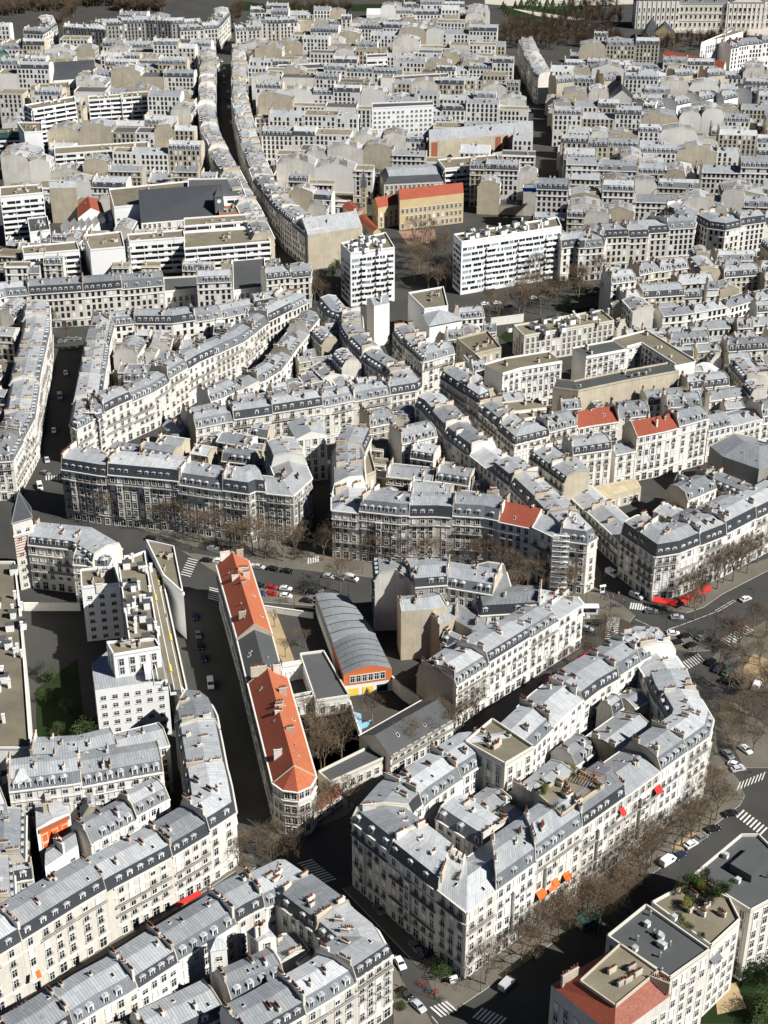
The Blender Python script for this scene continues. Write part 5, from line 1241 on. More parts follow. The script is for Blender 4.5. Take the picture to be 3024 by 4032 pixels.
def rect(v):
    x, y, a, w, d = v; a = math.radians(a); c, s = math.cos(a)/2, math.sin(a)/2
    q = [(x+i*w*c-j*d*s, y+i*w*s+j*d*c) for i, j in ((-1, -1), (1, -1), (1, 1), (-1, 1))]; return [q[0], q[1]], [q[3], q[2]]
for line in MS.strip().splitlines():
    v = line.split(); F_, K_ = rect([float(t) for t in v[:5]])
    BUILDINGS.append(dict(k='apartment_building', mode=2, H=float(v[5]), ro=v[6][:-1], wa=v[6][-1], f=F_, b=K_, idx=0, tot=1, grp=''))
for line in BLD.strip().splitlines():
    k, mode, r, lab, H, ro, wa, f, b, im, ex = line.split('|')
    f = [float(v) for v in f.split()]; b = [float(v) for v in b.split()]; f, b = rect(f) if not b else (list(zip(f[::2], f[1::2])), list(zip(b[::2], b[1::2]))); i, m = (int(v) for v in im.split())
    d = dict(k=KN[k], mode=int(mode), H=float(H), ro=ro, wa=wa, f=f, b=b, idx=i, tot=m, grp=ROWN[int(r)])
    for e in ex.split(','):
        if e: kk, v = e.split('='); d[kk] = v if kk == 'mod' else float(v)
    q = lab.split()
    if len(q) == 4: d['lab'] = '%s %s wing, %s from left in rank %s, %s' % (WNM[wa], RNM[ro], on(int(q[2])), q[0], ROWN[int(r)])
    elif q:
        sd = dict(zip('-nrfl', ('', 'near side ', 'right side ', 'far side ', 'left side ')))[q[0][0]]
        if int(q[2]) == 1 and not sd: d['lab'] = '%s %s house, %s' % (WNM[wa], RNM[ro], ROWN[int(r)])
        else: d['lab'] = '%s %s house, %s%s from %s in %s' % (WNM[wa], RNM[ro], sd, on(int(q[1])), dict(l='left', t='top')[q[0][1]], ROWN[int(r)])
    if lab:
        ws = d['lab'].split()
        if len(ws) > 16: ws = [w_ for w_ in ws if w_ not in ('the', 'a')]
        if len(ws) > 16: ws = [w_ for w_ in ws if w_ not in ('house,', 'side', 'roof', 'roofed', 'tall')]
        d['lab'] = ' '.join(ws[:16])
    BUILDINGS.append(d)
POLYS = [
{'n': 'courtyard_house', 'l': 'narrow white house with a bright orange sheet wall in the lower left courtyard', 'c': 'house', 'p': [(-81.2, 310.4), (-88.9, 320.4), (-91.9, 318.1), (-88.7, 304.1)], 'H': 15, 'ro': 'G', 'wa': 'w', 'orange': 1},
{'n': 'stair_tower', 'l': 'slender cream stair tower with a pyramid zinc cap at lower left', 'c': 'tower', 'p': [(-95.7, 313.9), (-91.9, 315.2), (-93.2, 319.3), (-96.8, 318.3)], 'H': 22, 'ro': 'PYR', 'wa': 'w'},
{'n': 'garden_hall_house', 'l': 'small white house with sloped pale zinc roof behind the avenue row', 'c': 'house', 'p': [(-83.8, 290.0), (-77.0, 298.0), (-79.0, 303.8), (-84.7, 296.8)], 'H': 15, 'ro': 'G', 'wa': 'w'},
{'n': 'stair_tower', 'l': 'white square stair tower with big grid windows in the bottom centre courtyard', 'c': 'tower', 'p': [(-39.0, 254.5), (-35.4, 255.4), (-36.7, 258.3), (-40.0, 257.6)], 'H': 22, 'ro': 'PYR', 'wa': 'w'},
{'n': 'party_wall_house', 'l': 'tall narrow house with a bare white side wall in the bottom courtyard', 'c': 'house', 'p': [(-28.8, 260.4), (-24.8, 262.1), (-27.6, 266.3), (-31.7, 263.8)], 'H': 19, 'ro': 'G', 'wa': 'w'},
{'n': 'roof_terrace_building', 'l': 'building with a brown planted roof terrace and timber pergola in the big block', 'c': 'building', 'p': [(43.8, 295.9), (56.0, 307.6), (49.8, 314.0), (38.1, 304.4)], 'H': 26, 'ro': 'F', 'wa': 'b', 'terrace': 1},
{'n': 'flat_roof_wing', 'l': 'courtyard building with a wide brown gravel flat roof and chimneys', 'c': 'building', 'p': [(31.3, 316.6), (39.5, 323.9), (29.2, 336.2), (21.3, 326.1)], 'H': 25.5, 'ro': 'F', 'wa': 's', 'gravel': 1},
{'n': 'school_wing', 'l': 'flat grey roofed school wing with white panelled front', 'c': 'school wing', 'p': [(-20.3, 371.7), (-10.2, 374.4), (-18.7, 398.2), (-26.2, 396.5)], 'H': 5.5, 'ro': 'FA', 'wa': 'w'},
{'n': 'school_link', 'l': 'low flat roofed white link between brick school and flat wing', 'c': 'school wing', 'p': [(-27.8, 371.7), (-20.8, 374.2), (-21.3, 376.6), (-28.4, 374.2)], 'H': 5.5, 'ro': 'FA', 'wa': 'w'},
{'n': 'school_link', 'l': 'white framed covered bridge joining the brick school to the flat wing', 'c': 'school wing', 'p': [(-31.1, 389.6), (-25.1, 391.5), (-25.4, 392.8), (-31.4, 391.1)], 'H': 5.5, 'ro': 'FA', 'wa': 'w'},
{'n': 'low_tiled_shed', 'l': 'low shed with mossy orange tiled roof at the school corner', 'c': 'shed', 'p': [(-18.9, 323.4), (-11.4, 331.5), (-13.2, 336.8), (-19.3, 330.5)], 'H': 3.5, 'ro': 'TM', 'wa': 's'},
{'n': 'low_flat_schoolhouse', 'l': 'low flat grey roofed schoolhouse along the shaded side street', 'c': 'schoolhouse', 'p': [(-14.9, 334.5), (1.8, 346.5), (-3.7, 351.1), (-18.4, 339.2)], 'H': 5, 'ro': 'FA', 'wa': 's'},
{'n': 'white_apartment_slab', 'l': 'white concrete apartment block whose end wall is half in shadow', 'c': 'apartment block', 'p': [(-82.2, 358.2), (-62.2, 363.5), (-66.1, 378.0), (-82.0, 377.6), (-85.3, 371.2)], 'H': 19.5, 'ro': 'MOD', 'wa': 'W', 'mod': 'punch'},
{'n': 'penthouse_storey', 'l': 'set back white penthouse storeys with wide terraces and glazing', 'c': 'penthouse', 'p': [(-77.2, 364.2), (-64.3, 368.2), (-66.2, 372.5), (-80.3, 370.9)], 'H': 27, 'ro': 'F', 'wa': 'W', 'base': 19.5},
{'n': 'white_long_slab', 'l': 'long flat roofed white slab with rows of rooftop cabins', 'c': 'apartment block', 'p': [(-74.3, 374.3), (-65.3, 373.1), (-76.8, 426.2), (-84.4, 419.5)], 'H': 25, 'ro': 'F', 'wa': 'W', 'cabins': 1},
{'n': 'terraced_wing', 'l': 'stepped white terraces with yellow sun blinds along the dark street', 'c': 'apartment block', 'p': [(-66.4, 377.2), (-56.3, 362.4), (-73.2, 432.9), (-80.0, 445.9)], 'H': 14, 'ro': 'F', 'wa': 'W', 'yellow': 1},
{'n': 'white_end_house', 'l': 'tall white house with plain slanting side wall beside the boulevard crossing', 'c': 'house', 'p': [(-71.2, 424.3), (-63.4, 413.3), (-69.9, 442.8), (-79.9, 447.1)], 'H': 17, 'ro': 'F', 'wa': 'W', 'blank': 1},
{'n': 'shaded_flat_wing', 'l': 'shaded blue white wing with square windows above the dark garden', 'c': 'apartment block', 'p': [(-95.2, 412.0), (-83.6, 414.5), (-86.9, 424.9), (-97.5, 423.0)], 'H': 20, 'ro': 'F', 'wa': 'W', 'mod': 'punch'},
{'n': 'clock_tower', 'l': 'cream and brick clock tower with a pointed grey roof at the left edge', 'c': 'tower', 'p': [(-122.9, 443.1), (-117.2, 446.8), (-119.0, 453.2), (-124.5, 451.0)], 'H': 26, 'ro': 'SPIRE', 'wa': 's', 'clock': 1},
{'n': 'edge_block', 'l': 'long flat roofed block with rows of roof machinery along the left edge', 'c': 'apartment block', 'p': [(-95.9, 334.2), (-108.6, 385.8), (-120.8, 432.8), (-128.8, 432.8), (-113.5, 334.2)], 'H': 17, 'ro': 'F', 'wa': 'w', 'cabins': 1, 'mod': 'plain'},
{'n': 'garden_plain_house', 'l': 'pale end house of the left edge block above the zinc roofs', 'c': 'house', 'p': [(-102.3, 331.3), (-97.1, 330.0), (-96.7, 336.7), (-104.4, 347.8)], 'H': 14, 'ro': 'F', 'wa': 'w'},
{'n': 'tiled_apartment_building', 'l': 'corner apartment building with red tiled skirts and brown flat roof', 'c': 'apartment building', 'p': [(36.9, 246.5), (48.9, 231.9), (62.8, 243.4), (60.5, 249.9), (53.3, 258.4)], 'H': 20, 'ro': 'TRUNC', 'wa': 's', 'inner': [(42.8, 244.0), (49.6, 236.9), (60.2, 246.9), (53.0, 254.9)], 'fh': 3.2},
{'n': 'grey_flat_building', 'l': 'apartment building with plain grey flat roof, vents and light wells', 'c': 'apartment building', 'p': [(50.3, 257.7), (62.5, 244.9), (73.0, 253.5), (60.7, 267.8)], 'H': 23.2, 'ro': 'FA', 'wa': 's', 'vents': 1, 'fh': 3.1},
{'n': 'roof_garden_building', 'l': 'apartment building with a pale paved roof garden and shrubs', 'c': 'apartment building', 'p': [(62.3, 269.7), (73.7, 255.7), (82.0, 264.2), (80.9, 271.2), (73.5, 276.4), (68.3, 273.8)], 'H': 22, 'ro': 'F', 'wa': 's', 'garden': 1, 'fh': 3.2},
{'n': 'dark_flat_building', 'l': 'large building with dark asphalt roof, satellite dishes and railings', 'c': 'apartment building', 'p': [(73.7, 279.1), (84.9, 266.9), (93.9, 272.8), (95.6, 286.6), (92.5, 293.4), (88.1, 293.4)], 'H': 22, 'ro': 'FA', 'wa': 's', 'vents': 1, 'dishes': 1},
{'n': 'arched_window_house', 'l': 'pale blank wall house with a carved triple arch panel', 'c': 'house', 'p': [(-33.1, 520.5), (-21.6, 523.7), (-25.0, 537.9), (-37.3, 533.7)], 'H': 19, 'ro': 'G', 'wa': 'w', 'arch': 1},
{'n': 'brown_flat_house', 'l': 'house with a brown gravel roof and white dormers inside the ornate block', 'c': 'house', 'p': [(-15.8, 491.6), (-9.9, 488.0), (-2.9, 495.2), (-5.1, 512.0), (-16.2, 508.2)], 'H': 18, 'ro': 'F', 'wa': 'b'},
{'n': 'red_roof_house', 'l': 'house with steep bright red tiled roof and brick chimneys', 'c': 'house', 'p': [(34.6, 461.8), (38.8, 459.5), (40.2, 473.6), (37.5, 477.7)], 'H': 22, 'ro': 'T', 'wa': 'w'},
{'n': 'glass_roof_house', 'l': 'low house with a large sloping glass roof light', 'c': 'house', 'p': [(-87.9, 548.5), (-80.9, 536.9), (-77.1, 544.3), (-83.2, 556.2)], 'H': 11, 'ro': 'G', 'wa': 'b'},
{'n': 'low_avenue_hall', 'l': 'low cream hall with dark glazed roof edge on the avenue', 'c': 'hall', 'p': [(-73.0, 703.5), (-57.2, 709.0), (-61.0, 750.8), (-77.5, 750.8)], 'H': 8, 'ro': 'FA', 'wa': 'w'},
{'n': 'low_avenue_annex', 'l': 'low dark roofed annex between the avenue houses', 'c': 'hall', 'p': [(-105.8, 699.6), (-88.4, 705.0), (-91.6, 721.7), (-108.7, 718.9)], 'H': 9, 'ro': 'FA', 'wa': 'w'},
{'n': 'blank_wall_house', 'l': 'tall grey house with a bare plaster side wall above the narrow street', 'c': 'house', 'p': [(-4.5, 653.9), (2.5, 657.7), (1.5, 668.4), (-7.9, 662.5)], 'H': 20, 'ro': 'G', 'wa': 'w', 'blank': 1},
{'n': 'white_cube_house', 'l': 'bright white stepped house with plain walls near the avenue trees', 'c': 'house', 'p': [(18.1, 649.2), (29.0, 652.9), (27.7, 677.3), (11.1, 669.4)], 'H': 20, 'ro': 'F', 'wa': 'W', 'blank': 1},
{'n': 'theatre_hall', 'l': 'pale theatre like hall with a raised lantern roof', 'c': 'hall', 'p': [(20.2, 635.8), (34.5, 643.1), (26.0, 656.1), (17.8, 650.5)], 'H': 18, 'ro': 'PYR', 'wa': 'w', 'blank': 1},
{'n': 'beige_flat_house', 'l': 'beige flat roofed house with a rooftop cabin above the narrow street', 'c': 'house', 'p': [(39.2, 612.3), (51.0, 619.1), (46.1, 638.4), (32.0, 629.5)], 'H': 14, 'ro': 'F', 'wa': 'b'},
{'n': 'brown_roof_house', 'l': 'house with a rust brown sheet metal roof and chimneys', 'c': 'house', 'p': [(61.7, 500.3), (67.1, 494.4), (74.5, 497.4), (71.3, 507.9), (64.7, 510.9)], 'H': 18, 'ro': 'B', 'wa': 'b', 'blank': 1},
{'n': 'market_shed', 'l': 'wide low beige ribbed roof shed enclosed by houses', 'c': 'shed', 'p': [(78.7, 496.9), (95.9, 506.3), (94.7, 513.7), (76.9, 506.3)], 'H': 6, 'ro': 'BEIGE', 'wa': 'b'},
{'n': 'cream_flat_building', 'l': 'long cream flat roofed building with a row of square chimney blocks', 'c': 'building', 'p': [(62.2, 634.6), (104.5, 652.7), (100.4, 666.0), (58.4, 647.2)], 'H': 13, 'ro': 'F', 'wa': 's', 'cabins': 1},
{'n': 'white_tent_roof', 'l': 'white ribbed sheet roof over a courtyard', 'c': 'shed', 'p': [(138.6, 594.5), (146.5, 600.1), (140.7, 613.2), (134.3, 610.7)], 'H': 10, 'ro': 'WHITE', 'wa': 'w'},
{'n': 'white_tower_block', 'l': 'white ten storey tower block with long strip windows', 'c': 'tower block', 'p': [(-16.1, 703.8), (5.2, 711.9), (0.8, 734.3), (-21.1, 717.8)], 'H': 27, 'ro': 'F', 'wa': 'W', 'mod': 'strips', 'cabins': 1},
{'n': 'white_slab_block', 'l': 'wide white ten storey slab with dark balconies and rooftop chimneys', 'c': 'tower block', 'p': [(37.9, 720.1), (88.9, 743.6), (88.3, 757.9), (34.4, 731.2)], 'H': 27, 'ro': 'F', 'wa': 'W', 'mod': 'strips', 'cabins': 1},
{'n': 'yellow_school', 'l': 'yellow brick school with tall paired windows and a red tiled roof', 'c': 'school', 'p': [(8.6, 818.9), (44.2, 832.0), (43.6, 845.4), (7.3, 834.2)], 'H': 17, 'ro': 'T', 'wa': 'y'},
{'n': 'yellow_school_wing', 'l': 'lower yellow school wing with a row of attic windows', 'c': 'school', 'p': [(-3.3, 821.0), (8.5, 828.2), (6.8, 841.0), (-6.7, 833.6)], 'H': 12, 'ro': 'T', 'wa': 'y'},
{'n': 'red_roof_wing', 'l': 'long low wing with a red tiled roof running down to the towers', 'c': 'wing', 'p': [(-5.6, 789.7), (-1.8, 791.7), (-17.8, 843.1), (-23.3, 833.9)], 'H': 9, 'ro': 'T', 'wa': 'y'},
{'n': 'big_beige_wall_building', 'l': 'corner building with a huge bare beige side wall', 'c': 'building', 'p': [(-38.8, 754.7), (-11.2, 768.1), (-17.3, 790.7), (-45.6, 778.9)], 'H': 19, 'ro': 'G', 'wa': 'b', 'blank': 1},
{'n': 'slate_school_house', 'l': 'grey mansard building with broad dormers behind the yellow school', 'c': 'building', 'p': [(-0.0, 861.0), (34.8, 866.8), (34.5, 892.9), (-2.4, 882.7)], 'H': 13, 'ro': 'MAN', 'wa': 's'},
{'n': 'white_flat_block', 'l': 'white flat roofed block with stepped balcony floors', 'c': 'apartment block', 'p': [(34.7, 867.1), (67.2, 877.2), (66.6, 895.8), (31.2, 885.4)], 'H': 20, 'ro': 'F', 'wa': 'w', 'mod': 'bands'},
{'n': 'long_beige_wall_building', 'l': 'very long beige blank wall with dark red brick stripes', 'c': 'building', 'p': [(27.5, 926.2), (92.3, 946.7), (93.5, 968.0), (27.5, 946.7)], 'H': 20, 'ro': 'G', 'wa': 'b', 'brickstripes': 1, 'blank': 1},
{'n': 'modern_terrace_block', 'l': 'modern white block with long banded balconies on the left', 'c': 'apartment block', 'p': [(-180.5, 735.7), (-153.5, 742.6), (-157.3, 755.5), (-183.5, 747.7)], 'H': 15, 'ro': 'F', 'wa': 'W', 'mod': 'bands'},
{'n': 'modern_terrace_block', 'l': 'white banded terrace block right of the brown roofed hall', 'c': 'apartment block', 'p': [(-128.9, 746.8), (-101.3, 753.0), (-103.5, 765.0), (-131.5, 757.7)], 'H': 18, 'ro': 'F', 'wa': 'W', 'mod': 'bands'},
{'n': 'modern_terrace_block', 'l': 'white stepped terrace block with roof gardens by the dark street', 'c': 'apartment block', 'p': [(-100.7, 741.8), (-57.8, 752.6), (-63.4, 774.8), (-103.6, 766.7)], 'H': 16, 'ro': 'F', 'wa': 'W', 'mod': 'bands', 'garden': 1},
{'n': 'modern_terrace_block', 'l': 'upper terrace storeys of white concrete with planted balconies', 'c': 'apartment block', 'p': [(-103.5, 767.5), (-65.6, 777.3), (-66.4, 789.0), (-105.0, 780.6)], 'H': 19, 'ro': 'F', 'wa': 'W', 'mod': 'bands'},
{'n': 'brown_roof_hall', 'l': 'plain white hall with a big brown gravel roof', 'c': 'hall', 'p': [(-147.1, 736.9), (-130.3, 741.4), (-135.9, 765.4), (-153.8, 759.0)], 'H': 17, 'ro': 'F', 'wa': 'W', 'gravel': 1, 'blank': 1},
{'n': 'balcony_tower', 'l': 'white balcony tower with dark loggias at the far left', 'c': 'tower block', 'p': [(-203.0, 792.1), (-181.4, 799.1), (-185.5, 814.6), (-206.7, 809.2)], 'H': 27, 'ro': 'F', 'wa': 'W', 'mod': 'bands'},
{'n': 'white_cube_block', 'l': 'blank white cube with black roof and white roof machinery', 'c': 'building', 'p': [(-184.8, 772.6), (-174.8, 776.8), (-180.7, 799.2), (-190.8, 795.8)], 'H': 14, 'ro': 'FA', 'wa': 'W', 'blank': 1, 'vents': 1},
{'n': 'stone_wall_building', 'l': 'building with a bare rough stone side wall at the far left', 'c': 'building', 'p': [(-185.1, 831.2), (-170.5, 832.6), (-173.2, 843.2), (-187.5, 841.3)], 'H': 20, 'ro': 'G', 'wa': 'b', 'blank': 1},
{'n': 'red_roof_gym', 'l': 'gym hall with a dull red pitched roof beside sawtooth sheds', 'c': 'hall', 'p': [(-167.0, 812.7), (-153.5, 819.7), (-159.2, 841.2), (-171.5, 833.9)], 'H': 9, 'ro': 'T', 'wa': 'w'},
{'n': 'sawtooth_shed', 'l': 'grey sawtooth roofed workshop', 'c': 'workshop', 'p': [(-170.4, 794.6), (-148.1, 811.4), (-151.3, 821.8), (-176.4, 809.7)], 'H': 6, 'ro': 'SAW', 'wa': 'w'},
{'n': 'slate_church', 'l': 'long dark slate church roof with a square clock belfry', 'c': 'church', 'p': [(-129.4, 792.1), (-85.4, 803.9), (-91.3, 832.3), (-134.9, 823.2)], 'H': 13, 'ro': 'KG', 'wa': 'w', 'belfry': 1},
{'n': 'white_museum_block', 'l': 'long bright white modern block with few windows behind the slate church', 'c': 'building', 'p': [(-145.1, 802.3), (-104.5, 814.7), (-109.7, 849.8), (-152.9, 834.7)], 'H': 18, 'ro': 'F', 'wa': 'W', 'mod': 'few'},
{'n': 'louvred_museum_end', 'l': 'white block with a louvred end facade beside the dark street', 'c': 'building', 'p': [(-106.1, 810.1), (-75.1, 815.5), (-81.4, 848.9), (-110.2, 847.0)], 'H': 20, 'ro': 'FA', 'wa': 'W', 'mod': 'bands'},
{'n': 'brick_cabin_building', 'l': 'building with an orange brick rooftop cabin below the clock belfry', 'c': 'building', 'p': [(-87.9, 794.8), (-75.9, 798.9), (-77.5, 812.1), (-89.2, 808.6)], 'H': 16, 'ro': 'F', 'wa': 'o'},
{'n': 'white_office_block', 'l': 'white office block with many ribbon window floors at far left', 'c': 'office building', 'p': [(-221.2, 969.0), (-197.0, 986.6), (-200.4, 1002.1), (-228.3, 979.0)], 'H': 28, 'ro': 'F', 'wa': 'W', 'mod': 'bands'},
{'n': 'white_office_block', 'l': 'stepped windowless white wing of the far left office block', 'c': 'office building', 'p': [(-218.7, 929.6), (-208.1, 931.9), (-212.8, 952.9), (-227.8, 952.9)], 'H': 24, 'ro': 'F', 'wa': 'W', 'blank': 1},
{'n': 'glass_office_block', 'l': 'dark glass and steel office block at the left edge', 'c': 'office building', 'p': [(-242.2, 949.4), (-225.1, 951.7), (-227.7, 961.1), (-244.3, 958.8)], 'H': 18, 'ro': 'F', 'wa': 'g', 'mod': 'bands'},
{'n': 'scaffolded_building', 'l': 'building wrapped in green netting at the left edge', 'c': 'building', 'p': [(-287.2, 1148.1), (-275.4, 1151.4), (-281.9, 1164.7), (-290.2, 1161.3)], 'H': 22, 'ro': 'FA', 'wa': 'n'},
{'n': 'white_balcony_block', 'l': 'white block of deep black balconies in the far left quarter', 'c': 'apartment block', 'p': [(-194.4, 1015.7), (-173.8, 1022.1), (-175.3, 1031.8), (-196.1, 1026.4)], 'H': 22, 'ro': 'F', 'wa': 'W', 'mod': 'bands'},
{'n': 'white_balcony_block', 'l': 'pale arched balcony block beside the deep balcony block', 'c': 'apartment block', 'p': [(-173.7, 1021.0), (-148.3, 1030.7), (-149.8, 1042.7), (-175.7, 1034.5)], 'H': 22, 'ro': 'F', 'wa': 'w', 'mod': 'bands'},
{'n': 'white_balcony_block', 'l': 'white concrete block with vertical balcony towers behind the houses', 'c': 'apartment block', 'p': [(-197.4, 909.8), (-143.3, 925.0), (-145.1, 938.4), (-200.3, 925.0)], 'H': 16, 'ro': 'F', 'wa': 'W', 'mod': 'bands'},
{'n': 'long_grey_roof_hall', 'l': 'white hall with long dark grey roof strips in the far left quarter', 'c': 'hall', 'p': [(-234.0, 1100.5), (-205.5, 1109.5), (-209.0, 1131.1), (-234.9, 1124.8)], 'H': 15, 'ro': 'KG', 'wa': 'W'},
{'n': 'concrete_court_building', 'l': 'beige concrete building with square window grid in the far left quarter', 'c': 'building', 'p': [(-241.1, 1056.3), (-215.8, 1064.8), (-219.6, 1082.0), (-244.6, 1073.4)], 'H': 18, 'ro': 'F', 'wa': 'b', 'mod': 'punch'},
{'n': 'white_slab_block', 'l': 'tall white slab with rows of small windows in the upper centre', 'c': 'tower block', 'p': [(-7.6, 971.5), (31.4, 979.0), (31.6, 989.1), (-7.7, 984.0)], 'H': 28, 'ro': 'FA', 'wa': 'W', 'mod': 'punch'},
{'n': 'cream_balcony_block', 'l': 'L shaped cream block with deep dark balconies in the upper centre', 'c': 'apartment block', 'p': [(-12.7, 1129.4), (2.6, 1132.6), (2.6, 1143.6), (-12.8, 1141.0)], 'H': 24, 'ro': 'FA', 'wa': 'w', 'mod': 'bands'},
{'n': 'cream_balcony_block', 'l': 'cream block with continuous white balconies left of a blank wall', 'c': 'apartment block', 'p': [(-4.2, 1076.5), (45.1, 1088.3), (45.6, 1100.3), (-4.2, 1088.3)], 'H': 20, 'ro': 'FA', 'wa': 'w', 'mod': 'bands'},
{'n': 'white_school_block', 'l': 'white building with ribbon windows between two blank wings', 'c': 'building', 'p': [(-76.5, 1122.4), (-41.9, 1128.6), (-46.0, 1142.6), (-77.4, 1138.1)], 'H': 17, 'ro': 'FA', 'wa': 'W', 'mod': 'punch'},
{'n': 'white_tent', 'l': 'white rectangular marquee tent beside the far lawn', 'c': 'tent', 'p': [(-15.2, 1378.2), (21.5, 1378.2), (20.1, 1402.0), (-14.6, 1402.0)], 'H': 6, 'ro': 'WHITE', 'wa': 'W'},
{'n': 'church_spire', 'l': 'small stone church tower with a thin dark spire among trees', 'c': 'church', 'p': [(-13.3, 847.3), (-9.8, 847.3), (-9.9, 855.0), (-13.4, 855.0)], 'H': 16, 'ro': 'SPIRE', 'wa': 'y'},
{'n': 'chapel', 'l': 'steep dark roofed chapel with a gothic spire in the upper right', 'c': 'church', 'p': [(152.1, 1047.7), (169.5, 1045.0), (171.5, 1064.3), (154.3, 1065.4)], 'H': 14, 'ro': 'KG', 'wa': 'w'},
{'n': 'red_tiled_barracks', 'l': 'long low building with a faded red tiled roof', 'c': 'building', 'p': [(211.4, 1183.1), (249.4, 1147.2), (254.1, 1160.1), (215.2, 1202.2)], 'H': 12, 'ro': 'T', 'wa': 'w'},
{'n': 'dark_corner_block', 'l': 'dark sided white block beside the palace forecourt', 'c': 'building', 'p': [(237.7, 1179.3), (258.5, 1196.9), (277.4, 1218.5), (268.8, 1222.2)], 'H': 24, 'ro': 'F', 'wa': 'W'},
{'n': 'forecourt_lodge', 'l': 'low slate roofed lodge in front of the palace', 'c': 'lodge', 'p': [(217.1, 1284.3), (236.2, 1280.4), (239.4, 1299.8), (222.3, 1302.2)], 'H': 8, 'ro': 'KG', 'wa': 'y'},
{'n': 'forecourt_lodge', 'l': 'tall hipped slate lodge left of the palace front', 'c': 'lodge', 'p': [(206.5, 1268.1), (212.9, 1256.9), (226.3, 1306.8), (219.5, 1322.8)], 'H': 9, 'ro': 'KG', 'wa': 'y'}]
PAVE = [[[-117.4, 503.6], [-72.7, 475.4], [-44.6, 460.3], [-4.7, 451.6], [54.4, 437.1], [72.1, 429.6], [80.4, 423.2], [82.8, 427.4], [79.6, 433.6], [76.0, 437.9], [72.8, 440.3], [75.1, 453.8], [74.3, 460.0], [43.7, 461.6], [-21.4, 476.1], [-70.0, 496.5]], [[63.3, 411.2], [66.3, 438.0], [69.4, 441.9], [72.0, 438.0], [75.8, 435.1], [81.3, 430.4], [82.5, 427.5], [81.7, 425.7], [77.6, 425.2], [72.6, 425.7], [66.0, 425.7], [64.3, 411.2], [62.3, 406.8]], [[89.5, 443.9], [91.8, 431.8], [100.0, 429.0], [106.2, 432.3], [114.0, 440.5], [132.9, 456.0], [134.8, 464.4], [101.0, 443.9]], [[91.2, 415.6], [104.7, 412.9], [104.1, 406.8], [95.6, 406.3], [90.6, 408.5]], [[103.9, 403.3], [109.8, 411.2], [126.1, 424.8], [117.8, 386.6], [110.6, 393.2], [104.9, 400.7]], [[101.5, 377.9], [104.2, 379.8], [106.3, 378.7], [113.4, 366.4], [109.3, 347.7], [102.3, 347.7], [100.8, 362.7], [100.2, 372.4]], [[-10.7, 298.6], [9.7, 269.5], [12.4, 261.2], [16.6, 257.9], [20.4, 261.2], [30.8, 270.0], [54.0, 290.3], [72.1, 306.1], [90.8, 324.4], [98.1, 331.5], [100.2, 335.4], [99.9, 342.1], [97.9, 347.7], [96.1, 354.7], [98.2, 367.9], [86.4, 337.4], [19.2, 268.5], [-5.2, 300.9]], [[2.3, 272.5], [6.2, 262.2], [10.1, 256.5], [11.1, 253.8], [2.4, 243.0], [1.9, 271.0]], [[-89.4, 256.5], [-67.3, 276.0], [-53.9, 289.2], [-37.6, 306.1], [-37.5, 307.9], [-40.1, 309.1], [-91.5, 266.0]], [[-37.8, 311.5], [-34.6, 311.5], [-33.4, 306.7], [-35.9, 302.1], [-32.8, 297.5], [-36.7, 297.5], [-39.0, 306.7]], [[-37.3, 325.7], [-28.8, 316.3], [-24.4, 318.8], [-9.7, 327.6], [-8.1, 331.5], [-11.5, 334.1], [-19.2, 323.1], [-24.8, 318.8]], [[-72.0, 469.5], [-58.4, 464.7], [-43.5, 445.3], [-26.4, 438.8], [-20.4, 444.7], [-21.5, 433.0], [-42.8, 435.9], [-57.4, 453.8]]]
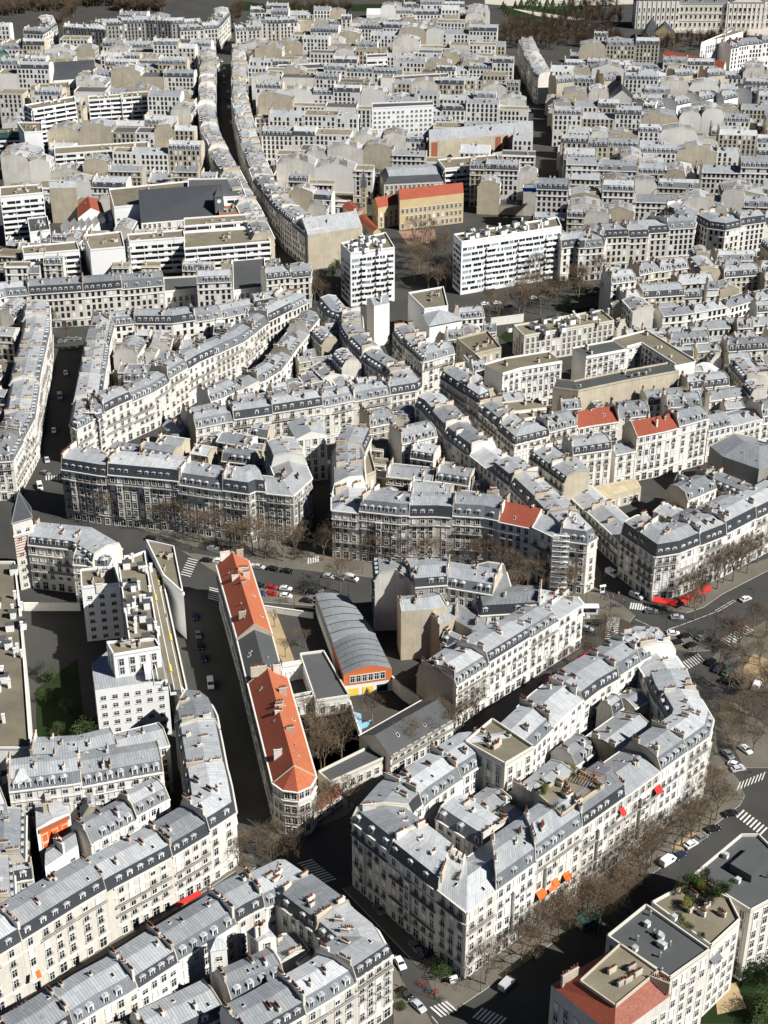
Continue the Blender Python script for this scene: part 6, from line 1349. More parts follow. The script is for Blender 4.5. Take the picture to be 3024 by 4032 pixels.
SHEETS = [['school_yard', 'court', 0.0, [[-26.3, 371.6], [-10.4, 373.7], [-6.6, 358.1], [-12.7, 349.7], [-19.8, 344.9]]], ['school_yard', 'sand', 0.0, [[-40.9, 430.4], [-35.7, 429.4], [-28.2, 401.6], [-31.4, 399.0], [-36.8, 413.8]]], ['nursery_yard', 'court', 0.0, [[-10.1, 375.9], [2.5, 380.8], [9.3, 378.6], [-6.4, 362.7]]], ['painted_play_area', 'blue_paint', 0.1, [[-8.8, 374.2], [-6.8, 373.2], [-6.4, 363.2], [-7.7, 364.8]]], ['painted_play_area', 'blue_paint', 0.1, [[-6.8, 368.4], [-4.3, 370.0], [-3.6, 370.5], [-4.9, 366.8], [-6.4, 365.8]]], ['planted_square', 'sand', 0.2, [[111.0, 394.8], [118.3, 389.1], [121.0, 401.6], [117.0, 405.0]]], ['planted_square', 'sand', 0.2, [[76.1, 313.9], [83.5, 320.6], [85.4, 320.0], [78.8, 312.7]]], ['garden', 'grass', 0.0, [[-106.7, 385.8], [-96.9, 402.5], [-86.6, 359.0], [-100.1, 354.7]]], ['garden', 'grass', 0.0, [[78.4, 271.0], [93.6, 276.0], [88.8, 253.8], [72.4, 253.8]]], ['garden_terrace', 'sand', 0.1, [[78.4, 265.1], [83.9, 266.5], [84.8, 258.4], [77.6, 256.5]]], ['avenue_lawn', 'grass', 0.0, [[53.5, 665.8], [61.2, 680.7], [98.2, 704.0], [117.9, 704.0], [85.2, 673.2], [59.9, 651.5]]], ['school_court', 'red_court', 0.0, [[7.8, 817.3], [27.9, 820.8], [28.4, 798.9], [13.0, 794.0]]], ['esplanade_lawn', 'grass', 0.0, [[-268.8, 1437.7], [-259.9, 1485.0], [-277.5, 1535.3], [-284.5, 1475.4]]], ['esplanade_lawn', 'grass', 0.0, [[-137.4, 1432.3], [-105.0, 1415.7], [-110.0, 1457.9], [-132.2, 1470.9]]], ['esplanade_lawn', 'grass', 0.0, [[-99.1, 1419.8], [8.5, 1424.0], [8.7, 1455.7], [-101.1, 1451.4]]], ['esplanade_road', 'asphalt', 0.0, [[-114.2, 1457.9], [13.0, 1462.2], [13.2, 1488.7], [-116.1, 1484.2]]], ['palace_lawn', 'grass', 0.0, [[109.1, 1433.1], [114.5, 1384.4], [139.0, 1363.2], [165.0, 1359.1], [168.2, 1388.7], [126.9, 1428.6]]], ['palace_lawn', 'grass', 0.0, [[140.2, 1456.3], [173.1, 1433.1], [199.4, 1428.6], [192.6, 1447.0], [148.4, 1465.8]]], ['palace_lawn', 'grass', 0.1, [[136.8, 1417.7], [168.9, 1394.8], [199.6, 1401.8], [198.3, 1419.5], [163.2, 1428.6], [141.8, 1433.1]]], ['palace_forecourt', 'white_paving', 0.0, [[92.2, 1456.3], [117.4, 1447.0], [165.1, 1447.0], [232.4, 1456.3], [240.9, 1514.8], [95.6, 1514.8]]], ['palace_forecourt', 'white_paving', 0.0, [[230.5, 1334.6], [329.3, 1318.7], [338.3, 1359.1], [233.1, 1350.8]]], ['palace_forecourt', 'white_paving', 0.1, [[116.4, 1433.1], [135.4, 1401.8], [167.8, 1384.4], [178.8, 1391.3], [179.6, 1398.3], [160.4, 1401.8], [127.5, 1435.9]]]]
LINES = [[[82.5, 425.2], [87.8, 420.2]], [[91.6, 418.3], [109.9, 429.6]], [[109.8, 430.3], [117.2, 437.0]], [[110.4, 429.6], [117.9, 436.5]], [[92.3, 419.0], [94.9, 420.6]], [[106.5, 387.9], [107.9, 386.4]], [[11.1, 256.0], [12.5, 253.8]], [[-26.1, 370.0], [-24.1, 366.3]], [[-23.9, 365.3], [-21.9, 365.8]], [[-24.8, 365.8], [-18.9, 344.4]]]
TREES = [[-21.5, 363.0, 13, 'bare'], [-20.3, 357.1, 13, 'bare'], [-18.9, 352.1, 13, 'bare'], [-17.9, 347.5, 13, 'bare'], [-17.0, 346.5, 13, 'bare'], [-13.3, 356.6, 13, 'bare'], [-12.1, 351.2, 13, 'bare'], [-3.4, 368.7, 11, 'bare'], [-31.2, 403.3, 8, 'pollard'], [-35.7, 420.6, 8, 'pollard'], [-27.1, 410.3, 8, 'pollard'], [-25.1, 408.5, 8, 'pollard'], [-29.8, 434.2, 8, 'pollard'], [113.2, 407.6, 11, 'bare'], [105.3, 399.6, 11, 'bare'], [111.2, 393.9, 11, 'bare'], [118.6, 401.8, 11, 'bare'], [111.2, 410.6, 11, 'bare'], [104.6, 367.4, 11, 'bare'], [112.6, 370.5, 11, 'bare'], [109.9, 372.5, 11, 'bare'], [100.6, 366.2, 11, 'bare'], [109.7, 367.0, 11, 'bare'], [116.1, 379.8, 11, 'bare'], [90.1, 325.0, 12, 'bare'], [84.6, 320.0, 12, 'bare'], [78.9, 314.5, 12, 'bare'], [68.3, 305.5, 12, 'bare'], [63.1, 300.9, 12, 'bare'], [57.1, 295.8, 12, 'bare'], [51.3, 290.3, 12, 'bare'], [45.9, 283.3, 12, 'bare'], [40.8, 279.6, 12, 'bare'], [35.9, 274.0, 12, 'bare'], [24.1, 265.9, 12, 'bare'], [48.6, 442.9, 13, 'bare'], [54.4, 443.9, 13, 'bare'], [63.5, 438.0, 13, 'bare'], [44.0, 438.0, 13, 'bare'], [103.1, 431.8, 13, 'bare'], [106.2, 435.1, 13, 'bare'], [113.1, 443.9, 13, 'bare'], [119.3, 448.9, 13, 'bare'], [125.1, 454.0, 13, 'bare'], [-17.9, 467.6, 14, 'bare'], [-14.8, 441.9, 14, 'bare'], [-11.4, 467.6, 14, 'bare'], [-8.1, 465.5, 14, 'bare'], [-44.2, 469.8, 14, 'bare'], [-35.1, 462.3, 14, 'bare'], [1.7, 464.4, 14, 'bare'], [15.5, 457.1, 14, 'bare'], [35.9, 458.1, 14, 'bare'], [42.4, 443.9, 14, 'bare'], [-113.1, 495.6, 14, 'bare'], [-96.5, 490.9, 14, 'bare'], [-65.5, 475.2, 14, 'bare'], [-72.3, 481.8, 14, 'bare'], [-46.3, 468.7, 14, 'bare'], [-80.4, 484.1, 14, 'bare'], [-112.0, 499.0, 15, 'bare'], [68.4, 412.1, 10, 'bare'], [69.7, 406.8, 10, 'bare'], [73.1, 413.8, 10, 'bare'], [62.8, 398.2, 10, 'bare'], [57.9, 393.2, 10, 'bare'], [-32.9, 310.7, 10, 'bare'], [-28.1, 312.5, 10, 'bare'], [-37.5, 307.1, 10, 'bare'], [-23.0, 308.9, 10, 'bare'], [-29.5, 305.4, 10, 'bare'], [-19.9, 320.0, 11, 'bare'], [-16.7, 323.1, 11, 'bare'], [-21.9, 318.2, 11, 'bare'], [-13.9, 327.6, 11, 'bare'], [-9.7, 330.2, 11, 'bare'], [103.7, 359.0, 10, 'bare'], [106.4, 354.7, 10, 'bare'], [99.2, 359.0, 10, 'bare'], [99.6, 351.8, 10, 'bare'], [110.8, 362.7, 10, 'bare'], [57.3, 291.9, 9, 'bush'], [60.8, 294.1, 9, 'bush'], [63.4, 296.4, 9, 'bush'], [65.3, 298.6, 9, 'bush'], [67.7, 300.9, 9, 'bush'], [60.4, 297.5, 9, 'bush'], [54.9, 288.1, 9, 'bush'], [20.8, 362.7, 11, 'bare'], [23.3, 366.4, 11, 'bare'], [27.2, 371.7, 11, 'bare'], [16.8, 364.9, 11, 'bare'], [12.1, 359.0, 11, 'bare'], [7.6, 355.4, 11, 'bare'], [64.3, 689.9, 17, 'bare'], [67.6, 693.9, 17, 'bare'], [72.1, 712.2, 17, 'bare'], [76.7, 731.3, 17, 'bare'], [84.1, 704.0, 17, 'bare'], [95.6, 712.2, 17, 'bare'], [107.0, 731.3, 17, 'bare'], [108.9, 691.9, 17, 'bare'], [75.0, 693.9, 17, 'bare'], [-34.0, 710.1, 14, 'bare'], [-30.8, 704.0, 14, 'bare'], [-29.8, 718.5, 14, 'bare'], [-18.2, 712.2, 14, 'bare'], [18.3, 753.6, 14, 'bare'], [22.8, 742.3, 14, 'bare'], [27.3, 735.7, 14, 'bare'], [20.1, 762.8, 14, 'bare'], [25.7, 762.8, 14, 'bare'], [30.8, 724.9, 14, 'bare'], [17.1, 772.3, 14, 'bare'], [26.9, 722.7, 14, 'bare'], [-16.2, 731.3, 14, 'bare'], [16.3, 795.6, 14, 'bare'], [21.4, 779.5, 14, 'bare'], [27.4, 767.1, 14, 'bare'], [17.7, 754.9, 14, 'bare'], [25.0, 795.6, 14, 'bare'], [31.9, 773.3, 14, 'bare'], [33.7, 737.3, 14, 'bare'], [15.3, 737.3, 14, 'bare'], [22.2, 725.9, 14, 'bare'], [50.3, 690.9, 14, 'bare'], [54.6, 683.2, 14, 'bare'], [66.7, 690.9, 14, 'bare'], [75.6, 714.9, 14, 'bare'], [80.3, 701.4, 14, 'bare'], [86.0, 709.4, 14, 'bare'], [94.7, 714.9, 13, 'bare'], [97.9, 725.9, 13, 'bare'], [112.6, 714.9, 13, 'bare'], [99.4, 704.0, 13, 'bare'], [112.5, 698.7, 13, 'bare'], [10.8, 952.3, 10, 'bare'], [15.4, 965.8, 10, 'bare'], [19.0, 952.3, 10, 'bare'], [23.0, 961.3, 10, 'bare'], [29.6, 970.4, 10, 'bare'], [-11.0, 892.9, 12, 'bare'], [-6.3, 900.9, 12, 'bare'], [-2.6, 892.9, 12, 'bare'], [-8.8, 909.0, 12, 'bare'], [53.0, 282.2, 10, 'bare'], [56.6, 286.5, 10, 'bare'], [91.2, 335.4, 10, 'bare'], [89.3, 336.8, 10, 'bare'], [-82.0, 435.9, 9, 'bare'], [-88.9, 430.2, 9, 'bare'], [-96.3, 433.0, 9, 'bare'], [-157.0, 676.3, 11, 'bare'], [-153.8, 670.6, 11, 'bare'], [-158.1, 686.0, 11, 'bare'], [-153.3, 684.0, 11, 'bare'], [-146.0, 659.4, 11, 'bare'], [-139.6, 689.9, 10, 'bare'], [-132.2, 689.9, 10, 'bare'], [-168.0, 684.0, 10, 'bare'], [-117.4, 689.9, 10, 'bare'], [-173.5, 686.0, 10, 'bare'], [-147.4, 684.0, 10, 'bare'], [101.8, 424.8, 11, 'bare'], [105.4, 385.8, 11, 'bare'], [108.5, 377.9, 11, 'bare'], [117.5, 398.2, 11, 'bare'], [119.9, 419.2, 11, 'bare'], [122.8, 413.8, 11, 'bare'], [112.4, 406.8, 11, 'bare'], [115.7, 383.4, 11, 'bare'], [88.0, 322.5, 13, 'bare'], [82.1, 317.5, 13, 'bare'], [76.2, 311.5, 13, 'bare'], [69.7, 306.7, 13, 'bare'], [66.4, 303.2, 13, 'bare'], [59.2, 294.1, 13, 'bare'], [52.4, 286.5, 13, 'bare'], [48.0, 285.4, 13, 'bare'], [43.0, 281.2, 13, 'bare'], [38.1, 277.0, 13, 'bare'], [33.1, 271.5, 13, 'bare'], [112.0, 461.2, 13, 'bare'], [115.9, 447.9, 13, 'bare'], [101.6, 432.3, 13, 'bare'], [123.4, 456.0, 13, 'bare'], [130.3, 461.2, 13, 'bare'], [-41.7, 464.4, 13, 'bare'], [-31.3, 463.4, 13, 'bare'], [-21.1, 463.4, 13, 'bare'], [-1.6, 461.2, 13, 'bare'], [7.0, 461.2, 13, 'bare'], [12.5, 464.4, 13, 'bare'], [24.8, 461.2, 13, 'bare'], [31.6, 457.1, 13, 'bare'], [40.1, 456.0, 13, 'bare'], [-107.0, 493.2, 13, 'bare'], [-100.6, 488.6, 13, 'bare'], [-92.0, 490.9, 13, 'bare'], [-86.7, 489.8, 13, 'bare'], [-77.2, 485.2, 13, 'bare'], [-60.0, 475.2, 13, 'bare'], [-54.1, 470.8, 13, 'bare'], [-50.6, 468.7, 13, 'bare']]
EV = [[-85.5, 360.4, 9, 7], [-86.7, 356.8, 9, 7], [-83.4, 356.1, 9, 7], [84.5, 269.5, 6, 6], [86.5, 267.0, 6, 6], [89.3, 266.0, 6, 6], [91.7, 268.5, 6, 6], [82.6, 269.5, 6, 6], [85.8, 256.5, 6, 6], [89.1, 258.4, 6, 6], [86.8, 254.2, 6, 6], [15.3, 956.8, 7, 6], [12.8, 965.8, 7, 6], [-24.6, 751.9, 8, 5], [-25.9, 743.1, 8, 5], [88.0, 697.9, 8, 7], [96.7, 722.7, 8, 7], [-102.2, 379.4, 5, 5], [-102.8, 389.9, 5, 5], [-95.1, 374.0, 5, 5], [-107.2, 393.2, 5, 5], [-95.4, 362.7, 5, 5], [12.3, 271.0, 4, 5], [14.0, 268.0, 4, 5], [4.4, 262.2, 2, 3], [4.2, 258.4, 2, 3]]
RG = [[69.8, 273.0, 22, 4.5], [72.2, 275.2, 22, 4.5], [73.3, 274.7, 22, 4.5], [74.6, 273.6, 22, 4.5], [75.6, 276.3, 22, 4.5], [76.2, 274.1, 22, 4.5], [77.9, 272.0, 22, 4.5], [80.1, 272.8, 22, 4.5], [78.8, 272.0, 22, 4.5], [70.7, 268.8, 22, 3.5], [70.1, 267.5, 22, 3.5], [76.4, 269.3, 22, 5.5], [67.8, 264.3, 22, 2.4], [68.5, 263.1, 22, 2.4], [69.1, 261.5, 22, 2.4], [69.9, 261.0, 22, 2.4], [71.8, 258.3, 22, 2.4], [39.5, 303.6, 26, 2.6], [40.7, 305.2, 26, 2.6], [48.7, 313.2, 26, 2.6], [49.5, 311.6, 26, 2.6], [54.0, 306.0, 26, 2.6], [44.0, 297.4, 26, 2.6], [42.6, 298.9, 26, 2.6]]
PEOPLE = [[74.9, 438.0], [75.0, 436.6], [76.9, 437.6], [79.0, 439.5], [75.6, 433.2], [76.2, 432.3], [77.0, 432.7], [77.8, 432.7], [78.5, 432.3], [79.9, 435.1], [80.3, 434.2], [71.1, 430.4], [100.2, 433.2], [100.9, 432.7], [97.6, 434.2], [107.5, 438.0], [107.4, 436.1], [75.2, 430.4], [73.3, 431.3], [-16.4, 441.5], [-11.9, 439.0], [-41.1, 467.6], [-21.3, 462.3], [-68.2, 469.8], [-67.4, 467.6], [10.5, 810.5], [11.6, 808.9], [15.4, 809.5], [18.2, 808.9], [14.3, 807.2], [16.7, 815.6], [95.2, 346.3], [95.6, 344.9], [93.8, 345.6], [47.4, 387.4], [48.7, 386.6], [50.3, 388.3], [48.4, 388.3], [73.9, 412.9], [75.0, 413.8]]
LAMPS = [[106.6, 415.0, 9], [98.2, 407.0, 9], [91.4, 417.8, 9], [99.1, 405.1, 9], [104.3, 404.7, 9], [111.3, 410.1, 9], [-37.2, 458.1, 8], [-7.4, 454.0, 8], [-27.1, 441.9, 8], [-21.4, 464.4, 8], [-11.9, 438.0, 8], [72.8, 438.0, 8], [67.4, 434.2, 8], [74.4, 428.5, 8], [100.3, 432.3, 8], [121.7, 430.4, 8], [4.2, 259.9, 8], [11.9, 261.2, 8], [22.8, 263.4, 8], [70.9, 306.7, 8], [99.4, 335.4, 8], [67.8, 303.2, 8]]
CROSS = [[[75.6, 425.68], [72.94, 412.94], [2.54, 0.0], 11], [[109.57, 411.16], [119.36, 420.15], [1.38, -1.76], 11], [[93.14, 397.36], [100.49, 403.31], [1.02, -2.51], 9], [[12.19, 257.24], [16.2, 259.2], [1.44, -1.7], 5], [[21.95, 256.96], [27.49, 253.76], [2.32, 2.82], 7], [[-20.62, 308.49], [-13.91, 300.92], [2.79, 1.19], 10], [[99.31, 339.43], [107.69, 344.2], [1.55, 3.39], 8], [[97.35, 327.6], [102.45, 320.01], [1.66, 1.93], 8], [[-66.95, 463.35], [-68.37, 451.95], [2.27, -1.05], 8], [[-57.51, 443.92], [-57.32, 436.59], [1.09, -0.49], 6], [[-130.09, 524.77], [-124.45, 524.77], [-0.37, 1.92], 6], [[-26.42, 462.3], [-22.7, 463.88], [-0.07, 1.58], 5], [[82.24, 433.22], [88.19, 431.8], [0.53, 1.92], 8]]
CARS = [[96.4, 425.6, -0.06, "car", "silver"], [93.5, 415.9, 0.0, "car", "white_paint"], [88.4, 429.3, -0.13, "car", "grey"], [121.2, 436.8, 0.55, "car", "white_paint"], [97.0, 414.5, 0.4, "car", "black"], [93.7, 410.8, 0.37, "car", "black"], [98.1, 409.2, 0.49, "car", "black"], [102.2, 413.6, 0.66, "car", "grey"], [102.8, 399.8, 0.92, "car", "black"], [104.1, 396.1, 0.97, "car", "navy"], [106.5, 394.1, 0.91, "car", "green_paint"], [108.7, 392.2, 1.09, "car", "black"], [110.8, 389.6, 1.08, "car", "black"], [105.3, 389.2, -0.52, "car", "black"], [114.2, 386.7, 1.13, "van", "white_paint"], [116.8, 383.3, 0.95, "car", "black"], [87.7, 415.7, -0.24, "car", "black"], [81.6, 314.8, 0.64, "car", "white_paint"], [84.9, 317.6, 0.69, "car", "grey"], [77.9, 310.5, 0.7, "car", "navy"], [74.4, 308.2, 0.68, "van", "white_paint"], [88.6, 321.0, 0.38, "car", "black"], [94.5, 327.3, 0.28, "car", "black"], [29.2, 265.3, 0.89, "van", "silver"], [3.9, 272.2, -1.16, "car", "white_paint"], [8.1, 258.6, -0.93, "car", "silver"], [4.9, 262.6, -0.85, "car", "black"], [10.5, 275.3, 0.59, "car", "navy"], [7.6, 277.8, -1.05, "car", "grey"], [-1.2, 290.6, -1.05, "car", "grey"], [104.5, 355.4, -1.05, "car", "white_paint"], [100.5, 346.6, 0.29, "car", "silver"], [99.0, 353.2, -1.17, "car", "grey"], [100.0, 348.3, -0.6, "car", "white_paint"], [78.4, 453.0, -0.91, "van", "white_paint"], [84.8, 438.5, -0.74, "van", "silver"], [69.1, 422.0, -0.36, "car", "black"], [65.9, 418.6, -0.45, "car", "silver"], [65.6, 425.7, 0.0, "car", "white_paint"], [86.7, 415.2, -0.18, "car", "grey"], [-43.4, 457.6, -0.31, "car", "silver"], [-38.4, 456.3, -0.31, "car", "black"], [-33.3, 454.8, -0.31, "car", "black"], [-42.5, 445.4, -0.26, "car", "black"], [-38.2, 444.2, -0.26, "car", "red_paint"], [-33.3, 443.4, -0.26, "car", "white_paint"], [-28.7, 441.9, -0.26, "car", "black"], [-24.2, 441.0, -0.26, "car", "black"], [-41.6, 440.3, -0.26, "car", "blue_car"], [-37.9, 440.0, -0.26, "car", "red_paint"], [-32.9, 438.8, -0.26, "car", "white_paint"], [-25.8, 435.6, -0.26, "car", "black"], [-18.9, 451.2, -0.36, "car", "silver"], [-15.6, 450.4, -0.36, "car", "grey"], [-11.2, 449.7, -0.46, "van", "white_paint"], [-61.9, 462.0, -0.2, "car", "black"], [-57.6, 461.7, -0.2, "car", "white_paint"], [-83.4, 477.3, -0.2, "car", "black"], [-60.6, 470.4, -0.2, "car", "silver"], [-55.9, 470.0, -0.2, "car", "black"], [-47.2, 459.1, -0.2, "car", "silver"], [-53.3, 387.9, -1.41, "van", "white_paint"], [-57.0, 402.2, -1.38, "car", "navy"], [-58.8, 409.0, -1.36, "car", "black"], [-60.0, 415.2, -1.38, "car", "grey"], [-62.2, 426.2, -1.38, "car", "navy"], [-131.0, 528.0, -0.56, "car", "grey"], [-130.9, 516.6, -1.25, "van", "white_paint"], [-132.5, 539.1, -1.27, "car", "silver"], [-138.4, 598.4, -1.32, "van", "silver"], [-134.8, 565.4, -1.31, "car", "white_paint"], [-140.5, 623.5, -1.26, "car", "white_paint"], [-148.8, 659.4, 0.26, "car", "grey"], [-145.8, 662.2, 0.26, "car", "grey"], [-142.2, 662.2, 0.26, "car", "grey"], [-145.2, 651.3, 0.26, "car", "grey"], [-141.8, 652.2, 0.26, "car", "grey"], [49.3, 706.7, 0.29, "car", "white_paint"], [55.3, 708.1, 0.29, "car", "white_paint"], [73.6, 714.9, 0.29, "car", "white_paint"], [70.2, 721.7, 0.29, "car", "grey"], [80.3, 723.1, 0.29, "car", "black"], [84.6, 725.9, 0.29, "car", "silver"], [60.9, 704.0, 0.29, "car", "black"], [77.6, 714.9, 0.29, "car", "grey"], [102.0, 725.9, 0.29, "car", "grey"], [106.3, 728.8, 0.29, "car", "white_paint"], [97.6, 723.1, 0.29, "car", "black"], [103.5, 721.7, 0.29, "car", "silver"], [101.3, 1074.3, -1.48, "car", "silver"], [153.8, 1361.2, -0.39, "car", "white_paint"], [156.0, 1359.5, -0.39, "car", "silver"], [158.6, 1361.2, -0.4, "car", "white_paint"], [160.9, 1359.5, -0.4, "car", "silver"], [163.5, 1361.2, -0.4, "car", "white_paint"], [165.7, 1359.5, -0.4, "car", "silver"], [168.4, 1361.2, -0.4, "car", "white_paint"], [170.6, 1359.5, -0.4, "car", "silver"], [173.2, 1361.2, -0.4, "car", "white_paint"], [175.5, 1359.5, -0.4, "car", "silver"], [178.1, 1361.2, -0.4, "car", "white_paint"], [180.3, 1359.5, -0.4, "car", "silver"], [248.3, 1353.3, 0.0, "car", "black"], [254.1, 1352.9, 0.36, "car", "grey"], [260.0, 1353.3, 0.0, "car", "black"], [265.8, 1352.9, 0.36, "car", "silver"], [271.8, 1353.3, 0.0, "car", "black"], [277.6, 1352.9, 0.35, "car", "grey"], [283.5, 1353.3, 0.0, "car", "black"], [289.3, 1352.9, 0.35, "car", "silver"], [295.3, 1353.3, 0.0, "car", "black"], [301.0, 1352.9, 0.35, "car", "grey"], [307.0, 1353.3, 0.0, "car", "black"], [312.8, 1352.9, 0.35, "car", "silver"], [318.7, 1353.3, 0.0, "car", "black"], [324.5, 1352.9, 0.35, "car", "grey"], [-127.1, 1225.1, -1.33, "car", "silver"], [-122.8, 1199.4, -1.55, "car", "grey"], [-120.8, 1174.6, -1.29, "car", "silver"], [-118.0, 1150.7, -1.23, "car", "black"], [-113.4, 1127.7, -1.6, "car", "silver"], [-111.8, 1105.4, -1.31, "car", "black"], [-108.9, 1083.9, -1.34, "car", "white_paint"], [-105.2, 1063.2, -1.62, "car", "black"], [-103.8, 1043.1, -1.3, "car", "silver"], [-100.1, 1023.7, -1.62, "car", "black"], [-96.7, 1004.9, -1.61, "car", "white_paint"], [-94.5, 986.6, -1.27, "car", "black"], [-90.4, 969.0, -1.52, "car", "black"], [-88.3, 951.9, -1.23, "car", "black"], [-84.2, 935.3, -1.55, "car", "white_paint"], [-82.0, 919.2, -1.27, "car", "grey"]]
WOODS = [[-352, -273, 1420, 1471, 230], [-307, -213, 1445, 1471, 160], [-340, -318, 1403, 1420, 30], [-240, -197, 1420, 1445, 90], [97, 192, 1267, 1334, 170], [163, 209, 1353, 1464, 60], [102, 168, 1334, 1368, 40], [-134, -126, 1368, 1422, 25], [13, 30, 1449, 1462, 10], [210, 296, 1260, 1307, 60], [-279, -273, 1353, 1422, 40], [-98, -29, 1408, 1424, 40]]
CONES = [[118.4, 1435.9], [122.7, 1432.5], [127.1, 1429.1], [131.4, 1425.8], [135.7, 1422.4], [140.0, 1419.1], [144.3, 1415.8], [148.5, 1412.5], [152.8, 1409.2], [157.0, 1406.0], [161.2, 1402.7], [165.4, 1399.5], [169.5, 1396.3], [173.7, 1393.0], [107.3, 1433.1], [134.5, 1460.9], [139.3, 1457.9], [108.5, 1422.0], [148.8, 1451.9], [153.6, 1448.9], [109.7, 1411.0], [163.0, 1443.0], [167.7, 1440.1], [110.9, 1400.2], [177.0, 1434.2], [181.6, 1431.3], [124.9, 1448.8], [130.2, 1444.6], [135.5, 1440.4], [140.8, 1436.2], [146.0, 1432.1], [151.2, 1427.9], [156.4, 1423.8], [161.6, 1419.7], [166.7, 1415.6], [171.8, 1411.6], [176.9, 1407.5], [182.0, 1403.5]]
HALLS = [('school_hall', 'school hall with curved grey metal roof and orange brick gable front', (-12.2, 381.8), (2.4, 385.4), (-2.6, 403.6), (-16.0, 399.2), 8, 2.2, 'orange_brick'), ('school_hall', 'long low grey roofed hall half in shade behind the curved hall', (-16.0, 400.4), (-2.6, 405.2), (-11.6, 427.1), (-22.6, 429.0), 7.5, 1.0, 'grey_stone')]
WALLS = [('grey rendered wall curving between nursery yard and blank house', [(2.4, 385.8), (5.4, 381.0), (10.7, 374.8)], 5, 'plaster'), ('plain wall between the school yard and the nursery yard', [(-10.2, 376.3), (-6.2, 357.5)], 2.6, 'render'), ('stone wall with railings along the boulevard side of the school yard', [(-40.9, 430.4), (-23.3, 425.7)], 2.2, 'render'), ('low wall along the dark garden below the flat edge block', [(-119.1, 430.4), (-100.7, 430.4)], 3, 'render'), ('cream garden wall along the avenue lawn', [(50.6, 679.4), (66.2, 684.5)], 4, 'render')]
AWN = [('dark red awning on the shaded side of the corner cafe', (89.7, 433.8), (97.2, 430.9), 3.6, 2.2, 0.8, 'awning_red'), ('long bright red awning over the sunlit corner cafe terrace', (97.7, 432.3), (108.8, 441.9), 3.7, 2.6, 0.9, 'awning_red'), ('lowest and widest orange sun awning on the big corner block', (37.3, 284.75), (39.31, 286.7), 11.3, 1.3, 1.5, 'awning_orange'), ('orange sun awning, second from the left on the big corner block', (40.0, 287.37), (41.36, 288.7), 11.5, 1.3, 1.5, 'awning_orange'), ('orange sun awning, third from the left on the big corner block', (41.55, 288.88), (42.91, 290.2), 11.4, 1.3, 1.5, 'awning_orange'), ('orange sun awning beside the bay, right of three others', (44.5, 291.75), (46.22, 293.42), 10.9, 1.3, 1.5, 'awning_orange'), ('single red sun awning high on the big corner block', (70.56, 317.08), (72.42, 318.89), 17.7, 1.3, 1.5, 'awning_red'), ('small red awning on an upper balcony of the big corner block', (59.97, 306.78), (61.26, 308.04), 19.1, 1.3, 1.5, 'awning_red'), ('orange red terrace canopy on the shaded side street, upper one', (59.7, 397.5), (66.3, 404.4), 3, 3.5, 0.5, 'awning_red', False, None, 'canopy'), ('orange red terrace canopy on the shaded side street, lower one', (49.1, 386.7), (55.3, 392.5), 3, 3.0, 0.5, 'awning_red', False, None, 'canopy'), ('red and white striped shop awning at the bottom left corner', (-87.6, 253.5), (-83.0, 258.6), 3.2, 1.8, 0.7, 'awning_red', True), ('long thin red shop awning at the foot of the avenue row', (-52.5, 289.6), (-46.9, 294.6), 3.2, 1.2, 0.4, 'awning_red'), ('small orange window blind on the avenue row at left', (-81.2, 261.2), (-80.3, 261.9), 9, 0.9, 1.3, 'awning_orange'), ('grey folding terrace awning, first from left on the grey flat building', (66.0, 250.7), (68.4, 252.8), 19, 2.4, 1.4, 'awning_grey'), ('grey folding terrace awning, second from left on the grey flat building', (70.0, 254.2), (72.5, 256.3), 19, 2.4, 1.4, 'awning_grey'), ('grey folding terrace awning, third from left on the grey flat building', (73.0, 256.7), (75.5, 258.9), 19, 2.4, 1.4, 'awning_grey')]
PALACE = (213.8, 1350.8, 362.3, 1350.8)
SCAF = (58.9, 442.4, -0.16, 5.5, 23, 'white scaffold tower in front of the shaded boulevard houses near the junction')
KIOSKS = [(67.6, 429.0, 0.0, 'white market stall van beside the crosswalk island', 'frame', 'kiosk', 6, 2.4, 2.7), (50.8, 286.0, 0.6, 'green glazed kiosk under the avenue trees', 'netting', 'kiosk', 6, 3, 2.4), (73.7, 441.5, 0.3, 'small white poster board at the boulevard corner', 'frame', 'sign', 1.6, 0.4, 2.6), (16.4, 266.5, 0.3, 'small white cabinet at the foot of the big corner block', 'frame', 'cabinet', 1.4, 0.8, 1.6), (108.1, 397.4, 0.5, 'dark glass bus shelter beside the parked black cars', 'zinc_blue', 'bus shelter', 5, 2, 2.5)]
BIKES = [[(8.4, 266.2, 0.6), (9.4, 265.7, 0.6), (9.7, 264.9, 0.6), (11.8, 263.2, 0.6), (12.4, 263.4, 0.6), (11.4, 262.4, 0.6)], [(8.8, 265.4, 0.7), (10.3, 264.4, 0.7), (10.7, 263.9, 0.7), (11.0, 263.4, 0.7), (10.3, 263.4, 0.7), (12.5, 262.4, 0.7), (13.3, 261.4, 0.7), (13.6, 260.9, 0.7), (14.0, 260.7, 0.7)]]
TARPS = [(81.3, 830.7, 19), (88.4, 835.8, 19)]
PERG = [('pergola', 'open timber pergola on the brown roof terrace of the big block', 52.8, 308.8, 26.1, -0.5, 6, 4)]
EXPO = 0.42


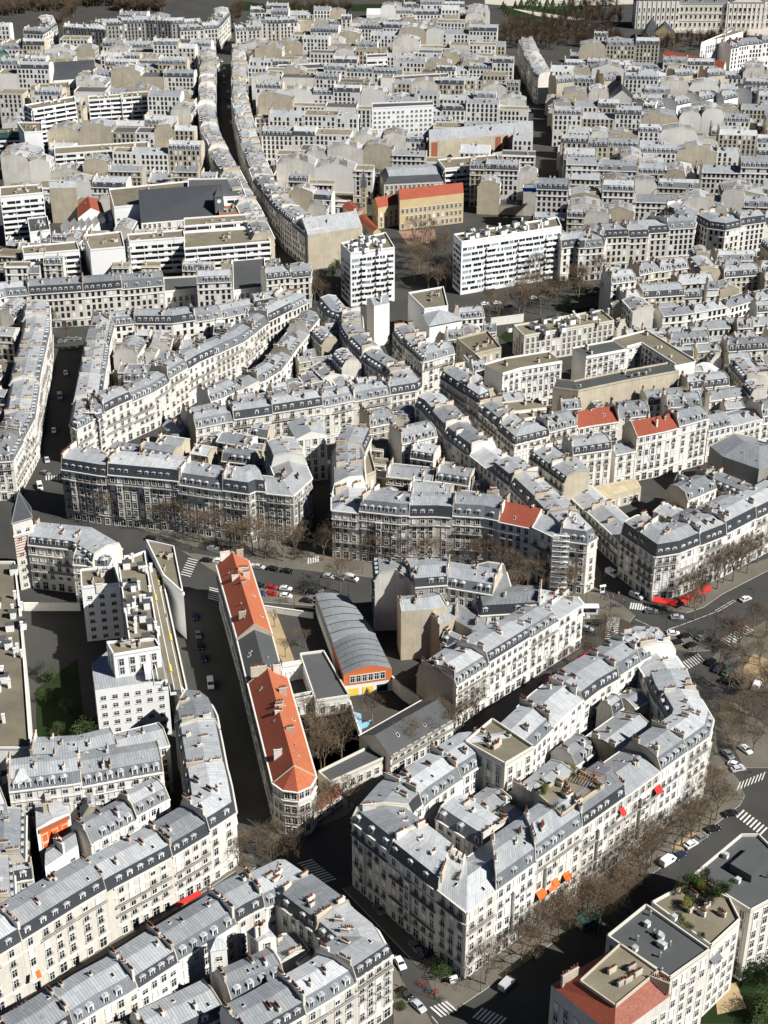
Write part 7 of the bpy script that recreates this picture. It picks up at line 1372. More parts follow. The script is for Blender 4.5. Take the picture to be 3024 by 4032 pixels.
# ------------------------------------------------------------------ materials
MATS = {}
def nn(nt, t, **kw):
    n = nt.nodes.new(t)
    for k, v in kw.items():
        if k in n.inputs: n.inputs[k].default_value = v
        else: setattr(n, k, v)
    return n
def base_mat(name, col, rough=.8, var=.12, scale=.25, spec=.3, metal=0.0, rnd=.10, stain=0.0, fine=.08):
    m = bpy.data.materials.new(name); m.use_nodes = True
    nt = m.node_tree; b = nt.nodes['Principled BSDF']
    b.inputs['Roughness'].default_value = rough; b.inputs['Metallic'].default_value = metal
    b.inputs['Specular IOR Level'].default_value = spec
    tc = nn(nt, 'ShaderNodeTexCoord'); oi = nn(nt, 'ShaderNodeObjectInfo')
    no = nn(nt, 'ShaderNodeTexNoise', Scale=scale, Detail=6.0, Roughness=.6)
    nt.links.new(tc.outputs['Object'], no.inputs['Vector'])
    fi = nn(nt, 'ShaderNodeTexNoise', Scale=3.0, Detail=3.0)
    nt.links.new(tc.outputs['Object'], fi.inputs['Vector'])
    def mth(op, a, bb, c=None):
        n = nt.nodes.new('ShaderNodeMath'); n.operation = op
        for i, x in enumerate([a, bb, c]):
            if x is None: continue
            if isinstance(x, (int, float)): n.inputs[i].default_value = x
            else: nt.links.new(x, n.inputs[i])
        return n.outputs[0]
    v = mth('MULTIPLY_ADD', no.outputs['Fac'], 2*var*1.6, 1-var*1.6)
    v = mth('MULTIPLY', v, mth('MULTIPLY_ADD', fi.outputs['Fac'], 2*fine, 1-fine))
    v = mth('MULTIPLY', v, mth('MULTIPLY_ADD', oi.outputs['Random'], 2*rnd, 1-rnd))
    if stain:
        uv = nn(nt, 'ShaderNodeMapping'); uv.inputs['Scale'].default_value = (.9, .06, 1)
        nt.links.new(tc.outputs['UV'], uv.inputs['Vector'])
        st = nn(nt, 'ShaderNodeTexNoise', Scale=1.3, Detail=4.0); nt.links.new(uv.outputs[0], st.inputs['Vector'])
        s = mth('MULTIPLY_ADD', st.outputs['Fac'], 2*stain, 1-stain); v = mth('MULTIPLY', v, s)
    hs = nn(nt, 'ShaderNodeHueSaturation'); hs.inputs['Color'].default_value = (*col, 1)
    nt.links.new(v, hs.inputs['Value']); nt.links.new(hs.outputs[0], b.inputs['Base Color'])
    MATS[name] = m
    return m, nt, b, tc, mth, hs, v
def seam_mat(name, col, su, sv, dark=.55, rough=.45, spec=.5, var=.12, patch=.22, rnd=.18, metal=0.0):
    """sheet metal, tiles or bricks: a grid in the face's own metres (uv)"""
    m, nt, b, tc, mth, hs, v = base_mat(name, col, rough, var, .12, spec, metal, rnd)
    sep = nn(nt, 'ShaderNodeSeparateXYZ'); nt.links.new(tc.outputs['UV'], sep.inputs[0])
    u = mth('DIVIDE', sep.outputs[0], su); w = mth('DIVIDE', sep.outputs[1], sv)
    fu = mth('FLOOR', u, 0); 
    off = mth('MULTIPLY', mth('FLOOR', mth('MULTIPLY', fu, .2), 0), .37)
    w2 = mth('ADD', w, off)
    cmb = nn(nt, 'ShaderNodeCombineXYZ'); nt.links.new(fu, cmb.inputs[0]); nt.links.new(mth('FLOOR', w2, 0), cmb.inputs[1])
    wn = nn(nt, 'ShaderNodeTexWhiteNoise'); wn.noise_dimensions = '2D'; nt.links.new(cmb.outputs[0], wn.inputs['Vector'])
    p = mth('MULTIPLY_ADD', wn.outputs['Value'], patch, 1-patch/2)
    fr = mth('FRACT', u, 0); ln = mth('LESS_THAN', fr, .13)
    fr2 = mth('FRACT', w2, 0); ln2 = mth('MULTIPLY', mth('LESS_THAN', fr2, .04), .6)
    k = mth('SUBTRACT', 1, mth('MULTIPLY', mth('MAXIMUM', ln, ln2), 1-dark))
    v2 = mth('MULTIPLY', mth('MULTIPLY', v, p), k); nt.links.new(v2, hs.inputs['Value'])
    bp = nn(nt, 'ShaderNodeBump', Strength=.5, Distance=.06); nt.links.new(mth('SUBTRACT', 1, ln), bp.inputs['Height'])
    nt.links.new(bp.outputs[0], b.inputs['Normal'])
def stone_mat(name, col, **kw):
    m, nt, b, tc, mth, hs, v = base_mat(name, col, .9, kw.get('var', .10), .15, .2, 0, kw.get('rnd', .08), kw.get('stain', .16))
    br = nn(nt, 'ShaderNodeTexBrick', Scale=1.0); br.inputs['Color1'].default_value = (1, 1, 1, 1); br.inputs['Color2'].default_value = (.93, .92, .9, 1)
    br.inputs['Mortar'].default_value = (.8, .78, .74, 1); br.inputs['Mortar Size'].default_value = .03
    br.inputs['Brick Width'].default_value = 1.1; br.inputs['Row Height'].default_value = .45
    nt.links.new(tc.outputs['UV'], br.inputs['Vector'])
    mx = nn(nt, 'ShaderNodeMixRGB'); mx.blend_type = 'MULTIPLY'; mx.inputs[0].default_value = 1
    nt.links.new(hs.outputs[0], mx.inputs[1]); nt.links.new(br.outputs[0], mx.inputs[2]); nt.links.new(mx.outputs[0], b.inputs['Base Color'])
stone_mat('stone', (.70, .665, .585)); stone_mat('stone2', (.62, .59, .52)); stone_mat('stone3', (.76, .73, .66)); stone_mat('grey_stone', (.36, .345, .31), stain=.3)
base_mat('render', (.80, .77, .70), .9, .08, .12, .2, 0, .10, .14)
base_mat('white', (.86, .85, .82), .8, .05, .12, .25, 0, .06, .08)
base_mat('beige', (.50, .44, .33), .95, .22, .2, .1, 0, .12, .22)
base_mat('plaster', (.70, .66, .58), .95, .2, .2, .1, 0, .12, .25)
stone_mat('yellow_brick', (.58, .46, .26), stain=.08)
seam_mat('brick', (.36, .12, .07), .25, .09, .8, .9, .1)
seam_mat('orange_brick', (.62, .17, .06), .25, .09, .85, .9, .1)
seam_mat('zinc', (.35, .362, .368), .72, 3.1, .5)
seam_mat('zinc2', (.45, .46, .462), .72, 2.8, .55)
seam_mat('zinc3', (.25, .262, .272), .72, 3.4, .5)
seam_mat('zinc_blue', (.135, .147, .157), .65, 1.8, .55, rough=.5)
seam_mat('slate', (.042, .046, .053), .3, .25, .8, rough=.5, patch=.3)
seam_mat('red_tile', (.30, .078, .045), .45, .35, .72, rough=.8, spec=.2, patch=.18)
seam_mat('sunlit_tile', (.42, .13, .06), .45, .45, .7, rough=.8, spec=.2, patch=.18)  # lighter copy of the red tile, sunlight put into its colour
seam_mat('dull_tile', (.26, .10, .07), .45, .35, .7, rough=.8, spec=.2, patch=.3)
seam_mat('brown_sheet', (.24, .10, .07), .6, 2.5, .6)
seam_mat('beige_sheet', (.5, .42, .27), .8, 9, .75)
seam_mat('white_sheet', (.85, .85, .85), 1.1, 9, .8)
base_mat('gravel', (.20, .175, .125), .95, .3, .12, .1, 0, .15, 0, .25)
base_mat('asphalt_roof', (.085, .088, .087), .9, .2, .1, .2, 0, .15, 0, .12)
base_mat('glass', (.018, .022, .028), .12, .1, .5, .5, 0, .3)
base_mat('glass_green', (.05, .11, .10), .15, .2, .5, .6, 0, .3)
base_mat('pale_glass', (.30, .38, .42), .2, .2, .5, .6, 0, .3)
base_mat('frame', (.78, .77, .74), .6, .04, .5, .3)
base_mat('iron', (.018, .019, .02), .5, .1, .5, .4)
base_mat('pot', (.20, .075, .045), .9, .3, 1.5, .1, 0, .3)
base_mat('pot_dark', (.05, .03, .025), .9, .3, 1.5, .1, 0, .3)
base_mat('stack', (.48, .42, .33), .95, .25, .6, .1, 0, .25)
base_mat('stack_brick', (.36, .17, .11), .95, .25, .6, .1, 0, .25)
base_mat('awning_orange', (.85, .14, .02), .8, .05); base_mat('awning_red', (.62, .03, .025), .8, .08); base_mat('awning_yellow', (.85, .62, .10), .8, .05)
base_mat('awning_grey', (.16, .17, .17), .8, .08)
base_mat('netting', (.09, .26, .20), .8, .2, .3)
base_mat('asphalt', (.058, .056, .050), .92, .3, .05, .25, 0, 0, 0, .2)
base_mat('paving', (.15, .135, .108), .95, .3, .07, .1, 0, 0, 0, .2)
base_mat('sand', (.40, .30, .17), .97, .3, .08, .05)
base_mat('court', (.085, .078, .064), .95, .3, .06, .1)
base_mat('red_court', (.32, .19, .14), .95, .2, .06, .1)
base_mat('grass', (.018, .032, .010), .95, .35, .05, .1)
base_mat('marking', (.62, .61, .56), .9, .25, .6, .1)
base_mat('blue_paint', (.25, .48, .60), .9, .2, .6, .1)
base_mat('bark', (.20, .16, .115), .95, .3, 1.0, .1, 0, .2); base_mat('twig', (.17, .125, .085), .95, .2, 1.0, .1, 0, .25)
base_mat('leaf', (.045, .075, .022), .8, .4, .6, .2, 0, .3); base_mat('leaf_yellow', (.19, .17, .035), .8, .4, .6, .2, 0, .3)
base_mat('rubber', (.02, .02, .02), .8, .1)
base_mat('tarp', (.08, .2, .6), .6, .1); base_mat('skin', (.45, .28, .2), .7, .05); base_mat('tarp', (.08, .2, .6), .6, .1); base_mat('timber', (.24, .12, .06), .9, .2, .5)
for n, c in dict(black=(.012, .012, .014), grey=(.18, .19, .2), silver=(.5, .51, .52), white_paint=(.82, .82, .82), red_paint=(.4, .02, .02), blue_car=(.03, .07, .18), navy=(.02, .03, .06), green_paint=(.06, .14, .07)).items():
    base_mat('paint_' + n, c, .25, .03, .3, .6, 0, .1)

# ------------------------------------------------------------------ mesh builder
class MB:
    def __init__(s): s.v = []; s.f = []; s.m = []; s.uv = []; s.names = []
    def mi(s, n):
        if n not in s.names: s.names.append(n)
        return s.names.index(n)
    def poly(s, pts, mat, uvs=None):
        k = len(s.v); s.v.extend(pts); s.f.append(tuple(range(k, k+len(pts)))); s.m.append(s.mi(mat))
        if uvs is None:
            a = Vector(pts[0]); u = Vector(pts[1])-a
            u = u.normalized() if u.length > 1e-6 else Vector((1, 0, 0))
            w = Vector(pts[-1])-a; n = u.cross(w); n = n.normalized() if n.length > 1e-6 else Vector((0, 0, 1)); vv = n.cross(u)
            uvs = [((Vector(p)-a).dot(u), (Vector(p)-a).dot(vv)) for p in pts]
        s.uv.extend(uvs)
    def hexa(s, b, t, mat, top=None, bottom=False):
        """b, t: lists of bottom/top points, counter-clockwise"""
        n = len(b)
        for i in range(n):
            j = (i+1) % n; s.poly([b[i], b[j], t[j], t[i]], mat)
        s.poly(list(t), top or mat)
        if bottom: s.poly(list(b)[::-1], mat)
    def box(s, cx, cy, z0, z1, w, d, ang, mat, top=None, bottom=False):
        c, q = math.cos(ang), math.sin(ang)
        P = [(cx+x*c-y*q, cy+x*q+y*c) for x, y in ((-w/2, -d/2), (w/2, -d/2), (w/2, d/2), (-w/2, d/2))]
        s.hexa([(*p, z0) for p in P], [(*p, z1) for p in P], mat, top, bottom)
    def prism(s, poly, z0, z1, mat, top=None):
        s.hexa([(x, y, z0) for x, y in poly], [(x, y, z1) for x, y in poly], mat, top)
    def tube(s, p, q, r0, r1, mat, n=4):
        p, q = Vector(p), Vector(q); d = (q-p)
        if d.length < 1e-5: return
        d.normalize(); a = d.orthogonal().normalized(); b = d.cross(a)
        A = [p+(a*math.cos(t)+b*math.sin(t))*r0 for t in [2*math.pi*i/n for i in range(n)]]
        B = [q+(a*math.cos(t)+b*math.sin(t))*r1 for t in [2*math.pi*i/n for i in range(n)]]
        for i in range(n):
            j = (i+1) % n; s.poly([tuple(A[i]), tuple(A[j]), tuple(B[j]), tuple(B[i])], mat, [(0, 0)]*4)
        if n > 2: s.poly([tuple(x) for x in B], mat, [(0, 0)]*n)
    def mesh(s, name):
        me = bpy.data.meshes.new(name); me.from_pydata([tuple(p) for p in s.v], [], s.f)
        for n in s.names: me.materials.append(MATS[n])
        me.polygons.foreach_set('material_index', s.m)
        l = me.uv_layers.new(name='UVMap'); l.data.foreach_set('uv', [c for u in s.uv for c in u])
        me.update(); return me
def put(name, me, parent=None, loc=(0, 0, 0), rz=0.0, sc=None, rot=None):
    o = bpy.data.objects.new(name, me); o.location = loc
    if rot is not None: o.rotation_euler = rot
    elif rz: o.rotation_euler = (0, 0, rz)
    if sc: o.scale = sc
    if parent is not None: o.parent = parent
    COL.objects.link(o); return o
def thing(name, label, cat, loc=(0, 0, 0), rz=0.0, group=None):
    o = put(name, None, None, loc, rz); o['label'] = label; o['category'] = cat
    if group: o['group'] = group
    return o
def tag(o, label, cat, group=None):
    o['label'] = label; o['category'] = cat
    if group: o['group'] = group
    return o
def struct(name, mb):
    o = put(name, mb.mesh(name)); o['kind'] = 'structure'; return o

# ------------------------------------------------------------------ window, dormer, chimney prototypes (x along wall, +y out of the wall)
def win_geom(mb, kind, X, simple=False):
    """X maps local (x, y, z) to the target space"""
    def q(x0, x1, z0, z1, y, mat): mb.poly([X(x0, y, z0), X(x1, y, z0), X(x1, y, z1), X(x0, y, z1)][::-1], mat)
    def bx(x0, x1, y0, y1, z0, z1, mat):
        b = [X(x0, y0, z0), X(x1, y0, z0), X(x1, y1, z0), X(x0, y1, z0)]; t = [X(x0, y0, z1), X(x1, y0, z1), X(x1, y1, z1), X(x0, y1, z1)]
        mb.hexa(b, t, mat, None, True)
    w, h = (.72, 2.25)
    if kind == 'sq': w, h = .8, 1.25
    if kind == 'shop': w, h = 1.0, 2.8
    if simple:
        q(-w, w, 0, h, .04, 'frame' if kind == 'blind' else 'glass')
        if kind != 'blind': q(-w-.14, -w, 0, h, .05, 'frame')
        return
    if kind == 'blind': q(-w, w, 0, h, .03, 'frame')
    else:
        q(-w, w, 0, h, .02, 'glass')
        bx(-.045, .045, .02, .07, 0, h, 'frame')
        bx(-w, w, .02, .07, h*.62, h*.62+.07, 'frame')
        bx(-w, -w+.09, .02, .09, 0, h, 'frame'); bx(w-.09, w, .02, .09, 0, h, 'frame')
        if kind == 'half': q(-w, w, h*.5, h, .055, 'frame')
    if kind != 'sq':
        bx(-w-.16, -w, 0, .13, -.05, h+.12, 'frame' if kind == 'shutter' else 'stone3'); bx(w, w+.16, 0, .13, -.05, h+.12, 'frame' if kind == 'shutter' else 'stone3')
        bx(-w-.2, w+.2, 0, .2, h+.1, h+.26, 'stone3')
    bx(-w-.2, w+.2, 0, .2, -.14, -.02, 'stone3')
    if kind == 'shutter':
        bx(-w-.55, -w-.02, .13, .17, 0, h, 'frame'); bx(w+.02, w+.55, .13, .17, 0, h, 'frame')
    if kind == 'rail':
        bx(-w-.25, w+.25, 0, .42, -.2, -.1, 'stone3')
        bx(-w-.22, w+.22, .37, .41, .82, .88, 'iron')
        for i in range(9):
            x = -w-.2+i*(2*w+.4)/8; bx(x-.025, x+.025, .37, .41, -.1, .84, 'iron')
def ident(x, y, z): return (x, y, z)
WIN = {}
for k in ('plain', 'rail', 'blind', 'half', 'shutter', 'sq', 'shop'):
    mb = MB(); win_geom(mb, k, ident); WIN[k] = mb.mesh('window_' + k)
def dormer_geom(mb, X, rm, k=0):
    def P(*p): return [X(*a) for a in p]
    w, h, d = .78, 1.95, 1.9
    f = 'frame' if k == 0 else 'zinc2'
    # front at y=0 (outward +y), body goes to -y
    mb.poly(P((w, 0, 0), (-w, 0, 0), (-w, 0, h), (w, 0, h)), f)
    mb.poly(P((.42, .03, .15), (-.42, .03, .15), (-.42, .03, h-.2), (.42, .03, h-.2)), 'glass')
    mb.poly(P((.03, .05, .15), (-.03, .05, .15), (-.03, .05, h-.2), (.03, .05, h-.2)), 'frame')
    mb.poly(P((-w, 0, 0), (-w, -d, 0), (-w, -d, h), (-w, 0, h)), rm); mb.poly(P((w, -d, 0), (w, 0, 0), (w, 0, h), (w, -d, h)), rm)
    a, r = .14, .38
    mb.poly(P((w+a, .16, h), (0, .16, h+r), (0, -d, h+r), (w+a, -d, h)), 'zinc2'); mb.poly(P((0, .16, h+r), (-w-a, .16, h), (-w-a, -d, h), (0, -d, h+r)), 'zinc2')
    mb.poly(P((w+a, .16, h), (-w-a, .16, h), (0, .16, h+r)), 'frame')
DORM = {}
for k, rm in enumerate(('slate', 'zinc_blue')):
    for j in (0, 1):
        mb = MB(); dormer_geom(mb, ident, rm, j); DORM[rm, j] = mb.mesh('dormer_'+rm)
def stack_geom(mb, X, L, h, mat, rnd, pots=True):
    """chimney stack, long side along x, top at z=0"""
    t = .32
    b = [X(-L/2, -t, -h), X(L/2, -t, -h), X(L/2, t, -h), X(-L/2, t, -h)]; u = [X(-L/2, -t, 0), X(L/2, -t, 0), X(L/2, t, 0), X(-L/2, t, 0)]
    mb.hexa(b, u, mat)
    t2 = t+.09
    b = [X(-L/2-.09, -t2, -.28), X(L/2+.09, -t2, -.28), X(L/2+.09, t2, -.28), X(-L/2-.09, t2, -.28)]; u = [X(-L/2-.09, -t2, -.1), X(L/2+.09, -t2, -.1), X(L/2+.09, t2, -.1), X(-L/2-.09, t2, -.1)]
    mb.hexa(b, u, 'stone2', None, True)
    if not pots: return
    n = max(2, int(L/.42))
    for i in range(n):
        if rnd.random() < .12: continue
        x = -L/2+.22+i*(L-.44)/max(1, n-1); hh = rnd.choice((.55, .7, .7, 1.0)); r = .13
        m = rnd.choice(('pot', 'pot', 'pot_dark'))
        b = [X(x-r, -r, 0), X(x+r, -r, 0), X(x+r, r, 0), X(x-r, r, 0)]; r *= .8; u = [X(x-r, -r, hh), X(x+r, -r, hh), X(x+r, r, hh), X(x-r, r, hh)]
        mb.hexa(b, u, m)
STACK = []
_r = random.Random(5)
for L in (1.3, 2.2, 3.2, 4.6):
    for j in range(2):
        mb = MB(); stack_geom(mb, ident, L, 3.6, ('stack', 'stack', 'plaster', 'stack_brick')[(len(STACK)*5+j) % 4], _r); STACK.append((L, mb.mesh('chimney')))
mb = MB(); mb.box(0, 0, 0, .12, .85, 1.25, 0, 'frame'); mb.poly([(-.34, -.52, .13), (.34, -.52, .13), (.34, .52, .13), (-.34, .52, .13)], 'glass'); SKY_A = mb.mesh('skylight')
mb = MB(); mb.box(0, 0, 0, .1, .7, 1.0, 0, 'zinc3'); mb.poly([(-.27, -.42, .11), (.27, -.42, .11), (.27, .42, .11), (-.27, .42, .11)], 'pale_glass'); SKY_B = mb.mesh('skylight')
mb = MB(); mb.box(0, 0, 0, .9, .7, .7, 0, 'frame'); mb.box(0, 0, .9, 1.0, .85, .85, 0, 'zinc2'); VENT_A = mb.mesh('vent')
mb = MB()
mb.tube((0, 0, 0), (0, 0, 1.1), .16, .16, 'zinc2', 6); mb.tube((0, 0, 1.1), (0, 0, 1.35), .28, .05, 'zinc2', 6); VENT_B = mb.mesh('vent')

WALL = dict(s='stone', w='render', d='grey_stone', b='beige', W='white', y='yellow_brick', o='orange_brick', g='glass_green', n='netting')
WN = dict(s='cream stone', w='pale rendered', d='grey stone', b='beige', W='white', y='yellow brick', o='orange brick', g='glass', n='netted')
RN = dict(M='slate mansard', Z='zinc mansard', G='low zinc', F='flat', T='red tiled', K='pitched slate', FA='flat')
ORD = 'first second third fourth fifth sixth seventh eighth ninth tenth eleventh twelfth thirteenth fourteenth fifteenth sixteenth seventeenth eighteenth nineteenth twentieth'.split()
def profile(ro, H, D, mh):
    if ro == 'M': a = 1.0/D; return [(0, H), (a, H+mh), (.5, H+mh+.085*D), (1-a, H+mh), (1, H)], ['slate', 'Z', 'Z', 'slate']
    if ro == 'Z': a = 1.7/D; return [(0, H), (a, H+mh), (.5, H+mh+.085*D), (1-a, H+mh), (1, H)], ['zinc_blue', 'Z', 'Z', 'zinc_blue']
    if ro == 'T': return [(0, H), (.5, H+.40*D), (1, H)], ['red_tile', 'sunlit_tile']  # one slope takes the sun-brightened tile colour, the other the darker red
    if ro == 'K': return [(0, H), (.5, H+.30*D), (1, H)], ['asphalt_roof', 'asphalt_roof']
    if ro == 'G': return [(0, H), (.5, H+.17*D), (1, H)], ['Z', 'Z']
    return [(0, H), (1, H)], ['flat']

def gen_building(b, mode):
    """mode 0: windows, dormers, chimneys, skylights as their own objects; 1: only wall, roof and chimneys; 2: into one mass mesh.
    b: r, side, idx, tot, H, ro, wa, front pts, back pts, extras"""
    F, K, H, ro, wa, ex = b['f'], b['b'], b['H'], b['ro'], b['wa'], b
    rnd = random.Random(int(abs(F[0][0])*31+F[0][1]*17))
    ox, oy = (F[0][0]+K[-1][0])/2, (F[0][1]+K[-1][1])/2
    if mode == 2: ox = oy = 0
    F = [(x-ox, y-oy) for x, y in F]; K = [(x-ox, y-oy) for x, y in K]
    def sh(P):  # pull both ends in 2 cm so neighbours never share a plane
        a, c = Vector(P[0]), Vector(P[1]); P = list(P); P[0] = tuple(a+(c-a).normalized()*.02)
        a, c = Vector(P[-1]), Vector(P[-2]); P[-1] = tuple(a+(c-a).normalized()*.02); return P
    F, K = sh(F), sh(K)
    D = (Vector(F[0])-Vector(K[0])).length
    mh = ex.get('mh', 2.7)
    prof, mats = profile(ro, H, D, mh)
    zk = rnd.choice(('zinc', 'zinc', 'zinc2', 'zinc3'))
    flatm = 'asphalt_roof' if ro == 'FA' else rnd.choice(('gravel', 'gravel', 'asphalt_roof'))
    mats = [zk if m == 'Z' else m for m in mats]
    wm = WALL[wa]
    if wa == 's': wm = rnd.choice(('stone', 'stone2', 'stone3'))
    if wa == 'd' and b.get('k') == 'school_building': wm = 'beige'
    bm_ = 'render' if wa in 'sdw' and rnd.random() < .75 else wm
    def L3(i, t, z, d=0.0):
        f, k = F[i], K[i]; return (f[0]+(k[0]-f[0])*t, f[1]+(k[1]-f[1])*t, z)
    wall = MASS if mode == 2 else MB(); roof = MASS if mode == 2 else MB()
    n = len(F)
    # roof lofts
    cu = [0]
    for i in range(1, n): cu.append(cu[-1]+(Vector(F[i])-Vector(F[i-1])).length)
    vv = 0
    if mats[0] != 'flat':
        for j in range(len(prof)-1):
            (t0, z0), (t1, z1) = prof[j], prof[j+1]; dl = math.hypot((t1-t0)*D, z1-z0)
            for i in range(n-1):
                roof.poly([L3(i, t0, z0), L3(i+1, t0, z0), L3(i+1, t1, z1), L3(i, t1, z1)], mats[j], [(cu[i], vv), (cu[i+1], vv), (cu[i+1], vv+dl), (cu[i], vv+dl)])
            vv += dl
    else:
        for i in range(n-1): roof.poly([L3(i, .02, H), L3(i+1, .02, H), L3(i+1, .98, H), L3(i, .98, H)], flatm)
        for P, o in ((F, 1), (K, -1)):
            for i in range(n-1):
                a, c = Vector(P[i]), Vector(P[i+1]); m_ = (a+c)/2; d = c-a; nrm = Vector((-d.y, d.x)).normalized()*o
                m_ = m_+nrm*.14; wall.box(m_.x, m_.y, H-.3, H+.7, d.length, .28, math.atan2(d.y, d.x), wm)
    # walls
    def strip(P, z0, z1, mat, flip):
        u = 0
        for i in range(n-1):
            l = (Vector(P[i+1])-Vector(P[i])).length; a, c = P[i], P[i+1]
            q = [(*a, z0), (*c, z0), (*c, z1), (*a, z1)]; uv = [(u, z0), (u+l, z0), (u+l, z1), (u, z1)]
            if flip: q = q[::-1]; uv = uv[::-1]
            wall.poly(q, mat, uv); u += l
    strip(F, 0, H, wm, False); strip(K, 0, H, bm_, True)
    em = 'beige' if wa in 'bd' else rnd.choice(('plaster', 'render', 'plaster', 'beige'))
    if wa == 'W': em = 'white'
    for i, fl in ((0, True), (n-1, False)):
        top = [L3(i, t, z) for t, z in prof]; P = [L3(i, 0, 0)]+[L3(i, 1, 0)]+top[::-1]
        uv = [((Vector(p[:2])-Vector(F[i])).length, p[2]) for p in P]
        if fl: P = P[::-1]; uv = uv[::-1]
        wall.poly(P[::-1], em, uv[::-1])
    # fire walls standing proud of the roof, at each end
    if mats[0] != 'flat' and ro != 'K' and mode != 2 or (mode == 2 and rnd.random() < .5):
        for i, s in ((0, 1), (n-1, -1)):
            if i and b['idx'] < b['tot']-1: continue
            j = 1 if i == 0 else n-2
            d = (Vector(F[j])-Vector(F[i])).normalized()*.24; up = .32
            for (t0, z0), (t1, z1) in zip(prof, prof[1:]):
                A = L3(i, t0, z0); C = L3(i, t1, z1)
                q = [(A[0], A[1], A[2]+up), (A[0]+d.x, A[1]+d.y, A[2]+up), (C[0]+d.x, C[1]+d.y, C[2]+up), (C[0], C[1], C[2]+up)]
                q2 = [(A[0], A[1], A[2]-.2), (A[0]+d.x, A[1]+d.y, A[2]-.2), (C[0]+d.x, C[1]+d.y, C[2]-.2), (C[0], C[1], C[2]-.2)]
                wall.poly(q if s > 0 else q[::-1], 'stack')
                for a_, b_ in ((0, 3), (2, 1)): wall.poly([q2[a_], q2[b_], q[b_], q[a_]][::s], em)
                wall.poly([q2[0], q2[1], q[1], q[0]][::s], em); wall.poly([q2[2], q2[3], q[3], q[2]][::s], em)
    root = roof_o = None
    if mode != 2:
        name = b.get('k', 'apartment_building')
        nm = ('tall ' if H > 19.5 else 'low ' if H < 12.5 else '')
        root = thing(name, b['lab'], {'courtyard_wing': 'building wing', 'apartment_building': 'apartment building'}.get(name, name.replace('_', ' ')), (ox, oy, 0), 0, b['grp'])
    items = []   # (kind, mesh or geom, loc, rz)
    fh = ex.get('fh', 3.15); g0 = 4.0; nf = max(1, int(round((H-g0)/fh))); fh = (H-g0-.35)/nf
    blank = ex.get('blank')
    Z = []
    for side, P, o in (('f', F, 1), ('b', K, -1)):
        for i in range(n-1):
            a, c = Vector(P[i]), Vector(P[i+1]); d = c-a; l = d.length
            if l < 2.2: continue
            d.normalize(); out = Vector((d.y, -d.x))*o; mid = (a+c)/2
            vis = out.dot(Vector((-ox-mid.x, -oy-mid.y))) > 0
            rz = math.atan2(out.y, out.x)-math.pi/2
            if side == 'b' and not vis: pass
            nc = max(1, int((l-.9)/2.55)); st = (l-.9)/nc
            cols = [a+d*(.45+st*(k+.5)) for k in range(nc)]
            # ledges
            if mode != 2 and not blank and ex.get('mod') != 'plain':
                le = [(H-.35, .42, .35), (g0-.35, .22, .25)]
                if side == 'f': le += [(g0+fh*(nf-1)-.3, .3, .25)]
                for z, pr, th in le:
                    m_ = mid+out*(pr/2); wall.box(m_.x, m_.y, z, z+th, l, pr, math.atan2(d.y, d.x), 'stone3' if wa in 'sd' else 'render', None, True)
            if vis and not blank:
                seedk = rnd.random()
                bays = set(range(1+int(seedk*2), nc-1, 4)) if ex.get('bay') and side == 'f' and nc > 4 else set()
                for k in bays:
                    p = cols[k]+out*.37; wall.box(p.x, p.y, g0, g0+fh*(nf-1), 2.1, .75, math.atan2(d.y, d.x), wm, 'stone3', True); wall.box(p.x, p.y, g0+fh*(nf-1)-.25, g0+fh*(nf-1)+.15, 2.5, 1.15, math.atan2(d.y, d.x), 'stone3', None, True); wall.box(p.x, p.y, g0-.35, g0-.02, 2.0, .6, math.atan2(d.y, d.x), 'stone3', None, True)
                for fl in range(-1, nf):
                    zz = g0+fl*fh+.75 if fl >= 0 else .3
                    base = 'rail' if (fl in (0, nf-2) or seedk < .3) and side == 'f' else ('shutter' if wa in 'wW' and seedk > .6 else 'plain')
                    for k, p in enumerate(cols):
                        r_ = rnd.random()
                        kd = base
                        if r_ < .16: kd = 'blind'
                        elif r_ < .25: kd = 'half'
                        if fl < 0:
                            if side == 'b': continue
                            kd = 'shop' if k % 2 else 'plain'
                        if side == 'b' and (k+fl) % 3 == 0 and seedk < .5: kd = 'sq'
                        if k in bays and 0 <= fl < nf-1: pq = p+out*.75; items.append(('win', kd, (pq.x, pq.y, zz), rz)); continue
                        items.append(('win', kd, (p.x, p.y, zz), rz))
                # long balconies
                if mode == 0 and side == 'f' and wa in 'sd' and l > 6:
                    for fl in {max(0, nf-1-int(seedk*2)), 1 if seedk > .5 else nf-1}:
                        items.append(('bal', l-.6, (mid.x, mid.y, g0+fl*fh-.02), rz))
            if mats[0] in ('slate', 'zinc_blue'):
                if vis and l > 3:
                    for p in cols[:: (1 if nc < 5 or rnd.random() < .5 else 2)]:
                        if rnd.random() < .06: continue
                        p = p-out*.32; items.append(('dorm', (mats[0], 0 if rnd.random() < .45 else 1), (p.x, p.y, H+.25), rz))
    # long chimney stacks on the party walls + short ones on the slopes
    dd = Vector(K[0])-Vector(F[0]); ca = math.atan2(dd.y, dd.x)
    zr = max(z for t, z in prof)
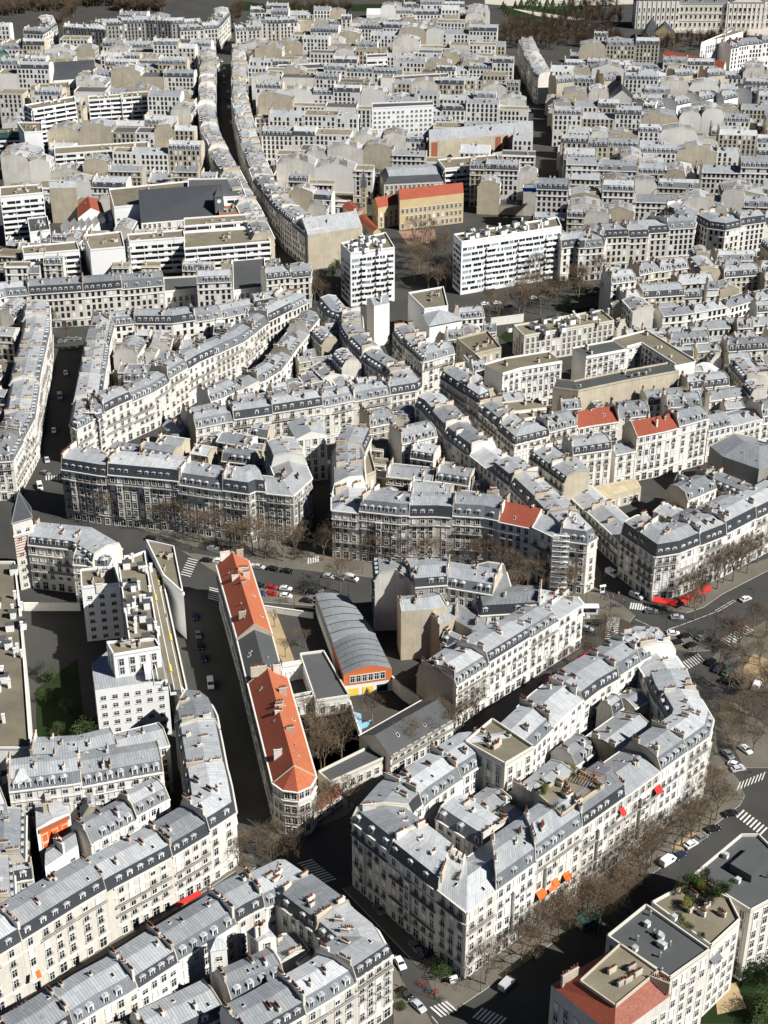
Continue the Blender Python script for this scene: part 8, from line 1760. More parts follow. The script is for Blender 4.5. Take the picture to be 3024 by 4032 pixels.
    if mats[0] != 'flat' and not (blank and D > 18) and ro != 'K':
        for t in ((.27, .74) if D > 9 else (.5,)):
            if rnd.random() < .92:
                e = (Vector(F[1])-Vector(F[0])).normalized()*.36; p = Vector(F[0])+dd*t+e; si = rnd.choice((2, 3, 4, 5, 6, 7)) if D > 10 else rnd.choice((0, 1, 2, 3, 4))
                items.append(('stack', si, (p.x, p.y, zr+.75+rnd.random()*.5), ca))
        nmid = int(cu[-1]/6)
        for k in range(nmid):
            s = rnd.uniform(.2, .85)*cu[-1]; i = max(j for j in range(n-1) if cu[j] <= s); t = (s-cu[i])/(cu[i+1]-cu[i]+1e-9); tt = rnd.uniform(.2, .8)
            a, c = Vector(L3(i, tt, 0)), Vector(L3(i+1, tt, 0)); p = a+(c-a)*t
            items.append(('stack', rnd.choice((0, 1, 2, 3)), (p.x, p.y, zr+.15+rnd.random()*.5), ca))
    else:
        for k in range(max(1, int(cu[-1]/7))):
            s = rnd.uniform(.1, .9)*cu[-1]; i = max(j for j in range(n-1) if cu[j] <= s); t = (s-cu[i])/(cu[i+1]-cu[i]+1e-9); tt = rnd.uniform(.2, .8)
            a, c = Vector(L3(i, tt, 0)), Vector(L3(i+1, tt, 0)); p = a+(c-a)*t
            if mats[0] == 'flat':
                items.append(('stack', rnd.choice((0, 1, 2)), (p.x, p.y, H+1.3), ca) if rnd.random() < .5 else ('vent', rnd.random() < .5, (p.x, p.y, H), ca))
            elif ro != 'K': pass
    # skylights on the upper slopes
    if mode < 2 and ro in 'MZGTK':
        for k in range(int(cu[-1]/4.5)):
            if rnd.random() < .35: continue
            s = rnd.uniform(.08, .92)*cu[-1]; i = max(j for j in range(n-1) if cu[j] <= s); t = (s-cu[i])/(cu[i+1]-cu[i]+1e-9)
            j = rnd.choice((0, 1)) if len(prof) == 3 else rnd.choice((1, 2)); (t0, z0), (t1, z1) = prof[j], prof[j+1]; q = rnd.uniform(.3, .7)
            tt = t0+(t1-t0)*q; a, c = Vector(L3(i, tt, 0)), Vector(L3(i+1, tt, 0)); p = a+(c-a)*t
            slope = math.atan2(z1-z0, (t1-t0)*D); r = rnd.random()
            d = (Vector(F[i+1])-Vector(F[i])); az = math.atan2(d.y, d.x)
            if r < .65: items.append(('sky', rnd.random() < .6, (p.x, p.y, z0+(z1-z0)*q+.02), az, slope))
            else: items.append(('vent', True, (p.x, p.y, z0+(z1-z0)*q-.5), az))
    if ex.get('hexend'):
        a, c = Vector(F[-1]), Vector(K[-1]); ax = (a-Vector(F[-2])).normalized(); w = (c-a); r = w.length
        fp = [a, a+ax*r*.30+w*.18, a+ax*r*.44+w*.5, a+ax*r*.30+w*.82, c]
        fp = [(p.x, p.y) for p in fp]; apx = a+w*.5; ap = (apx.x, apx.y, H+.4*D)
        for i in range(4):
            p, q = fp[i], fp[i+1]
            wall.poly([(*p, 0), (*q, 0), (*q, H-3.2), (*p, H-3.2)], 'stone2'); wall.poly([(*p, H-3.2), (*q, H-3.2), (*q, H), (*p, H)], 'orange_brick')
            pv, qv = Vector(p), Vector(q); dr = (qv-pv); o_ = Vector((dr.y, -dr.x)).normalized(); m_ = (pv+qv)/2
            for z in (H-3.4, H-.3): wall.box((m_+o_*.15).x, (m_+o_*.15).y, z, z+.3, dr.length+.2, .5, math.atan2(dr.y, dr.x), 'render', None, True)
            roof.poly([(*p, H+.02), (*q, H+.02), ap], 'red_tile' if i < 2 else 'sunlit_tile')  # right-hand facets painted in the sunlit tone, left-hand ones darker
            rz = math.atan2(o_.y, o_.x)-math.pi/2
            for z in (1.5, 5.0, 8.6, H-2.7):
                for s in ((-.9, .9) if dr.length > 4 else (0,)):
                    pp = m_+dr.normalized()*s; items.append(('win', 'plain', (pp.x, pp.y, z), rz))
    if mode != 2:
        wo = put('wall', wall.mesh('wall'), root); roof_o = put('roof', roof.mesh('roof'), root)
    for it in items:
        k, q, loc, rz = it[:4]
        if mode == 0:
            if k == 'win': put('window', WIN[q], root, loc, rz)
            elif k == 'bal': put('balcony', bal_mesh(q), root, loc, rz)
            elif k == 'dorm': put('dormer', DORM[q], roof_o, loc, rz)
            elif k == 'stack': put('chimney', STACK[q][1], roof_o, loc, rz)
            elif k == 'sky': put('skylight', SKY_A if q else SKY_B, roof_o, loc, 0, None, (it[4], 0, rz))
            elif k == 'vent': put('vent', VENT_B if q else VENT_A, roof_o, loc, rz)
        else:
            c, s = math.cos(rz), math.sin(rz)
            def X(x, y, z, c=c, s=s, loc=loc): return (loc[0]+x*c-y*s, loc[1]+x*s+y*c, loc[2]+z)
            # wall/roof meshes of the far houses hold these tiny details themselves
            tgt_w, tgt_r = (MASS, MASS) if mode == 2 else (wall2(root), roof2(root))
            if k == 'win': win_geom(tgt_w, q, X, True)
            elif k == 'dorm': dormer_geom(tgt_r, X, q[0], q[1])
            elif k == 'stack':
                if mode == 1: put('chimney', STACK[q][1], roof_o, loc, rz)
                else: stack_geom(MASS, X, STACK[q][0], 3.2, 'stack', rnd, rnd.random() < .6)
            elif k == 'vent' and mode == 1: put('vent', VENT_B if q else VENT_A, roof_o, loc, rz)
            elif k == 'sky' and mode == 1: put('skylight', SKY_A if q else SKY_B, roof_o, loc, 0, None, (it[4], 0, rz))
    if mode == 1:
        # rebuild the two meshes with the details joined in
        for o, mbx, ext in ((wo, wall, W2.pop('w', None)), (roof_o, roof, W2.pop('r', None))):
            if ext:
                k0 = len(mbx.v); mbx.v.extend(ext.v); mbx.f.extend(tuple(i+k0 for i in f) for f in ext.f)
                mbx.m.extend(mbx.mi(ext.names[i]) for i in ext.m); mbx.uv.extend(ext.uv); old = o.data; o.data = mbx.mesh(o.name.split('.')[0]); bpy.data.meshes.remove(old)
    return root
W2 = {}
def wall2(root):
    if 'w' not in W2: W2['w'] = MB()
    return W2['w']
def roof2(root):
    if 'r' not in W2: W2['r'] = MB()
    return W2['r']
BAL = {}
def bal_mesh(L):
    L = round(L)
    if L not in BAL:
        mb = MB(); mb.box(0, .35, -.12, 0, L, .7, 0, 'stone3', None, True)
        mb.box(0, .68, .92, .98, L, .05, 0, 'iron', None, True); mb.box(0, .68, .06, .1, L, .04, 0, 'iron', None, True)
        n = int(L/.28)
        for i in range(n+1): x = -L/2+i*L/n; mb.poly([(x-.055, .68, 0), (x+.055, .68, 0), (x+.055, .68, .95), (x-.055, .68, .95)], 'iron')
        BAL[L] = mb.mesh('balcony')
    return BAL[L]
MASS = MB()

# ------------------------------------------------------------------ free-form buildings
def poly_building(d):
    P = [tuple(p) for p in d['p']]; H, ro, wa = d['H'], d['ro'], d['wa']; n = len(P)
    cx, cy = sum(p[0] for p in P)/n, sum(p[1] for p in P)/n; P = [(x-cx, y-cy) for x, y in P]
    z0 = d.get('base', 0)
    rnd = random.Random(int(cx*7+cy)); wm = WALL[wa]
    root = thing(d['n'], d['l'], d['c'], (cx, cy, z0))
    wall, roof = MB(), MB(); H = H-z0
    far = math.hypot(cx, cy) > 900
    for i in range(n):
        a, c = Vector(P[i]), Vector(P[(i+1) % n]); l = (c-a).length
        wall.poly([(*a, 0), (*c, 0), (*c, H), (*a, H)], wm, [(0, 0), (l, 0), (l, H), (0, H)])
    A = sorted(range(n), key=lambda i: -(Vector(P[i])-Vector(P[(i+1) % n])).length)[0]
    ln = Vector(P[(A+1) % n])-Vector(P[A]); ang = math.atan2(ln.y, ln.x)
    fm = 'asphalt_roof' if ro == 'FA' else 'gravel'
    items = []
    if ro in ('F', 'FA'):
        roof.poly([(x*.985, y*.985, H-.05) for x, y in P], fm)
        for i in range(n):
            a, c = Vector(P[i]), Vector(P[(i+1) % n]); dr = c-a; inn = Vector((-dr.y, dr.x)).normalized()*.17; m_ = (a+c)/2+inn
            wall.box(m_.x, m_.y, H-.3, H+.75, dr.length-.02*i, .34, math.atan2(dr.y, dr.x), wm)
    elif ro in ('PYR', 'SPIRE'):
        k = 1.12 if ro == 'PYR' else 1.1; hh = 2.5 if ro == 'PYR' else 9.0
        if d['n'] == 'church': hh = 26
        if d['n'] == 'hall': hh = 3
        for i in range(n):
            a, c = P[i], P[(i+1) % n]
            roof.poly([(a[0]*k, a[1]*k, H), (c[0]*k, c[1]*k, H), (0, 0, H+hh)], 'zinc2' if ro == 'PYR' else 'slate')
        roof.poly([(x*k, y*k, H) for x, y in P][::-1], 'zinc2')
        if ro == 'SPIRE':
            for i in range(n):
                roof.tube((P[i][0]*k, P[i][1]*k, H+.05), (0, 0, H+hh+.1), .18, .18, 'zinc2', 4)
            roof.tube((0, 0, H+hh), (0, 0, H+hh+1.5), .12, .02, 'iron', 4)
    elif ro == 'SAW':
        a, b_, c, e = [Vector(p) for p in P[:4]]; m = 7
        for i in range(m):
            p0, p1 = a+(b_-a)*i/m, a+(b_-a)*(i+1)/m; q0, q1 = e+(c-e)*i/m, e+(c-e)*(i+1)/m
            roof.poly([(*p0, H), (*q0, H), (*q1, H+3), (*p1, H+3)][::-1], 'zinc'); roof.poly([(*p1, H+3), (*q1, H+3), (*q1, H), (*p1, H)][::-1], 'render'); roof.poly([(*p0, H), (*p1, H), (*p1, H+3)], 'render')
    elif ro == 'TRUNC':
        I = [(x-cx, y-cy) for x, y in d['inner']]
        # match each eave corner to its nearest inner corner
        near = [min(I, key=lambda q: (q[0]-p[0])**2+(q[1]-p[1])**2) for p in P]
        for i in range(n):
            j = (i+1) % n; a, c, s, t = P[i], P[j], near[i], near[j]
            pts = [(*a, H), (*c, H), (*t, H+3.5)]+([(*s, H+3.5)] if s != t else [])
            roof.poly(pts, 'dull_tile' if i % 2 else 'red_tile')
        roof.poly([(x, y, H+3.52) for x, y in order(I)], 'gravel')
        for i, q in enumerate(order(I)):
            q2 = order(I)[(i+1) % len(I)]; a, c = Vector(q), Vector(q2); dr = c-a; m_ = (a+c)/2
            roof.box(m_.x, m_.y, H+3.2, H+4.1, dr.length+.3-.02*i, .3, math.atan2(dr.y, dr.x), 'beige')
        for (x, y) in ((-.3, .1), (.25, .2), (.1, -.25), (.4, 0), (-.1, -.35)):
            items.append(('stack', 3, (x*8, y*8, H+5), ang)); 
        for k in (0, 2): items.append(('stack', 7, (P[k][0]*.75, P[k][1]*.75, H+4.5), ang+k))
    else:
        # ridge along the longest side
        a, b_, c, e = [Vector(p) for p in (P[A], P[(A+1) % n], P[(A+2) % n], P[(A+3) % n])]
        if n != 4: roof.poly([(x, y, H) for x, y in P], 'zinc')
        else:
            w = (e-a).length; r0, r1 = (a+e)/2, (b_+c)/2
            if ro == 'MAN':
                hh = 4.0; i1, i2, i3, i4 = a+(c-a)*.08, b_+(e-b_)*.08, c+(a-c)*.08, e+(b_-e)*.08
                for p, q, s, t in ((a, b_, i2, i1), (b_, c, i3, i2), (c, e, i4, i3), (e, a, i1, i4)): roof.poly([(*p, H), (*q, H), (*s, H+hh), (*t, H+hh)], 'slate')
                m0, m1 = (i1+i4)/2, (i2+i3)/2
                roof.poly([(*i1, H+hh), (*i2, H+hh), (*m1, H+hh+1.2), (*m0, H+hh+1.2)], 'zinc'); roof.poly([(*i3, H+hh), (*i4, H+hh), (*m0, H+hh+1.2), (*m1, H+hh+1.2)], 'zinc')
            else:
                hh = w*{'G': .2, 'T': .3, 'TM': .25, 'K': .3, 'KG': .42, 'B': .25, 'BEIGE': .04, 'WHITE': .12}.get(ro, .2)
                m1, m2 = {'G': ('zinc', 'zinc'), 'T': ('red_tile', 'red_tile'), 'TM': ('dull_tile', 'dull_tile'), 'K': ('asphalt_roof',)*2, 'KG': ('slate', 'slate'), 'B': ('brown_sheet',)*2, 'BEIGE': ('beige_sheet',)*2, 'WHITE': ('white_sheet',)*2}[ro]
                if ro == 'G': m1 = m2 = rnd.choice(('zinc', 'zinc2'))
                roof.poly([(*a, H), (*b_, H), (*r1, H+hh), (*r0, H+hh)], m1); roof.poly([(*c, H), (*e, H), (*r0, H+hh), (*r1, H+hh)], m2)
                wall.poly([(*b_, H), (*c, H), (*r1, H+hh-.02)], wm); wall.poly([(*e, H), (*a, H), (*r0, H+hh-.02)], wm)
                if d.get('orange'):
                    pass
    # facades
    mod = d.get('mod'); fh = d.get('fh', 2.95); nf = max(1, int((H-1)/fh))
    for i in range(n):
        a, c = Vector(P[i]), Vector(P[(i+1) % n]); dr = c-a; l = dr.length
        if l < 2.5: continue
        dr.normalize(); out = Vector((dr.y, -dr.x)); mid = (a+c)/2; rz = math.atan2(out.y, out.x)-math.pi/2
        if out.dot(Vector((-cx-mid.x, -cy-mid.y))) < 0: continue
        if mod == 'bands' and l > 5:
            for f in range(nf):
                z = 1.2+f*fh; bm = MB()
                bm.poly([(l/2-.4, .03, .95), (-l/2+.4, .03, .95), (-l/2+.4, .03, fh-.35), (l/2-.4, .03, fh-.35)], 'glass')
                bm.box(0, .5, -.15, .95, l-.2, 1.0, 0, 'white' if wa != 'b' else 'render', None, True)
                k = max(1, int(l/6))
                for j in range(k+1): bm.box(-l/2+.3+j*(l-.6)/k, .35, .96, fh-.2, .3, .7, 0, wm)
                nb = int(l/4)
                for j in range(nb):
                    if rnd.random() < .35: x = -l/2+(j+.5)*l/nb; bm.poly([(x+1, .06, .95), (x-1, .06, .95), (x-1, .06, fh-.35), (x+1, .06, fh-.35)], 'frame')
                put('balcony', bm.mesh('balcony'), root, (mid.x, mid.y, z), rz)
        elif mod == 'strips' and l > 5:
            for f in range(nf):
                z = 1.2+f*fh; x = -l/2+.8
                while x < l/2-2:
                    w = rnd.choice((2.2, 3.4, 4.4, 1.0))
                    if x+w > l/2-.6: w = l/2-.6-x
                    bm = MB(); bm.poly([(w, .03, .9), (0, .03, .9), (0, .03, 2.3), (w, .03, 2.3)], 'glass' if rnd.random() < .8 else 'pale_glass'); bm.box(w/2, .06, .78, .88, w+.2, .16, 0, 'frame', None, True)
                    bm.box(w/2, .05, .9, 2.3, .08, .08, 0, 'frame')
                    o = put('window', bm.mesh('window'), root, (mid.x+dr.x*x, mid.y+dr.y*x, z), 0, None, (0, 0, math.atan2(dr.y, dr.x)))
                    o.data.transform(Matrix.Scale(-1, 4, (0, 1, 0))); o.data.flip_normals()
                    x += w+rnd.choice((.5, .5, 1.2))
                if l > 20 and f % 1 == 0:
                    for u in (.30, .62, .9):
                        bm = MB(); bm.box(0, .55, 0, 1.0, l*.11, 1.1, 0, 'white', None, True); put('balcony', bm.mesh('balcony'), root, (mid.x+dr.x*(u-.5)*l, mid.y+dr.y*(u-.5)*l, z-.2), rz)
        elif mod == 'few':
            for j in range(int(l/3.2)):
                if rnd.random() < .5: continue
                p = a+dr*(2+j*3.2); put('window', WIN['sq'], root, (p.x, p.y, H*rnd.choice((.35, .6))), rz)
        elif mod == 'plain': pass
        elif not d.get('blank'):
            kd0 = 'sq' if mod == 'punch' else ('plain' if d['c'] != 'tower' else 'sq'); sp = 2.6 if mod != 'punch' else 2.9
            if d['n'] == 'yellow_school': fh2 = 4.2
            else: fh2 = fh
            nf2 = max(1, int((H-.8)/fh2)); nc = max(1, int((l-1)/sp))
            for f in range(nf2):
                for j in range(nc):
                    if rnd.random() < .06: continue
                    p = a+dr*(.5+(l-1)*(j+.5)/nc); kd = kd0 if rnd.random() < .85 else ('blind' if kd0 != 'sq' else 'sq')
                    put('window', WIN[kd], root, (p.x, p.y, 1.0+f*fh2), rz)
    # roof furniture
    def rp(k): 
        w_ = [rnd.random() for _ in range(n)]; s = sum(w_); return (sum(P[i][0]*w_[i] for i in range(n))/s*k, sum(P[i][1]*w_[i] for i in range(n))/s*k)
    if d.get('cabins'):
        for i in range(14):
            x, y = rp(1.5); bm = MB(); q = rnd.uniform(1.5, 3); bm.box(0, 0, 0, 2.4, q, rnd.uniform(1.5, 2.6), 0, 'white'); bm.box(0, 0, 2.4, 2.5, q+.2, 2.7, 0, 'asphalt_roof'); put('roof_cabin', bm.mesh('roof_cabin'), root, (x, y, H-.04), ang)
            x, y = rp(1.6); bm = MB(); bm.box(0, 0, 0, 2.8, .8, .8, 0, 'white' if wa != 's' else 'beige'); bm.box(0, 0, 2.8, 2.95, 1.0, 1.0, 0, 'render'); put('chimney', bm.mesh('chimney'), root, (x, y, H-.04), ang)
    if d.get('vents'):
        for i in range(14): x, y = rp(1.45); put('vent', VENT_A if i % 2 else VENT_B, root, (x, y, H-.1), ang, (1.5, 1.5, 1.4))
        bm = MB(); bm.box(0, 0, 0, 2.2, 9, 6, 0, 'asphalt_roof'); d.get('dishes') and put('roof_cabin', bm.mesh('roof_cabin'), root, (0, 0, H-.04), ang)
    if d.get('dishes'):
        for x, y in ((4, 2), (6, -3), (1, 5)):
            bm = MB(); bm.tube((0, 0, 0), (0, 0, 1), .06, .06, 'iron', 4)
            R_ = [(math.cos(t)*.8, math.sin(t)*.8*.8, 1.2+math.sin(t)*.5) for t in [k*math.pi/5 for k in range(10)]]; bm.poly(R_, 'frame'); bm.poly([(x_, y_+.04, z_-.05) for x_, y_, z_ in R_][::-1], 'frame'); put('satellite_dish', bm.mesh('satellite_dish'), root, (x, y, H), 2.5)
    if ro in ('G', 'T', 'B') and d['c'] not in ('shed',):
        for i in range(3): x, y = rp(.8); items.append(('stack', rnd.choice((1, 2, 3)), (x, y, H+3.4), ang+1.57))
    if ro == 'F' and not d.get('cabins'):
        for i in range(5): x, y = rp(1.2); items.append(('stack', rnd.choice((0, 1, 2, 3)), (x, y, H+1.4), ang+1.57*(i % 2)))
    if ro == 'MAN':
        a, c = Vector(P[A]), Vector(P[(A+1) % n]); 
        for i in range(7): p = a+(c-a)*(i+.5)/7; items.append(('dorm', ('slate', 0), (p.x, p.y+.5, H+.4), math.pi))
    if d.get('yellow'):
        a, c = Vector(P[A]), Vector(P[(A+1) % n]); dr = (c-a).normalized(); out = Vector((dr.y, -dr.x)); l = (c-a).length; inn = -out
        for k in range(1, 5):
            m_ = (a+c)/2+inn*(k*2.2-.5); bm = MB(); bm.box(0, 0, 0, 1.0, l*.96, .25, 0, 'white'); bm.box(0, 1.0, -.05, .02, l*.96, 2, 0, 'gravel'); put('terrace', bm.mesh('terrace'), root, (m_.x, m_.y, H+(k-1)*2.2-.02), math.atan2(-inn.y, -inn.x)-math.pi/2)
            m2 = (a+c)/2+inn*(k*2.2+1.2)
            bm = MB(); bm.box(0, 0, 0, 2.1, l*.94, 1.8, 0, 'white'); put('terrace_storey', bm.mesh('terrace_storey'), root, (m2.x+inn.x*.8, m2.y+inn.y*.8, H+(k-1)*2.2-.03), math.atan2(-inn.y, -inn.x)-math.pi/2)
            for u in (.15, .42, .7, .9)[k % 2::2]:
                p = a+dr*(l*u)+inn*(k*2.2-.9); bm = MB(); bm.poly([(-1.9, 0, 0), (1.9, 0, 0), (1.9, 1.9, .8), (-1.9, 1.9, .8)], 'awning_yellow'); bm.poly([(-1.9, 0, -.02), (-1.9, 1.9, .78), (1.9, 1.9, .78), (1.9, 0, -.02)], 'awning_yellow')
                put('awning', bm.mesh('awning'), root, (p.x, p.y, H+(k-1)*2.2+1.3), math.atan2(inn.y, inn.x)-math.pi/2)
    if d.get('orange'):
        a, c = Vector(P[-1]), Vector(P[0]); dr = c-a; out = Vector((dr.y, -dr.x)).normalized(); bm = MB(); l = dr.length*.8
        q = [(-l/2, .1, 0), (l/2, .1, 0), (l/2, .1, 6), (-l/2, .1, 6)]; bm.poly(q[::-1], 'awning_orange'); bm.poly([(x, y-.05, z) for x, y, z in q], 'awning_orange'); bm.box(0, .25, 5.9, 7, l+1, .35, 0, 'brick', None, True)
        m_ = (a+c)/2; put('sheet_wall', bm.mesh('sheet_wall'), root, (m_.x, m_.y, H-7.5), math.atan2(out.y, out.x)-math.pi/2)
    if d.get('brickstripes') or d.get('brickw'):
        a, c = Vector(P[0]), Vector(P[1])
        for i in range(n):
            a, c = Vector(P[i]), Vector(P[(i+1) % n]); dr = c-a; out = Vector((dr.y, -dr.x)).normalized()
            if dr.length > 20 and out.dot(Vector((-cx, -cy))) > 0:
                for u, w in ((.05, 4), (.66, 3.6), (.74, 3.2)):
                    p = a+dr*u+out*.02; wall.box(p.x, p.y, 1, H-1, w, .12, math.atan2(dr.y, dr.x), 'brick')
    if d.get('arch'):
        for i in range(n):
            a, c = Vector(P[i]), Vector(P[(i+1) % n]); dr = c-a; out = Vector((dr.y, -dr.x)).normalized()
            if out.dot(Vector((-cx, -cy))) > 0 and dr.length > 7 and abs(dr.x) > abs(dr.y):
                bm = MB()
                for s in (-1.7, 0, 1.7):
                    tp = [(s+.62*math.cos(t), .06, 3.2+.62*math.sin(t)) for t in [k*math.pi/6 for k in range(7)]]; bm.poly([(s+.62, .06, 0)]+tp+[(s-.62, .06, 0)], 'pale_glass')
                bm.box(0, .12, -.4, -.1, 6, .25, 0, 'frame', None, True); bm.box(0, .12, 4.3, 4.6, 5, .25, 0, 'frame', None, True)
                m_ = (a+c)/2; put('window', bm.mesh('window'), root, (m_.x, m_.y, H-9), math.atan2(out.y, out.x)-math.pi/2)
    if d.get('clock') or d.get('belfry'):
        bm = MB(); R_ = [(math.cos(t)*1.1, .12, math.sin(t)*1.1) for t in [k*math.pi/8 for k in range(16)]]
        if d.get('clock'):
            for i in range(n):
                a, c = Vector(P[i]), Vector(P[(i+1) % n]); dr = c-a; out = Vector((dr.y, -dr.x)).normalized()
                if out.dot(Vector((-cx, -cy))) > 0 and abs(dr.x) > abs(dr.y):
                    bm.poly(R_, 'frame'); bm.box(0, .13, .1, .7, .1, .06, 0, 'iron'); bm.box(.25, .13, -.05, .05, .5, .06, 0, 'iron'); m_ = (a+c)/2
                    put('clock_face', bm.mesh('clock_face'), root, (m_.x, m_.y, H-3), math.atan2(out.y, out.x)-math.pi/2)
            for z in (H-.1, H-5): wall.prism([(x*1.08, y*1.08) for x, y in P], z, z+.4, 'frame')
            for z in range(8): wall.prism([(x*1.01, y*1.01) for x, y in P], H-13+z, H-12.7+z, 'brick')
        else:
            bm.box(0, 0, 0, 9, 4.6, 4.6, 0, 'zinc_blue'); bm.poly([(x, -2.32, z+6.5) for x, y, z in R_], 'frame')
            q = [(-2.6, -2.6, 9), (2.6, -2.6, 9), (2.6, 2.6, 9), (-2.6, 2.6, 9)]
            for i in range(4): bm.poly([q[i], q[(i+1) % 4], (0, 0, 13)], 'slate')
            b0 = Vector(P[A])*.0+Vector(P[(A+1) % n])*.85; put('belfry', bm.mesh('belfry'), root, (b0.x, b0.y, H+2), ang)
    wo = put('wall', wall.mesh('wall'), root); rr = put('roof', roof.mesh('roof'), root)
    for k, q, loc, rz in items:
        put('chimney' if k == 'stack' else 'dormer', STACK[q][1] if k == 'stack' else DORM[q], rr, loc, rz)
    return root
def order(I):
    cx, cy = sum(p[0] for p in I)/len(I), sum(p[1] for p in I)/len(I); return sorted(I, key=lambda p: math.atan2(p[1]-cy, p[0]-cx))

# ------------------------------------------------------------------ build houses
for b in BUILDINGS: gen_building(b, b['mode'])
mo = put('distant_buildings', MASS.mesh('distant_buildings')); mo['kind'] = 'stuff'; tag(mo, 'mass of pale apartment houses with zinc roofs filling the far city', 'buildings')
for d in POLYS: poly_building(d)
# ------------------------------------------------------------------ ground, pavements, markings
base_mat('white_paving', (.55, .50, .42), .95, .12, .05, .1)
mb = MB(); S_ = 7000; mb.poly([(-S_, -400, 0), (S_, -400, 0), (S_, S_, 0), (-S_, S_, 0)], 'asphalt'); struct('ground', mb)
for pi_, P in enumerate(PAVE):
    A = sum(P[i-1][0]*P[i][1]-P[i][0]*P[i-1][1] for i in range(len(P)))
    if A < 0: P = P[::-1]
    mb = MB(); mb.prism(P, 0, .115+.004*pi_, 'plaster', 'paving'); struct('pavement', mb)
for i, (n, m, z, P) in enumerate(SHEETS):
    mb = MB(); mb.poly([(x, y, z+.004*i) for x, y in P], m); struct(n, mb)
for i, (a, b, h, n) in enumerate(CROSS):
    mb = MB(); a, b, h = Vector(a), Vector(b), Vector(h); h = h.normalized()*2.0
    d = (b-a); st = d/(n-.5); w = st.normalized()*.27
    if h.length < .1: continue
    for k in range(n):
        c = a+st*k; q = [c-w-h, c+w-h, c+w+h, c-w+h]; mb.poly([(p.x, p.y, 0.185) for p in q], 'marking')
    struct('road_marking', mb)
mb = MB()
for a, b in LINES:
    a, b = Vector(a), Vector(b); d = (b-a).normalized(); w = Vector((-d.y, d.x))*.09; L = (b-a).length; s = 0
    while s < L: p, q = a+d*s, a+d*min(L, s+2.6); mb.poly([(p.x-w.x, p.y-w.y, .05), (q.x-w.x, q.y-w.y, .05), (q.x+w.x, q.y+w.y, .05), (p.x+w.x, p.y+w.y, .05)], 'marking'); s += 3.0
struct('road_marking', mb)

# ------------------------------------------------------------------ trees
def bare_tree(seed, h, pollard=False):
    r = random.Random(seed); tk, cr = MB(), MB()
    def grow(p, d, l, rad, lev):
        q = p+d*l; tgt = tk if lev < 3 else cr
        tgt.tube(p, q, rad if lev < 3 else max(rad, .026), rad*.72 if lev < 3 else max(rad*.72, .022), 'bark' if lev < 3 else 'twig', 5 if lev < 2 else 3)
        if lev >= (3 if pollard else 6): return
        k = {0: 4, 1: 3, 2: 3, 3: 3, 4: 3, 5: 2}[lev]
        if pollard and lev >= 1: k = 5
        for i in range(k):
            a = 2*math.pi*(i+r.random()*.7)/k; sp = r.uniform(.35, .75) if lev else r.uniform(.3, .6)
            o = d.orthogonal().normalized(); o2 = d.cross(o)
            nd = (d*math.cos(sp)+(o*math.cos(a)+o2*math.sin(a))*math.sin(sp)+Vector((0, 0, .12))).normalized()
            grow(q if i or lev == 0 else p+d*l*.9, nd, l*r.uniform(.62, .84), rad*.60, lev+1)
    grow(Vector((0, 0, 0)), Vector((r.uniform(-.05, .05), r.uniform(-.05, .05), 1)).normalized(), h*.30, h*.020, 0)
    return tk.mesh('trunk'), cr.mesh('crown')
BARE = [bare_tree(s, 12) for s in (1, 2, 3, 4)]; POLL = [bare_tree(9, 10, True)]
def leafy(seed, mat):
    r = random.Random(seed); mb = MB(); tk = MB(); tk.tube((0, 0, 0), (0, 0, .5), .05, .03, 'bark', 5)
    cl = [(r.uniform(-.3, .3), r.uniform(-.3, .3), r.uniform(.3, .85), r.uniform(.16, .30)) for _ in range(14)]
    for _ in range(1500):
        c = r.choice(cl); v = Vector((r.gauss(0, 1), r.gauss(0, 1), r.gauss(0, 1))).normalized()*c[3]*r.uniform(.6, 1.05)
        p = Vector(c[:3])+v; s = r.uniform(.018, .04); a = Vector((r.gauss(0, 1), r.gauss(0, 1), r.gauss(0, 1))).normalized(); b = a.orthogonal().normalized()
        mb.poly([tuple(p-a*s), tuple(p+b*s*.7), tuple(p+a*s), tuple(p-b*s*.7)], mat, [(0, 0)]*4)
    return tk.mesh('trunk'), mb.mesh('crown')
LEAFY = [leafy(1, 'leaf'), leafy(2, 'leaf'), leafy(3, 'leaf_yellow')]
AREA = [('by the school yard', -60, 60, 300, 420), ('at the junction square', 60, 140, 340, 440), ('on the avenue pavement', -20, 120, 200, 345), ('on the shaded boulevard', -140, 130, 420, 520), ('on the far avenue by the white towers', -60, 300, 560, 800)]
def whereis(x, y):
    for n, a, b, c, d in AREA:
        if a < x < b and c < y < d: return n
    return 'near the middle left streets' if x < 0 else 'among the far houses'
TC = {}
def nth(key):
    TC[key] = TC.get(key, 0)+1; return TC[key]
rt = random.Random(77)
def ordn(k): return ORD[k-1] if k <= len(ORD) else str(k)+'th'
def order_label(lst, fmt):
    """lst: (x, y, ...) -> number from the left within its place"""
    g = {}
    for t in lst: g.setdefault(whereis(t[0], t[1]), []).append(t)
    out = []
    for wname, ts in g.items():
        ts.sort(key=lambda t: t[0]/max(1, t[1]))
        for k, t in enumerate(ts): out.append((t, fmt % (ordn(k+1), wname)))
    return out
